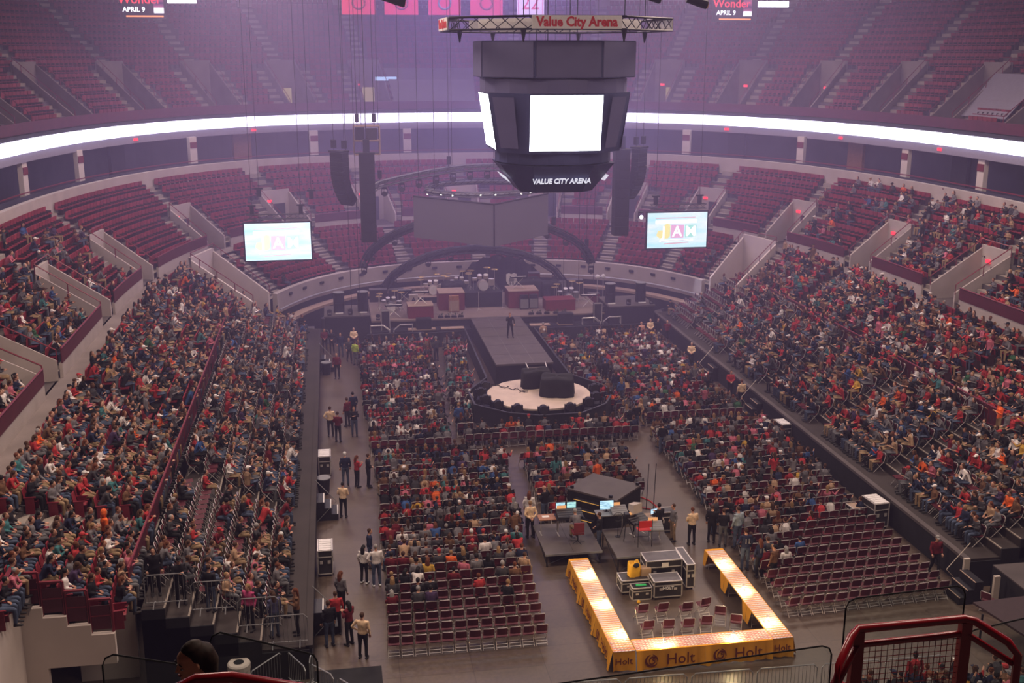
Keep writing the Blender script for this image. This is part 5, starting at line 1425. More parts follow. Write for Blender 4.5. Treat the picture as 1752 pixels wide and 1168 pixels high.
def drum_kit(lab, x, y, z, s=1.0, head='cream', shell='cream', rz=0):
    o = thing('drum_kit', lab, 'drum kit', (x, y, z), rz)
    def drum(n, c, r, h, tilt=0, m=shell):
        g = MB(); d = V(0, math.sin(tilt), math.cos(tilt)); p = V(c); g.tube([p - d * h / 2, p + d * h / 2], r, 14, hint=(1, 0, 0)); b = g.build(n, M[m], o)
        g = MB(); g.tube([p + d * h / 2, p + d * (h / 2 + .012)], r * .97, 14, hint=(1, 0, 0)); g.build('drum_head', M['white'], b)
        return b
    g = MB(); g.tube([(0, -.42 * s, .33 * s), (0, .1 * s, .33 * s)], .33 * s, 18, hint=(0, 0, 1)); b = g.build('bass_drum', M[shell], o)
    g = MB(); g.tube([(0, -.44 * s, .33 * s), (0, -.42 * s, .33 * s)], .30 * s, 18, hint=(0, 0, 1)); g.build('drum_head', M['white'], b)
    drum('tom', (-.2 * s, -.1 * s, .85 * s), .15 * s, .22 * s, -.3); drum('tom', (.2 * s, -.1 * s, .85 * s), .16 * s, .24 * s, -.3)
    drum('floor_tom', (.6 * s, .35 * s, .4 * s), .2 * s, .4 * s); drum('snare_drum', (-.45 * s, .4 * s, .6 * s), .18 * s, .14 * s)
    g = MB(); g.tube([(.6 * s + .18 * math.cos(k), .35 * s, 0) for k in (0, .01)], .01, 3)
    for i, (cx2, cy2, cz) in enumerate(((-.75, 0, 1.25), (.75, -.05, 1.3), (-.8, .5, .95), (.3, .1, 1.4))):
        g = MB(); g.tube([(cx2 * s, cy2 * s, 0), (cx2 * s, cy2 * s, cz * s)], .018, 5)
        for a in (0, 2.1, 4.2): g.tube([(cx2 * s, cy2 * s, .25 * s), ((cx2 + .22 * math.cos(a)) * s, (cy2 + .22 * math.sin(a)) * s, .0)], .014, 4)
        st_ = g.build('cymbal_stand', M['silver'], o)
        g = MB(); g.tube([(cx2 * s, cy2 * s, cz * s - .02), (cx2 * s, cy2 * s, cz * s), (cx2 * s, cy2 * s, cz * s + .03)], [.24 * s, .22 * s, .04 * s], 14, hint=(0, 1, 0)); g.build('cymbal', M['brass'], st_)
    MB().cyl((-.1 * s, .85 * s), .17 * s, .42 * s, .52 * s, 12).build('stool', M['blackmetal'], o); MB().cyl((-.1 * s, .85 * s), .03 * s, 0, .42 * s, 6).build('stool_post', M['silver'], o)
    g = MB()
    for cx2, cy2, r in ((.6, .35, .2), (-.45, .4, .15)):
        for a in (0, 2.1, 4.2): g.tube([((cx2 + r * math.cos(a)) * s, (cy2 + r * math.sin(a)) * s, 0), ((cx2 + r * math.cos(a)) * s, (cy2 + r * math.sin(a)) * s, .5 * s)], .012, 4)
    g.build('drum_legs', M['silver'], o)
    return o
drum_kit('cream drum kit on the black riser at stage centre', -.4, 84.0, 2.65, 1.25)
drum_kit('second drum kit on the left of the stage', -4.1, 86.0, 2.0, 1.15)
boxthing('drum_riser', 'low black riser under the left drum kit', 'riser', -5.4, -3.0, 85.0, 87.6, .5, 'black', 'tan')
drum_kit('percussion drum kit on the right of the stage', 6.3, 83.6, 1.5, 1.2, shell='grey')
drum_kit('small drum kit far right behind the speaker stacks', 10.4, 84.5, 0, 1.0, shell='wood')
drum_kit('small drum kit behind the left speaker stacks', -7.6, 82.8, 1.5, 1.1, shell='grey')
drum_kit('cream drum kit by the left back edge of the stage', -1.9, 87.2, 2.0, 1.1)
boxthing('drum_riser', 'low black riser at the back left of the arch', 'riser', -2.9, -1.0, 86.7, 88.6, .5, 'black', 'black')
def keyboard(lab, x, y, z, rz=0):
    o = thing('keyboard', lab, 'keyboard', (x, y, z), rz)
    MB().box(-.65, .65, -.17, .17, .82, .92).build('body', M['blackmetal'], o); MB().box(-.58, .58, -.16, -.02, .92, .935).build('keys', M['white'], o)
    g = MB(); g.tube([(-.45, -.15, 0), (.45, .15, .82)], .02, 4); g.tube([(.45, -.15, 0), (-.45, .15, .82)], .02, 4); g.build('stand', M['silver'], o)
for a in (('keyboard on a crossed stand, left part of the stage', -7.5, 80.8, 1.5), ('keyboard on the left front riser', -5.5, 80.7, 2.45), ('keyboard beside the letter box left', -6.4, 86.0, 1.5), ('keyboard on the riser right of the drums', 2.3, 83.2, 2.85),
          ('keyboard far right on the stage', 7.6, 82.0, 1.5)): keyboard(*a)
def mic(lab, x, y, z, h=1.5):
    o = thing('microphone_stand', lab, 'stand', (x, y, z)); g = MB(); g.tube([(0, 0, 0), (0, 0, h)], .014, 4)
    for a in (0, 2.1, 4.2): g.tube([(0, 0, .1), (.25 * math.cos(a), .25 * math.sin(a), 0)], .012, 4)
    g.build('pole', M['silver'], o); MB().ball((0, 0, h + .05), .05, 6, 4).build('microphone', M['grey'], o)
for i, (x, y) in enumerate(((-7.0, 83.6), (-3.2, 80.9), (-1.0, 81.9), (.9, 82.2), (5.4, 83.0), (7.7, 84.2), (-5.0, 83.9), (4.0, 86.2))): mic('%s microphone stand from the left across the stage' % ORDL[[-7.0, -5.0, -3.2, -1.0, .9, 4.0, 5.4, 7.7].index(x)], x, y, 1.5, 1.4)
for i, (x, y) in enumerate(((8.9, 84.6), (9.4, 84.7))):
    o = thing('globe_lamp', '%s white globe lamp on a stand right of the stage' % ('left' if i == 0 else 'right'), 'lamp', (x, y, 0)); MB().tube([(0, 0, 0), (0, 0, 3.1)], .03, 5).build('pole', M['silver'], o); MB().ball((0, 0, 3.25), .19, 10, 8).build('globe', M['white'], o)
    MB().cyl((0, 0), .25, 0, .03, 10).build('base', M['blackmetal'], o)
# plants / cables at stage lip
for i, x in enumerate((-4.1, -3.6, -3.1, -2.6, 2.7, 3.3, 3.9, 4.6, 5.2)):
    o = thing('potted_plant', 'low dark green plant at the stage lip, %s from the left' % ORDL[i], 'plant', (x, 79.85, 1.5)); MB().box(-.2, .2, -.1, .1, 0, .14).build('trough', M['blackmetal'], o)
    g = MB()
    for k in range(14):
        a = k * 2.4; r = .22 + .08 * math.sin(k * 5); p = V(.12 * math.cos(k * 1.7), 0, .12); q = p + V(r * math.cos(a), r * math.sin(a) * .6, .16 + .1 * math.sin(k * 3)); s_ = V(-math.sin(a), math.cos(a), 0) * .03
        g.add([p, (p + q) / 2 + s_ + V(0, 0, .06), q, (p + q) / 2 - s_ + V(0, 0, .06)], [(0, 1, 2, 3)])
    g.build('leaves', mat('plant_leaf', (.03, .06, .03), .7) if i == 0 else bpy.data.materials['plant_leaf'], o, kind='stuff')
# black mesh backdrop and masking at the back
o = thing('backdrop_mound', 'black draped curtain mass under the arched truss', 'curtain', (0, 0, 0))
g = MB(); pts = [(-2.0 + .45 * i, 88.4 + .25 * math.sin(i * 1.9), 0) for i in range(17)]; vs = []
for i, (x, y, z) in enumerate(pts):
    k = (i - 8) / 8; vs += [(x, y, 1.5), (x, y + .1, 1.5 + 3.0 * math.sqrt(max(0, 1 - (k * .97) ** 2)) + .15 * math.sin(i * 2.7))]
g.add(vs, [(2 * i, 2 * i + 2, 2 * i + 3, 2 * i + 1) for i in range(16)]); g.build('cloth', M['black'], o)
def mound(lab, x, y, sx, sy, sz): draped('draped_equipment', lab, (x, y, 1.5), .2, sx, sy, sz, .25)['category'] = 'equipment'
mound('black draped mound of gear left of the centre drums', -2.5, 85.5, .9, 1.0, 1.5); mound('black draped mound of gear right of the centre drums', 3.6, 86.6, 1.2, 1.0, 1.35)
mound('black draped gear behind the right amplifiers', 5.4, 86.0, .8, .8, 1.2)
o = thing('shield_sign', 'white shield sign with a dark crest standing behind the drums', 'sign', (2.2, 86.0, 1.5))
sh = [(-.42, 1.0), (-.42, .45), (-.3, .2), (0, 0), (.3, .2), (.42, .45), (.42, 1.0), (.2, 1.08), (0, 1.0), (-.2, 1.08)]
g = MB(); g.add([(x, 0, z + .9) for x, z in sh] + [(x, .05, z + .9) for x, z in sh], [tuple(range(10)), tuple(range(19, 9, -1))] + [(i, i + 10, (i + 1) % 10 + 10, (i + 1) % 10) for i in range(10)]); g.build('board', M['white'], o)
g = MB(); g.cbox((0, -.02, 1.45), (.4, .02, .3)); g.cbox((-.1, -.02, 1.15), (.12, .02, .2)); g.cbox((.12, -.02, 1.15), (.12, .02, .2)); g.build('crest', M['grey'], o)
g = MB(); g.tube([(0, .04, 0), (0, .04, 1.0)], .03, 4); g.build('post', M['blackmetal'], o)
# gear crowd behind the wings
for i, (x, y, w_, h, m) in enumerate(((-12.3, 83.1, 1.1, 1.0, 'case'), (-9.9, 84.2, 1.0, 1.3, 'grey'), (-8.4, 86.0, 1.4, 1.0, 'case'), (-14.0, 80.5, 1.3, .9, 'case'), (-7.0, 86.3, 1.2, .9, 'case'), (7.5, 86.3, 1.3, 1.2, 'case'),
                                    (11.9, 83.2, 1.0, 1.1, 'case'), (13.0, 81.5, 1.0, .9, 'grey'), (9.0, 85.9, .9, 1.6, 'maroon_box'), (4.4, 87.7, .9, 1.6, 'maroon_box'), (6.3, 86.3, .9, 1.1, 'grey'))):
    nm = ['behind the far left wing', 'behind the left speaker stacks', 'at the back left of the stage', 'left of the wing by the wall', 'on the stage back left', 'at the back right of the stage', 'behind the right stacks', 'far right by the side deck', 'tall and maroon, back right', 'tall and maroon, behind the arch', 'grey, back right of the arch'][i]
    boxthing('road_case', 'equipment case ' + nm, 'case', x - w_ / 2, x + w_ / 2, y, y + .7, h, m, 'case_grey', 1.5 if -9 < x < 8.2 else 0)
# crowd fences beside the stage ends
def fence(p, q, lab, m='grey', h=1.05, group=None, z=0):
    p, q = Vector((*p, z)), Vector((*q, z)); d = q - p; L = d.length; a = math.atan2(d.y, d.x)
    o = thing('crowd_barrier', lab, 'barrier', tuple(p), a, group)
    g = MB(); g.tube([(.03, 0, .12), (.03, 0, h - .12), (.15, 0, h), (L - .15, 0, h), (L - .03, 0, h - .12), (L - .03, 0, .12), (.03, 0, .12)], .022, 5); g.build('frame', M[m], o)
    nb = max(4, int(L / .13)); bm_ = MB().tube([(0, 0, .12), (0, 0, h)], .009, 4).mesh('bar', M[m])
    if nb <= 24:
        for k in range(1, nb): link('bar', bm_, o, (L * k / nb, 0, 0))
    g = MB()
    for x in (.3, L - .3): g.tube([(x, -.3, .01), (x, .0, .13), (x, .3, .01)], .018, 4); 
    for k, x in enumerate((.3, L - .3)):
        MB().tube([(x, -.3, .01), (x, 0, .13), (x, .3, .01)], .018, 4).build('foot', M[m], o)
    return o
fence((-14.2, 80.3), (-12.3, 79.2), 'grey crowd barrier at the far end of the left side deck'); fence((-16.4, 81.3), (-14.4, 80.4), 'grey crowd barrier left of it by the wall corner')
fence((12.5, 81.3), (14.2, 82.4), 'grey crowd barrier at the far end of the right side deck')
# ---------------------------------------------------------------- sponsor tables: a U of folding tables under gold cloths
def table(name_lab, cx_, cy_, rz, L=2.44, W_=.76):
    o = thing('folding_table', name_lab, 'table', (cx_, cy_, 0), rz)
    MB().box(-L / 2 + .01, L / 2 - .01, -W_ / 2 + .01, W_ / 2 - .01, .70, .735).build('tabletop', M['grey'], o)
    lg = MB().tube([(0, -.28, 0), (0, -.28, .7)], .014, 4).tube([(0, .28, 0), (0, .28, .7)], .014, 4).tube([(0, -.28, .12), (0, .28, .12)], .012, 4).mesh('leg', M['silver'])
    for x in (-L / 2 + .3, L / 2 - .3): link('leg', lg, o, (x, 0, 0))
def cloth(lab, cx_, cy_, rz, L, drops, W_=.78, words=None):
    """cloth over a table; drops = hang length on front(-y), back(+y), left(-x), right(+x)"""
    o = thing('tablecloth', lab, 'tablecloth', (cx_, cy_, 0), rz, 'gold cloths of the U shaped table')
    h = .75
    MB().box(-L / 2, L / 2, -W_ / 2, W_ / 2, h - .008, h).build('top', M['gold'], o)
    def drape(p, q, drop, nout):
        g = MB(); n = max(6, int((Vector(q) - Vector(p)).length / .07)); vs = []
        for i in range(n + 1):
            k = i / n; x = p[0] + (q[0] - p[0]) * k; y = p[1] + (q[1] - p[1]) * k
            for j in range(5):
                u = j / 4; d = .012 + u * (.05 + .028 * math.sin(i * 1.15) + .03 * math.sin(i * .31 + 1))
                if min(k, 1 - k) < .08: d += u * .07
                vs.append((x + nout[0] * d, y + nout[1] * d, h - drop * u))
        m = 5
        g.add(vs, [(i * m + j, i * m + j + 1, (i + 1) * m + j + 1, (i + 1) * m + j) for i in range(n) for j in range(m - 1)])
        return g.build('drape', M['gold'], o, smooth=True)
    f, b, l, r = drops; x, y = L / 2, W_ / 2
    if f: dr = drape((-x, -y), (x, -y), f, (0, -1))
    if b: drape((-x, y), (x, y), b, (0, 1))
    if l: drape((-x, -y), (-x, y), l, (-1, 0))
    if r: drape((x, -y), (x, y), r, (1, 0))
    return o
def holt(o, x, y, z, rot, size=.46, logo=True):
    """printed name, with the round swirl emblem beside it; rot = rotation of the face"""
    e = link('print', None, o, (x, y, z)); e.rotation_euler = rot
    text('Holt', size, M['print_brown'], e, (.28 if logo else 0, 0, 0), (0, 0, 0), depth=.004)
    if logo:
        g = MB(); r = size * .42; c = -.62 * size / .46
        def arc(cx2, cy2, r2, a0, a1, w_):
            n = 12; a = [R(a0 + (a1 - a0) * k / n) for k in range(n + 1)]; vs = []
            for k, t in enumerate(a):
                ww = w_ * math.sin(PI * (k + .6) / (n + 1.2)) ** .6
                vs += [(cx2 + (r2 - ww) * math.cos(t), cy2 + (r2 - ww) * math.sin(t), .004), (cx2 + r2 * math.cos(t), cy2 + r2 * math.sin(t), .004)]
            g.add(vs, [(2 * k, 2 * k + 2, 2 * k + 3, 2 * k + 1) for k in range(n)])
        arc(c, 0, r, 100, 330, .085); arc(c, 0, r, -10, 80, .05); arc(c + .05, .02, r * .62, 20, 210, .06); arc(c + .02, -.03, r * .5, 190, 380, .06)
        arc(c + .08, .05, r * .25, 0, 360, .04)
        g.build('emblem', M['print_brown'], e)
names = ['near', 'middle', 'far']
for i in range(3):
    y = 32.9 + 1.22 + i * 2.42 + .05
    table('folding table under the left arm of the U, %s one' % names[i], -2.42, y, PI / 2)
    c = cloth('gold cloth on the left arm of the U, %s table' % names[i], -2.42, y, PI / 2, 2.42, (0.0, .70, .70 if i == 0 else 0, .70 if i == 2 else 0))
    holt(c, .05, .47, .38, (PI / 2 - .08, 0, PI))
    if i == 0: holt(c, -1.29, .02, .40, (PI / 2 - .08, 0, -PI / 2), .34, False)
    table('folding table under the right arm of the U, %s one' % names[i], 3.27, y, PI / 2)
    c = cloth('gold cloth on the right arm of the U, %s table' % names[i], 3.27, y, PI / 2, 2.42, (.70, 0, .70 if i == 0 else 0, .70 if i == 2 else 0))
    if i == 0: holt(c, -1.29, .02, .40, (PI / 2 - .08, 0, -PI / 2), .34, False)
    for s_ in (-1, 1):
        if (i, s_) != (0, -1):
            g = MB(); g.add([(s_ * 1.2, .395, .75), (s_ * .72, .395, .75), (s_ * .95, .43, .12), (s_ * 1.2, .43, .10)], [(0, 1, 2, 3)]); g.build('corner_drape', M['gold'], c)
for i in range(2):
    x = -2.0 + 1.22 + i * 2.44
    table('folding table at the base of the U, %s one' % ('left' if i == 0 else 'right'), x, 33.28, 0)
    c = cloth('gold cloth on the base of the U, %s table' % ('left' if i == 0 else 'right'), x, 33.28, 0, 2.44, (.70, 0, 0, 0))
    holt(c, .05, -.47, .38, (PI / 2 - .08, 0, 0), .56)
# leaflets in rows on the cloths
lm = bpy.data.meshes.new('leaflet')
g = MB(); g.box(-.06, .06, -.045, .045, 0, .012, 0); g.box(-.058, .058, .004, .034, .012, .0135, 1, bot=False); g.box(-.055, -.01, -.035, -.015, .012, .0135, 1, bot=False)
lm = g.mesh('leaflet', [M['paper'], M['paper_red']])
LF = []
for cx_ in (-2.42, 3.27):
    for i in range(6):
        for j in range(50): LF.append((cx_ - .305 + i * .122, 32.98 + j * .143, 0))
for i in range(38):
    for j in range(6): LF.append((-1.93 + i * .128, 33.0 + j * .112, 0))
LPOS = np.array([(x, y, .755) for x, y, _ in LF]); dL = proj(LPOS)[2]; oL = np.argsort(dL)
lamps = [(-2.37, 38.78), (-2.33, 36.36), (-2.28, 34.14), (-1.01, 33.1), (1.49, 33.17), (3.12, 38.78), (3.12, 36.52), (3.12, 34.1)]
g = MB()
for n_, i in enumerate(oL):
    x, y, _ = LPOS[i]
    if min(math.hypot(x - a, y - b) for a, b in lamps) < .10: continue
    a = rng.normal(0, .05)
    if n_ < 300: link('leaflet', lm, None, (x, y, .751), a, 'small white and red leaflet laid in neat rows on the gold cloths', 'leaflet', 'leaflets on the nearer gold cloths')
    else: g.cbox((x, y, .757), (.12, .09, .012), a); g.cbox((x, y + .02, .764), (.11, .02, .002), a, 1)
g.build('leaflets', [M['paper'], M['paper_red']], label='rows of small white and red leaflets on the far ends of the gold tables', cat='leaflet', kind='stuff')
for i, (x, y) in enumerate(lamps):
    lab = ['lit clip lamp on the left arm of the U, far one', 'lit clip lamp on the left arm of the U, middle one', 'lit clip lamp on the left arm of the U, near one', 'lit clip lamp on the base of the U, left one',
           'lit clip lamp on the base of the U, right one', 'lit clip lamp on the right arm of the U, far one', 'lit clip lamp on the right arm of the U, middle one', 'lit clip lamp on the right arm of the U, near one'][i]
    o = thing('table_lamp', lab, 'lamp', (x, y, .75))
    MB().cyl((0, 0), .07, 0, .02, 10).build('base', M['silver'], o); MB().tube([(0, 0, .02), (0, 0, .28), (.02, -.05, .33)], .01, 5).build('stem', M['silver'], o)
    g = MB(); g.tube([(.02, -.05, .35), (.02, -.08, .31), (.02, -.12, .24)], [.02, .05, .075], 10, cap=False); g.build('shade', M['silver'], o)
    MB().ball((.02, -.10, .245), .042, 8, 6).build('bulb', M['lampwarm'], o)
    l = bpy.data.lights.new('lamp_glow', 'POINT'); l.energy = 70; l.color = (1, .68, .34); l.shadow_soft_size = .04
    lo_ = bpy.data.objects.new('lamp_glow', l); COL.objects.link(lo_); lo_.location = (x + .02, y - .12, .95)
# chairs inside the U
for i, (x, y) in enumerate([(-1.04, 34.99), (-.27, 34.96), (.45, 34.91), (1.17, 34.99), (-.9, 36.22), (-.15, 36.18), (.75, 36.08), (1.5, 36.3), (1.95, 35.6), (2.3, 34.9)]):
    lab = ['first', 'second', 'third', 'fourth', 'first', 'second', 'third', 'fourth', 'ninth', 'tenth'][i]
    lab = 'empty folding chair inside the U, near row, %s from left' % lab if i < 4 else 'empty folding chair inside the U, far row, %s from left' % lab if i < 8 else 'empty folding chair inside the U, turned, by the right arm, %s one' % ('farther' if i == 8 else 'nearer')
    folding_chair((x, y, 0), (0 if i < 8 else -.35) + rng.normal(0, .06), lab, 'folding chairs inside the U')

# ---------------------------------------------------------------- sound and light desks
def platform(lab, x0, x1, y0, y1, z, seam=None):
    o = thing('platform', lab, 'platform', ((x0 + x1) / 2, (y0 + y1) / 2, 0)); hx, hy = (x1 - x0) / 2, (y1 - y0) / 2
    n = 2
    for k in range(n):
        xa = -hx + 2 * hx * k / n; MB().box(xa + .005, xa + 2 * hx / n - .005, -hy, hy, z - .08, z).build('deck_panel', M['deck'], o)
    g = MB()
    g.box(-hx, hx, -hy - .02, -hy, z - .09, z + .003); g.build('edge_strip', M['grey'], o)
    lg = MB().tube([(0, 0, 0), (0, 0, z - .08)], .03, 5).mesh('leg', M['blackmetal'])
    for x in (-hx + .08, 0, hx - .08):
        for y in (-hy + .08, hy - .08): link('leg', lg, o, (x, y, 0))
    g = MB()
    for s in (-1, 1): g.tube([(s * -hx * .95, -hy + .08, .1), (0, -hy + .08, z - .1)], .018, 4)
    for s in (-1, 1): g.tube([(s * (hx - .08), -hy + .08, .1), (s * (hx - .08), hy - .08, z - .1)], .018, 4)
    g.build('brace', M['blackmetal'], o)
    return o
platform('low dark platform under the left sound desk', -3.6, -1.2, 41.1, 44.1, .6)
platform('higher dark platform with red chair behind the road cases', -.87, 1.72, 40.0, 42.75, .8)
o = thing('camera_platform', 'tall dark diamond-turned platform with side steps behind the desks', 'platform', (0, 45.75, 0), R(-44))
hx, hy = 1.28, 1.15
MB().box(-hx, hx, -hy, hy, 1.42, 1.5).build('deck', M['deck'], o); MB().box(-hx + .03, hx - .03, -hy + .03, hy - .03, 0, 1.42).build('drape', M['black'], o)
for k in range(4):
    b = MB().box(-.75, .55, -hy - .3 * (k + 1), -hy - .3 * k, 0, 1.2 - .3 * k).build('step', M['blackmetal'], o)
    MB().box(-.75, .55, -hy - .3 * (k + 1) - .005, -hy - .3 * (k + 1) + .04, 1.19 - .3 * k, 1.205 - .3 * k).build('nosing', M['yellow_edge'], b)
for x, y in ((-1.1, -1.0), (.9, -1.0), (1.15, 1.0)): MB().cbox((x, y, 1.56), (.14, .1, .12)).build('clamp', M['blackmetal'], o)
def desk(lab, x, y, z, w_, d, h, m, rz=0):
    o = thing('desk', lab, 'desk', (x, y, z), rz); MB().box(-w_ / 2, w_ / 2, -d / 2, d / 2, h - .04, h).build('tabletop', M[m], o)
    lg = MB().tube([(0, -d * .4, 0), (0, d * .4, 0), (0, 0, .03), (0, 0, h - .04)], .02, 4).mesh('leg', M['silver'])
    for s in (-1, 1): link('leg', lg, o, (s * (w_ / 2 - .12), 0, 0))
    return o
def monitor(lab, x, y, z, w_=.5, h=.3, rz=0, col=(.55, .75, .85)):
    o = thing('monitor', lab, 'monitor', (x, y, z), rz); MB().box(-w_ / 2, w_ / 2, 0, .04, .1, .1 + h).build('housing', M['blackmetal'], o)
    MB().box(-w_ / 2 + .015, w_ / 2 - .015, -.006, 0, .115, .085 + h).build('screen', emat('monitor_picture', col, 1.3, (.15, .3, .4), 6), o)
    MB().box(-.1, .1, -.05, .1, 0, .015).build('foot', M['blackmetal'], o); MB().box(-.03, .03, .02, .05, 0, .15).build('neck', M['blackmetal'], o)
desk('wooden side table at the left of the light desk', -3.05, 43.15, .6, .95, .6, .75, 'wood')
o = thing('paper_sheet', 'white paper on the wooden side table', 'paper', (-3.2, 43.2, 1.352)); MB().box(-.15, .15, -.1, .1, 0, .004).build('sheet', M['paper'], o)
desk('black desk under the left mixing console', -2.2, 43.0, .6, 1.2, .7, .8, 'blackmetal')
def console(lab, x, y, z, w_, rz=0, m='blackmetal'):
    o = thing('mixing_console', lab, 'console', (x, y, z), rz)
    g = MB(); g.add([(-w_ / 2, -.3, 0), (w_ / 2, -.3, 0), (w_ / 2, .3, 0), (-w_ / 2, .3, 0), (-w_ / 2, -.3, .06), (w_ / 2, -.3, .06), (w_ / 2, .3, .24), (-w_ / 2, .3, .24)], [(0, 1, 5, 4), (1, 2, 6, 5), (2, 3, 7, 6), (3, 0, 4, 7), (4, 5, 6, 7), (3, 2, 1, 0)]); g.build('body', M[m], o)
    g = MB(); n = int(w_ / .05)
    for k in range(n):
        for j in range(4): g.cbox((-w_ / 2 + .04 + k * .05, -.22 + j * .14, .085 + j * .042), (.02, .05, .02))
    g.build('faders', M['grey'], o, kind='stuff')
    MB().box(-w_ / 2 + .05, -w_ / 2 + .45, .24, .26, .24, .38).build('meter_screen', emat('meter', (.9, .4, .15), .8), o)
console('wide dark mixing console on the left desk', -2.2, 43.0, 1.4, 1.1)
monitor('left lit monitor above the left console', -2.5, 43.45, 1.45, .42, .3, 0, (.5, .8, .85)); monitor('right lit monitor above the left console', -2.02, 43.45, 1.45, .42, .3, 0, (.5, .85, .7))
desk('grey desk in the middle behind the higher platform', -.35, 43.2, 0, 1.3, .7, 1.35, 'grey'); monitor('lit pale blue monitor on the middle desk', -.5, 43.3, 1.35, .62, .42, 0, (.6, .85, 1.0))
console('pale mixing console on the middle desk', .0, 43.1, 1.35, .7, 0, 'grey')
desk('long desk with papers right of the middle desk', 1.35, 43.7, 0, 1.5, .8, .8, 'tan')
monitor('small bright laptop screen on the right desk', 1.75, 43.75, .8, .34, .24, .3, (.7, .85, 1.0))
o = thing('monitor', 'bulky cream computer monitor seen from behind', 'monitor', (.45, 42.3, 1.7), .5)
g = MB(); g.add([(-.25, -.2, 0), (.25, -.2, 0), (.16, .2, .05), (-.16, .2, .05), (-.25, -.2, .42), (.25, -.2, .42), (.16, .2, .34), (-.16, .2, .34)], [(0, 1, 5, 4), (1, 2, 6, 5), (2, 3, 7, 6), (3, 0, 4, 7), (4, 5, 6, 7), (3, 2, 1, 0)]); g.build('housing', M['cream'], o)
MB().tube([(0, 0, -.9), (0, 0, .02)], .04, 6).build('pole', M['blackmetal'], o)
console('dark tilted console under the cream monitor', .55, 42.1, 1.35, .9, .4); desk('black stand under the tilted console', .55, 42.1, .8, .8, .5, .55, 'blackmetal', .4)
console('small grey mixer on the higher platform, right', 1.15, 41.5, 1.25, .62, -.1, 'grey'); desk('black stand under the small grey mixer', 1.15, 41.5, .8, .6, .5, .45, 'blackmetal', -.1)
def directors(lab, x, y, z):
    o = thing('director_chair', lab, 'chair', (x, y, z)); MB().box(-.27, .27, -.2, .2, .68, .70).build('seat', M['red_canvas'], o); MB().box(-.27, .27, -.26, -.24, .85, 1.15).build('backrest', M['red_canvas'], o)
    for s in (-1, 1): MB().tube([(s * .29, -.25, 0), (s * .29, -.25, 1.2)], .016, 4).build('leg', M['blackmetal'], o); MB().tube([(s * .29, .22, 0), (s * .29, .22, .9), (s * .29, -.25, .9)], .016, 4).build('leg', M['blackmetal'], o)
    MB().tube([(-.29, .22, .25), (.29, .22, .25)], .014, 4).build('footrest', M['blackmetal'], o)
directors('tall red canvas chair on the higher platform', .5, 41.0, .8)
def office(lab, x, y, z, m='maroon_box', rz=0):
    o = thing('office_chair', lab, 'chair', (x, y, z), rz); MB().box(-.24, .24, -.22, .22, .45, .52).build('seat', M[m], o); MB().box(-.22, .22, -.28, -.22, .58, 1.0).build('backrest', M[m], o)
    MB().tube([(0, 0, .08), (0, 0, .45)], .025, 6).build('post', M['blackmetal'], o)
    for k in range(5): a = k * 2 * PI / 5; MB().tube([(0, 0, .1), (.3 * math.cos(a), .3 * math.sin(a), .05)], .02, 4).build('leg', M['blackmetal'], o)
office('maroon office chair on the low left platform', -2.05, 42.0, .6)
o = thing('tripod', 'black camera tripod on the higher platform', 'tripod', (-.05, 41.7, .8)); 
for a in (0, 2.1, 4.2): MB().tube([(0, 0, 1.0), (.35 * math.cos(a), .35 * math.sin(a), 0)], .018, 4).build('leg', M['blackmetal'], o)
MB().box(-.1, .1, -.2, .1, 1.0, 1.15).build('head', M['blackmetal'], o)
o = thing('desk_fan', 'small round fan on a stand beside the pale monitor', 'fan', (-.35, 41.9, .8)); g = MB(); g.tube([(0, 0, .02), (0, 0, .7)], .012, 4); g.tube([(.2 * math.cos(k * PI / 8), 0, .9 + .2 * math.sin(k * PI / 8)) for k in range(17)], .012, 4)
for k in range(8): g.tube([(0, 0, .9), (.2 * math.cos(k * PI / 4), 0, .9 + .2 * math.sin(k * PI / 4))], .006, 3)
g.build('grille', M['blackmetal'], o); MB().cyl((0, 0), .12, 0, .02, 10).build('base', M['blackmetal'], o)
for i, (a, b, c) in enumerate((((1.75, 46.6, .0), (2.6, 46.1, .02), (3.2, 45.0, .02)), ((2.0, 48.2, 0), (2.6, 47.2, .02), (2.9, 45.3, .02)))):
    MB().tube([(a[0], a[1], .03), (b[0], b[1], .03), (c[0], c[1], .03), (c[0] - .3, c[1] - .8, .03)], .025, 5).build('cable', M['red_canvas'], label='red cable on the floor right of the tall platform, %s one' % ('nearer' if i == 0 else 'farther'), cat='cable')
for x in (2.15, 2.5): MB().tube([(x, 46.3, 0), (x + .1, 46.4, 2.2)], .02, 5).build('pole', M['blackmetal'], label='thin dark pole leaning by the tall platform, %s one' % ('left' if x < 2.3 else 'right'), cat='pole')
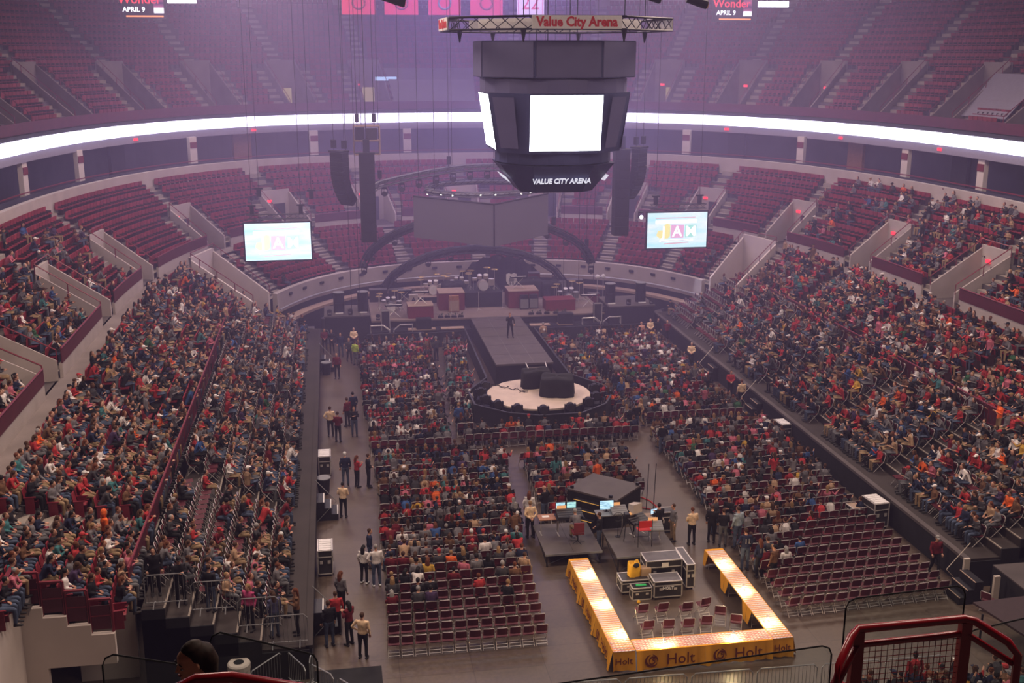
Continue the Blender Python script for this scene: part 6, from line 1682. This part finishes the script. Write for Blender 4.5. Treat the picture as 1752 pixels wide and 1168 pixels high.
# road cases under and beside the platforms
def roadcase(lab, x, y, w_, d, h, rz=0, z=0, lid='case_grey', body='case', word=None, open_=False, grille=False, casters=True):
    o = thing('road_case', lab, 'case', (x, y, z), rz); z0 = .1 if casters else 0; e = .022
    MB().box(-w_ / 2 + e, w_ / 2 - e, -d / 2 + e, d / 2 - e, z0, h - .02).build('body', M[body], o)
    g = MB()
    for sx in (-1, 1):
        for sy in (-1, 1): g.box(sx * (w_ / 2 - e) - e, sx * (w_ / 2 - e) + e, sy * (d / 2 - e) - e, sy * (d / 2 - e) + e, z0, h)
    for zz in (z0 + e, h - e, z0 + (h - z0) * .72):
        for sy in (-1, 1): g.box(-w_ / 2, w_ / 2, sy * (d / 2 - e) - e, sy * (d / 2 - e) + e, zz - e * .8, zz + e * .8)
        for sx in (-1, 1): g.box(sx * (w_ / 2 - e) - e, sx * (w_ / 2 - e) + e, -d / 2, d / 2, zz - e * .8, zz + e * .8)
    g.build('edge_strip', M['silver'], o)
    if not open_: MB().box(-w_ / 2 + 2 * e, w_ / 2 - 2 * e, -d / 2 + 2 * e, d / 2 - 2 * e, h - .03, h - .006).build('lid', M[lid], o)
    else: MB().box(-w_ / 2 + 2 * e, w_ / 2 - 2 * e, -d / 2 + 2 * e, d / 2 - 2 * e, h - .12, h - .1).build('tray', M['black'], o)
    if grille:
        for k in range(5): MB().box(-w_ / 2 + .06, w_ / 2 - .06, -d / 2 + .06 + k * (d - .12) / 5, -d / 2 + .03 + (k + 1) * (d - .12) / 5, h, h + .012).build('white_slat', M['white'], o)
        for k in (-1, 1): MB().box(k * w_ * .2 - .01, k * w_ * .2 + .01, -d / 2 + .04, d / 2 - .04, h + .012, h + .02).build('white_slat', M['white'], o)
    for sx in (-1, 1): MB().box(sx * w_ * .25 - .06, sx * w_ * .25 + .06, -d / 2 - .015, -d / 2 + .001, z0 + (h - z0) * .45, z0 + (h - z0) * .58).build('latch', M['silver'], o)
    if word: text(word, .17, M['white'], o, (0, -d / 2 - .005, h * .62), (PI / 2, 0, 0), bold=.006)
    if casters:
        for sx in (-1, 1):
            for sy in (-1, 1): MB().tube([(sx * (w_ / 2 - .1) - .02, sy * (d / 2 - .08), .05), (sx * (w_ / 2 - .1) + .02, sy * (d / 2 - .08), .05)], .05, 8).build('caster', M['blackmetal'], o)
    return o
roadcase('large dark road case with grey lid under the higher platform edge', .72, 39.15, 1.5, .85, 1.15)
roadcase('black road case marked HOLT in front of the large case', .58, 38.05, 1.15, .75, .78, word='HOLT')
roadcase('open black road case holding a yellow bag', -.55, 38.65, 1.15, .75, .62, open_=True, casters=True)
roadcase('tall narrow rack case right of the large case', 1.68, 39.1, .36, 1.6, 1.1, grille=False)
roadcase('dark soft case lying in front of the open case', -.42, 38.0, .8, .45, .52, casters=False, lid='black')
MB().box(-.2, .2, -.06, .06, 0, .03).build('strap', mat('green_strap', (.02, .45, .12), .6), loc=(-.42, 38.0, .52), label='green strap on the dark soft case', cat='strap')
draped_ = draped('duffel_bag', 'bright yellow bag with black opening standing in the open case', (-.5, 38.75, .52), .2, .24, .2, .62, .15); draped_.data.materials[0] = M['yellow']; draped_['category'] = 'bag'
MB().ball((0, -.1, .12), (.14, .1, .1), 8, 6).build('opening', M['black'], draped_, (0, -.08, .45))
o = thing('cardboard_box', 'brown cardboard box beside the yellow bag', 'box', (-.05, 38.75, .52)); MB().box(-.2, .2, -.18, .18, 0, .38).build('carton', M['cardboard'], o); MB().box(-.2, .2, -.02, .02, .38, .383).build('tape', M['tan'], o)
MB().ball((0, 0, .07), .07, 10, 8).build('ball', M['yellow'], loc=(-.62, 37.55, 0), label='small yellow ball on the floor before the soft case', cat='ball')
MB().box(-.14, .14, -.004, 0, 0, .2).build('paper_sign', M['paper'], loc=(.75, 38.70, .85), label='white sheet of paper taped on the large dark case', cat='paper')
roadcase('black case with white slatted top by the left wall, farther one', -12.55, 53.3, .62, 1.1, 1.1, grille=True)
roadcase('black case with white slatted top by the left wall, nearer one', -12.5, 42.3, .62, 1.15, 1.15, grille=True)
roadcase('black case with white slatted top by the right wall, farther one', 12.1, 54.4, .62, 1.0, 1.05, rz=.1, grille=True)
roadcase('tall black case with white slatted top by the right wall', 11.75, 43.0, .75, 1.1, 1.25, rz=.1, grille=True)
roadcase('smaller case beside the tall case by the right wall', 11.0, 43.4, .5, .8, .8, rz=.1, lid='tan')
roadcase('open equipment trunk with cables right of the desks', 2.35, 43.9, .75, .6, 1.0, open_=True)
for i, y in enumerate((72.4, 47.9, 37.6)):
    o = thing('access_steps', 'portable dark steps with pale edges at the left wall, %s set' % ('far', 'middle', 'near')[i], 'steps', (-12.9, y, 0))
    for k in range(3):
        b = MB().box(.0 + .0, .95 - .3 * k, -.55, .55, .3 * k, .3 * k + .3).build('step', M['blackmetal'], o); MB().box(.91 - .3 * k, .955 - .3 * k, -.55, .55, .3 * k + .29, .3 * k + .305).build('nosing', M['white'], b)
    MB().tube([(.0, -.6, 0), (.9, -.6, .95), (0, -.6, 2.0)], .02, 4).build('handrail', M['grey'], o)
for i, y in enumerate((66.2, 58.6, 36.0)):
    o = thing('access_steps', 'portable dark steps with pale edges at the right wall, %s set' % ('far', 'middle', 'near')[i], 'steps', (12.4, y, 0), PI)
    for k in range(3):
        b = MB().box(.0, .95 - .3 * k, -.55, .55, .3 * k, .3 * k + .3).build('step', M['blackmetal'], o); MB().box(.91 - .3 * k, .955 - .3 * k, -.55, .55, .3 * k + .29, .3 * k + .305).build('nosing', M['tan'], b)
    MB().tube([(.0, -.6, 0), (.9, -.6, .95), (0, -.6, 2.0)], .02, 4).build('handrail', M['cream'], o)
for i, (x, y) in enumerate(((-12.5, 71.3), (-12.6, 50.6))):
    o = thing('litter_bin', 'dark bin on the floor by the left wall, %s one' % ('farther' if i == 0 else 'nearer'), 'bin', (x, y, 0)); g = MB(); g.tube([(0, 0, 0), (0, 0, .8)], [.25, .33], 12, hint=(0, 1, 0)); g.build('body', M['blackmetal'], o)
    MB().tube([(0, 0, .8), (0, 0, .84)], .35, 12, hint=(0, 1, 0)).build('rim', M['grey'], o)
# near right corner: raised dark deck with barrier, pale posts, tipped chair
MB().box(13.2, 19, 33.6, 36.2, 0, 1.15).build('side_deck_end', M['black'], kind='structure')
MB().box(13.2, 19, 33.6, 36.2, 1.15, 1.2).build('side_deck_top', M['tread'], kind='structure')
for k in range(3): fence((13.4 + 1.85 * k, 33.8), (15.2 + 1.85 * k, 33.8), 'dark crowd barrier on the near right deck corner, %s from left' % ORDL[k], 'blackmetal', z=1.2, group='crowd barriers on the right corner')
for i, (x, y) in enumerate(((12.45, 36.78), (12.75, 35.2))):
    MB().box(-.12, .12, -.06, .06, 0, 1.25).build('pale_post', M['cream'], loc=(x, y, 0), label='pale upright end board at the right wall steps, %s one' % ('farther' if i == 0 else 'nearer'), cat='post')
folding_chair((12.3, 34.9, 0), -1.0, 'maroon folding chair standing alone by the right wall steps')
# near left corner: dark floor mats, drape, bin, barriers
for i, (x0, x1, y0, y1) in enumerate(((-18.3, -14.9, 31.0, 34.1), (-12.9, -10.6, 32.2, 34.6))):
    MB().box(x0, x1, y0, y1, 0, .015).build('floor_mat', M['black'], label='black mat on the floor, %s' % ('left, by the litter bin' if i == 0 else 'right, beyond the silver barriers'), cat='mat')
o = thing('litter_bin', 'round pale grey bin with dark opening at the bottom left', 'bin', (-15.3, 33.9, 0)); g = MB(); g.tube([(0, 0, 0), (0, 0, .72)], [.36, .36], 18, hint=(0, 1, 0)); g.build('body', M['white_wall'], o)
g = MB(); g.tube([(0, 0, .72), (0, 0, .78), (0, 0, .95), (0, 0, 1.0)], [.36, .38, .38, .34], 18, hint=(0, 1, 0)); g.build('lid', M['white_wall'], o); MB().tube([(0, 0, .99), (0, 0, 1.004)], .17, 16, hint=(0, 1, 0)).build('opening', M['black'], o)
SILV = [((-14.9, 33.0), (-13.9, 34.2)), ((-13.75, 34.2), (-13.1, 33.0)), ((-13.0, 33.3), (-12.2, 32.4)), ((-12.9, 34.0), (-13.0, 33.5)), ((-12.1, 32.3), (-11.4, 31.4)), ((-16.9, 31.2), (-15.9, 31.6))]
for i, (p, q) in enumerate(SILV): fence(p, q, 'silver crowd barrier at the bottom left, %s of six' % ORDL[[1, 2, 4, 3, 5, 0][i]], 'galv', 1.1, 'silver crowd barriers at the bottom left')
XB = [-5.2, -3.0, -.8, 1.4, 3.6, 5.8]
for i, x in enumerate(XB): fence((x, 30.8 - .06 * i), (x + 2.1, 30.75 - .06 * i), 'silver crowd barrier behind the U of tables, %s from left' % ORDL[i], 'galv', 1.1, 'silver crowd barriers along the bottom edge')
# black drape and barriers at the near end of the left deck
for i, x in enumerate((-18.2, -16.75, -15.3, -14.5)): fence((x, 34.4), (x + (1.4 if i < 3 else 1.5), 34.4), 'dark crowd barrier at the near end of the left deck, %s from left' % ORDL[i], 'grey', 1.1, 'crowd barriers on the left deck end', z=(3.0, 2.64, 1.92, 1.2)[i])
o = thing('hose_reel', 'black coiled hose hanging on the white tunnel wall', 'hose', (-20.1, 33.0 + 2.15, 1.5)); g = MB(); g.tube([(.3 * math.cos(k * PI / 8), -.03, .3 * math.sin(k * PI / 8)) for k in range(17)], .05, 6); g.tube([(.22 * math.cos(k * PI / 8), -.05, .22 * math.sin(k * PI / 8)) for k in range(17)], .04, 5); g.build('coil', M['blackmetal'], o); MB().box(-.05, .05, -.02, .03, -.05, .4).build('bracket', M['grey'], o)
# a large dark panel standing at the near right corner
o = thing('dark_panel', 'large dark brown panel lying over a frame at the near right corner', 'panel', (13.0, 31.6, 0)); g = MB(); g.add([(-2.6, 1.4, 1.5), (3.5, 1.6, 1.6), (3.5, -1.0, 1.2), (-1.6, -.9, 1.1), (-2.6, 1.4, 1.42), (3.5, 1.6, 1.52), (3.5, -1.0, 1.12), (-1.6, -.9, 1.02)], [(3, 2, 1, 0), (4, 5, 6, 7), (0, 1, 5, 4), (1, 2, 6, 5), (2, 3, 7, 6), (3, 0, 4, 7)]); g.build('board', mat('dark_brown_board', (.035, .018, .022), .7), o)
for x, y in ((-2.3, 1.2), (3.2, 1.2), (-1.4, -.7), (3.2, -.8)): MB().tube([(x, y, 0), (x, y, 1.1)], .04, 5).build('leg', M['blackmetal'], o)

# ---------------------------------------------------------------- people on their feet
def P_(kind, x, y, z, deg, top, tr, hr, hc, lab, skin=1, sc=1.0, shoe=(.03, .028, .03)): return person(kind, (x, y, z), R(deg), top, tr, hr, hc, lab, skin=skin, scale=sc, shoe=shoe)
P_('sing', .05, 73.3, 1.5, 185, 'black', 'black', 'short', 'auburn', 'singer in black standing on the runway with a microphone')
P_('stand_front', -11.71, 47.6, 0, -20, 'cream', 'black', 'cropped', 'black', 'man in cream shirt and black trousers standing by the left wall steps', 2)
P_('stand', -11.55, 51.5, 0, 5, 'navy', 'jeans', 'cap', 'white', 'man in navy shirt, jeans and white cap in the left aisle')
P_('stand_phone', -11.0, 51.2, 0, -60, 'red', 'black', 'long', 'auburn', 'woman in red top holding something in the left aisle', 0, .95)
P_('stand_front', -10.45, 51.1, 0, -80, 'black', 'black', 'short', 'brown', 'person in black facing right in the left aisle')
P_('stand', -10.98, 40.9, 0, -30, 'white', 'black', 'long', 'black', 'woman in white sweater with white shoes left of the seats', 1, .96, (.7, .7, .7))
P_('stand_hip', -10.5, 40.6, 0, 10, 'white', 'jeans', 'cropped', 'grey', 'man in white shirt and jeans left of the seats', 1, 1.04, (.7, .7, .7))
P_('stand', -10.7, 42.3, 0, -90, 'navy', 'jeans', 'short', 'brown', 'man in navy top behind the pair in white')
P_('stand_hip', -11.2, 35.2, 0, -20, 'cream', 'black', 'short', 'brown', 'man in cream shirt with hand on hip at the bottom left aisle', 1, 1.02)
P_('stand_phone', -11.65, 36.2, 0, 45, 'maroon', 'black', 'long', 'black', 'woman in maroon top beside the man in cream shirt', 1)
P_('stand', -12.35, 36.2, 0, 20, 'black', 'jeans', 'short', 'brown', 'man in black jacket and pale jeans at the deck corner', 1, 1.04)
P_('stand', -12.1, 37.0, 0, 10, 'red', 'black', 'cropped', 'brown', 'man in red top behind the black jacket', 0)
P_('stand', -11.9, 38.6, 0, -40, 'grey', 'black', 'long', 'auburn', 'woman in grey coat walking near the left steps', 1)
P_('stand_back', -3.7, 44.1, 0, 10, 'cream', 'black', 'short', 'blond', 'woman in cream shirt, hands behind her back, left of the desks')
P_('stand', -3.55, 45.2, 0, -20, 'white', 'black', 'long', 'auburn', 'woman in white blouse left of the desks')
P_('stand_phone', -2.8, 45.5, 0, 40, 'black', 'jeans', None, None, 'bald man in black sweater holding a phone', 0, 1.05)
P_('stand_front', 3.03, 42.3, 0, 5, 'cream', 'black', 'short', 'auburn', 'man in cream shirt and black trousers right of the desks')
P_('stand', 2.35, 42.8, 0, 100, 'grey', 'khaki', 'short', 'brown', 'man in grey shirt and khaki trousers by the open trunk')
P_('stand_phone', 1.75, 42.95, 0, 20, 'black', 'black', 'short', 'black', 'person in black leaning over the right desk')
P_('stand_front', -1.02, 42.4, 0, 60, 'black', 'jeans', 'short', 'brown', 'man in black on the floor between the two desks')
P_('sit_lean', -2.05, 42.1, .68, 10, 'grey', 'khaki', 'beanie', 'grey', 'technician in grey hoodie on the maroon office chair')
P_('stand', 3.95, 42.4, 0, -30, 'black', 'black', 'short', 'brown', 'man in black jacket, leftmost of the group right of the desks')
P_('stand', 4.35, 43.2, 0, -150, 'charcoal', 'jeans', 'short', 'auburn', 'person in dark grey at the back of the group right of the desks')
P_('stand_front', 4.3, 41.95, 0, -10, 'black', 'grey', 'short', 'brown', 'man in black shirt and grey jeans in the group right of the desks')
P_('stand', 4.85, 41.7, 0, 20, (.30, .36, .40), 'jeans', 'cropped', 'brown', 'large person in pale blue-grey sweater in the group', 1, 1.1)
P_('stand_phone', 5.0, 43.2, 0, 140, 'black', 'black', 'short', 'black', 'person in black at the right of the group by the seats', 2)
o = P_('stand_hip', 4.4, 39.6, 0, 5, 'navy', 'jeans', 'short', 'brown', 'man in navy shirt numbered 11 right of the U of tables', 1, 1.08)
text('11', .26, M['grey'], o, (0, -.155, 1.25), (PI / 2, 0, 0), 'shirt_number', bold=.01)
o = P_('stand', 4.75, 38.9, 0, 10, 'navy', 'black', 'long', 'auburn', 'woman in navy shirt numbered 11 beside the row ends', 1, .98)
text('11', .24, M['grey'], o, (0, -.155, 1.25), (PI / 2, 0, 0), 'shirt_number', bold=.01)
P_('stand', 5.1, 38.3, 0, 30, 'brown', 'black', 'cropped', 'black', 'man in checked brown shirt at the row ends', 1, .98)
P_('walk', 11.85, 38.0, 0, 170, 'maroon', 'black', 'cap', 'grey', 'man in maroon jacket and grey cap by the right wall')
for a in (('stand_front', -12.6, 77.0, 0, 180, 'maroon', 'black', 'short', 'brown', 'guard in maroon shirt, leftmost of the row below the left wing'),
          ('stand_front', -12.1, 76.6, 0, 180, 'black', 'black', 'short', 'brown', 'guard in black, second in the row below the left wing'),
          ('stand', -11.5, 75.6, 0, 175, 'navy', 'jeans', 'short', 'brown', 'man in navy jacket third in the row below the left wing'),
          ('stand_front', -10.55, 76.9, 0, 180, 'cream', 'black', 'cropped', 'grey', 'guard in cream shirt below the left wing'),
          ('walk', -10.95, 74.0, 0, 190, 'charcoal', 'black', 'short', 'blond', 'person in dark grey walking at the front left seats'),
          ('stand', -11.8, 70.2, 0, 170, 'maroon', 'black', 'cropped', 'brown', 'guard in maroon standing in the left aisle'),
          ('stand', -10.55, 73.2, 0, -30, 'lime', 'grey', 'short', 'brown', 'person in bright yellow-green vest at the front left seats'),
          ('stand_hip', -12.25, 58.9, 0, 10, 'cream', 'black', 'short', 'brown', 'man in cream shirt by the left wall, far aisle'),
          ('stand_front', -11.85, 57.9, 0, -20, 'maroon', 'black', 'short', 'brown', 'guard in maroon beside the man in cream by the left wall'),
          ('stand_phone', -10.95, 58.7, 0, 180, 'black', 'jeans', 'short', 'brown', 'person in black holding a paper at the left seats'),
          ('stand', -10.95, 61.4, 0, 20, 'navy', 'black', 'short', 'black', 'man in navy jacket at the left seats'),
          ('stand', -11.3, 60.4, 0, 40, 'maroon', 'black', 'short', 'brown', 'person in dark plum top at the left seats'),
          ('stand', -5.2, 58.4, 0, 5, 'blue', 'jeans', 'short', 'blond', 'person in bright blue top and jeans in the aisle left of the round stage'),
          ('stand', -5.05, 73.4, 0, 30, 'charcoal', 'black', 'cap', 'grey', 'man in dark grey with grey cap in the front aisle left of the runway'),
          ('stand_front', 10.9, 76.2, 0, 180, 'cream', 'black', 'cropped', 'grey', 'guard in cream shirt below the right wing'),
          ('stand', 11.5, 76.3, 0, 180, 'black', 'black', 'short', 'brown', 'guard in black between the guards below the right wing'),
          ('stand_back', 12.0, 75.6, 0, 160, 'maroon', 'black', 'cropped', 'brown', 'guard in maroon below the right wing'),
          ('stand', 2.95, 76.3, 0, -20, 'tan', 'jeans', 'short', 'grey', 'man in tan shirt by the barricade right of the runway'),
          ('stand', 10.0, 75.4, 0, 0, 'peach', 'jeans', None, None, 'bald man in pink shirt at the front right seats'),
          ('stand_front', 11.75, 69.2, 0, 160, 'cream', 'black', 'cropped', 'grey', 'man in cream shirt by the far steps on the right wall'),
          ('stand_front', 12.0, 62.3, 0, 170, 'red', 'black', 'short', 'brown', 'person in red vest by the right wall'),
          ('stand', 11.95, 60.3, 0, 0, 'cream', 'black', 'short', 'auburn', 'man in cream shirt by the middle steps on the right wall'),
          ('stand_hip', 4.55, 56.9, 0, 10, 'black', 'jeans', 'short', 'black', 'man in black shirt and pale jeans behind the round stage'),
          ('walk', 5.0, 57.6, 0, 90, 'tan', 'khaki', 'long', 'blond', 'woman in tan top walking in the aisle right of the round stage'),
          ('stand', 4.95, 61.8, 0, 20, 'blue', 'jeans', 'long', 'blond', 'woman in blue shirt in the aisle right of the runway'),
          ('stand', 5.0, 63.3, 0, 10, 'navy', 'jeans', 'long', 'brown', 'woman in navy shirt in the aisle right of the runway'),
          ('stand_front', 5.0, 66.0, 0, 0, 'black', 'black', 'short', 'brown', 'person in black among the aisle group right of the runway'),
          ('stand', 4.95, 67.3, 0, 40, 'charcoal', 'black', 'long', 'brown', 'woman in dark grey in the aisle group right of the runway'),
          ('stand', 5.0, 53.3, 0, -10, 'black', 'jeans', 'short', 'brown', 'large man in black at the left edge of the right seats'),
          ('stand', -14.95, 34.95, 1.56, 150, (.42, .06, .16), 'black', 'long', 'blond', 'blond woman in magenta top at the left deck barrier'),
          ('stand', -16.2, 35.1, 2.28, -30, 'black', 'jeans', 'cropped', 'brown', 'man in black sweater and jeans at the left deck barrier'),
          ('stand_phone', -17.15, 35.1, 2.64, 200, 'black', 'black', 'cap', 'black', 'man in black cap and jacket at the left deck barrier'),
          ('stand', -17.95, 35.2, 3.0, 190, 'black', 'black', 'short', 'black', 'woman in black coat at the left end of the deck barrier'),
          ('stand', -14.15, 35.0, 1.2, 30, (.07, .07, .14), 'jeans', 'long', 'brown', 'woman in blue-grey shirt leaning by the left deck barrier'),
          ('stand_phone', -13.4, 35.1, 1.2, 100, 'brown', 'black', 'long', 'auburn', 'woman in brown patterned top at the deck corner'),
          ('stand', -19.75, 36.9, 3.74, -60, 'orange', 'black', 'hood', 'orange', 'person in bright orange hooded top on the left bank')): P_(*a)
for i, (x, y, t) in enumerate(((-12.6, 56.6, 'cream'), (-12.45, 36.0, 'grey'))): pass

# ---------------------------------------------------------------- near edge of the upper tier, in front of the camera
for xa, xb, zf in ((-26, -10.6, 15.2), (-10.6, 6, 14.15)):
    g = MB(); g.box(xa, xb, 6.6, 8.15, zf - .3, zf)
    for i in range(1, 9): g.box(xa, xb, 6.6 - .85 * i, 6.6 - .85 * (i - 1), zf - .3, zf + (.45 if zf > 15 else .56) * i)
    g.build('terrace', M['tread'], kind='structure')
    MB().box(xa, xb, 8.15, 8.4, zf - 1.2, zf + .04).build('wall_near_parapet', M['concrete_pale'], kind='structure')
MB().box(-26, 6, -6, -.2, 14.2, 18.8).build('terrace', M['tread'], kind='structure')
gm = bpy.data.materials.new('glass'); gm.use_nodes = True; nt = gm.node_tree; nt.nodes.remove(nt.nodes['Principled BSDF'])
tr_ = nt.nodes.new('ShaderNodeBsdfTransparent'); tr_.inputs[0].default_value = (.74, .80, .78, 1); gl = nt.nodes.new('ShaderNodeBsdfGlossy'); gl.inputs['Roughness'].default_value = .05
ms_ = nt.nodes.new('ShaderNodeMixShader'); ms_.inputs[0].default_value = .05
nt.links.new(tr_.outputs[0], ms_.inputs[1]); nt.links.new(gl.outputs[0], ms_.inputs[2]); nt.links.new(ms_.outputs[0], nt.nodes['Material Output'].inputs[0])
for i, (x0, x1, z0, z1) in enumerate(((-13.55, -12.78, 15.90, 15.74), (-12.72, -11.88, 16.02, 15.78), (-10.1, -7.4, 15.28, 15.43), (-7.30, -6.17, 15.87, 15.91), (-6.12, -4.9, 15.46, 15.62))):
    lab = ['glass safety panel with dark edge at the far left of the near parapet', 'glass safety panel with dark edge beside the dark haired woman', 'low glass panel edge between the red rails', 'glass safety panel with rounded corner left behind the red rail', 'lower glass panel right of the rounded one'][i]
    zb = 15.2 if i < 2 else 14.19; o = thing('glass_panel', lab, 'glass', (x0, 8.27, zb))
    w_ = x1 - x0; a, b = z0 - zb, z1 - zb; r = min(.09, a * .5)
    prof = [(0, 0), (0, a - r), (r * .3, a - r * .3), (r, a), (w_ - r, b), (w_ - r * .3, b - r * .3), (w_, b - r), (w_, 0)]
    g = MB(); g.add([(x, 0, z) for x, z in prof], [tuple(range(8))]); g.build('pane', gm, o)
    g = MB(); g.tube([(x, 0, z) for x, z in prof[:]], .008, 5); g.build('edge', M['black'], o)
def red_rail(lab, pts, posts, mid_, mesh_=None):
    o = thing('safety_rail', lab, 'rail', (pts[0][0], pts[0][1], 15.2)); bx, by = pts[0][0], pts[0][1]
    L_ = lambda p: (p[0] - bx, p[1] - by, p[2] - 15.2)
    MB().tube([L_(p) for p in pts], .034, 10).build('top_rail', M['red_rail'], o, smooth=True)
    if mid_: MB().tube([L_(p) for p in mid_], .027, 8).build('mid_rail', M['red_rail'], o, smooth=True)
    for p in posts: MB().box(p[0] - bx - .045, p[0] - bx + .045, p[1] - by - .03, p[1] - by + .03, p[3] - 15.2, p[2] - 15.2).build('post', M['red_rail'], o)
    if mesh_:
        x0, x1, y, z0, z1 = mesh_; g = MB(); k = x0
        while k < x1: g.tube([(k - bx, y - by, z0 - 15.2), (k - bx, y - by, z1 - 15.2)], .0035, 4, cap=False); k += .05
        z = z0
        while z < z1: g.tube([(x0 - bx, y - by, z - 15.2), (x1 - bx, y - by, z - 15.2)], .0035, 4, cap=False); z += .05
        g.build('wire_mesh', M['rail'], o)
    return o
red_rail('thick red safety rail with wire mesh at the bottom right', [(-8.05, 6.9, 14.15), (-8.05, 6.9, 15.95), (-8.0, 6.95, 16.06), (-7.82, 7.15, 16.17), (-7.74, 7.2, 16.205), (-6.86, 7.2, 16.215), (-6.78, 7.18, 16.20), (-6.56, 7.05, 16.07), (-6.50, 7.0, 15.98), (-6.49, 7.0, 14.15)],
         [(-7.74, 7.2, 16.19, 14.15), (-6.84, 7.2, 16.19, 14.15)], [(-8.03, 6.92, 15.90), (-7.78, 7.16, 16.05), (-7.72, 7.2, 16.07), (-6.85, 7.2, 16.09), (-6.80, 7.18, 16.07), (-6.52, 7.02, 15.90)], (-7.68, -6.88, 7.2, 14.9, 16.06))
red_rail('thick red safety rail rising at the bottom left before the woman', [(-12.75, 6.0, 15.65), (-12.74, 6.0, 16.72), (-12.66, 6.0, 16.89), (-12.5, 6.0, 16.96), (-12.3, 6.0, 16.955), (-11.9, 6.0, 16.84), (-11.3, 6.0, 16.68), (-11.25, 6.0, 15.65)], [], [(-12.74, 6.0, 16.6), (-12.5, 6.0, 16.84), (-12.3, 6.0, 16.84), (-11.3, 6.0, 16.56)])
# woman in the near front row
TPL['near'] = None
def near_woman():
    P = pose('sit'); b = MB(); torso(b, P, .93); limbs(b, P, .86); head_shape(b, P, n=20)
    H = V(P['head'])
    b.ball(H + V(0, .050, -.045), (.040, .042, .045), 10, 8); b.ball(H + V(0, .072, .028), (.042, .018, .012), 10, 6)
    for s in (-1, 1): b.ball(H + V(s * .034, .054, -.02), (.022, .022, .022), 8, 6)
    body = evalmesh(b, .0085, .7, 'body'); h = MB()
    for s in (0, 1): hand(h, V(P['wr'][s]), V(P['elb'][s]), s, .8)
    joinmesh(body, h); body.materials.append(M['skin'])
    o = link('person', body, None, (-12.53, 7.05, 15.34), R(122), 'dark haired woman in profile sitting in the near row at the bottom left', 'person', color=(.66, .32, .20)); o.rotation_euler = (R(-8), 0, R(122))  # skin colour brightened to stand for warm light on her face
    T = TPL['sit']; link('top', T['top'], o, color=(.03, .02, .02)); link('trousers', T['trousers'], o, color=TROC['jeans'])
    for s in (0, 1): link('shoe', T['shoe'], o, P['ank'][s], color=(.03, .03, .03))
    g = MB(); g.tube([(0, -.02, -.05), (0, -.035, 0), (0, -.03, .06), (0, -.02, .115), (0, -.015, .142)], [.068, .082, .084, .062, .02], 16, hint=(0, 1, 0), ry=[.06, .075, .090, .076, .03])
    g.tube([(0, -.04, .07), (0, -.085, .02), (0, -.11, -.06), (0, -.11, -.15), (.0, -.09, -.22)], [.07, .088, .08, .055, .02], 14, hint=(0, 1, 0))
    hh = evalmesh(g, .012, .8, 'hair'); hh.materials.append(M['hair']); link('hair', hh, o, P['head'], color=(.022, .010, .007))
    for s in (-1, 1):
        e = MB().ball((0, 0, 0), (.015, .007, .007), 8, 6).mesh('eye', M['white']); eo = link('eye', e, o, H + V(s * .033, .083, -.001))
        link('iris', MB().ball((0, .005, 0), (.006, .004, .006), 8, 6).mesh('iris', M['black']), eo)
        link('eyebrow', MB().tube([(-.02, -.003, 0), (0, .004, .004), (.02, -.004, 0)], .004, 5).mesh('eyebrow', M['hair']), o, H + V(s * .034, .088, .032), color=(.02, .01, .008))
    link('lips', MB().ball((0, 0, 0), (.022, .008, .007), 10, 6).mesh('lips', mat('lips', (.42, .09, .08), .5)), o, H + V(0, .096, -.058))
near_woman()
# ---------------------------------------------------------------- haze in the hall
hm = bpy.data.materials.new('haze'); hm.use_nodes = True
nt = hm.node_tree; nt.nodes.remove(nt.nodes['Principled BSDF'])
vs_ = nt.nodes.new('ShaderNodeVolumePrincipled')
vs_.inputs['Color'].default_value = (0.58, 0.50, 1.0, 1); vs_.inputs['Anisotropy'].default_value = 0.15  # whitish haze tinted blue-violet in place of LED light
# stage haze, density raised around and above it for glow, thinning with distance
tc = nt.nodes.new('ShaderNodeTexCoord')
d_ = nt.nodes.new('ShaderNodeVectorMath'); d_.operation = 'DISTANCE'; d_.inputs[1].default_value = (0, 88, 14)
mr = nt.nodes.new('ShaderNodeMapRange'); mr.interpolation_type = 'SMOOTHSTEP'
mr.inputs['From Min'].default_value = 8; mr.inputs['From Max'].default_value = 58
mr.inputs['To Min'].default_value = 0.0115; mr.inputs['To Max'].default_value = 0.0009
nt.links.new(tc.outputs['Object'], d_.inputs[0]); nt.links.new(d_.outputs['Value'], mr.inputs['Value']); nt.links.new(mr.outputs[0], vs_.inputs['Density'])
nt.links.new(vs_.outputs[0], nt.nodes['Material Output'].inputs['Volume'])
hz.build('haze', hm, kind='stuff', label='thin bluish theatrical haze filling the hall', cat='haze')
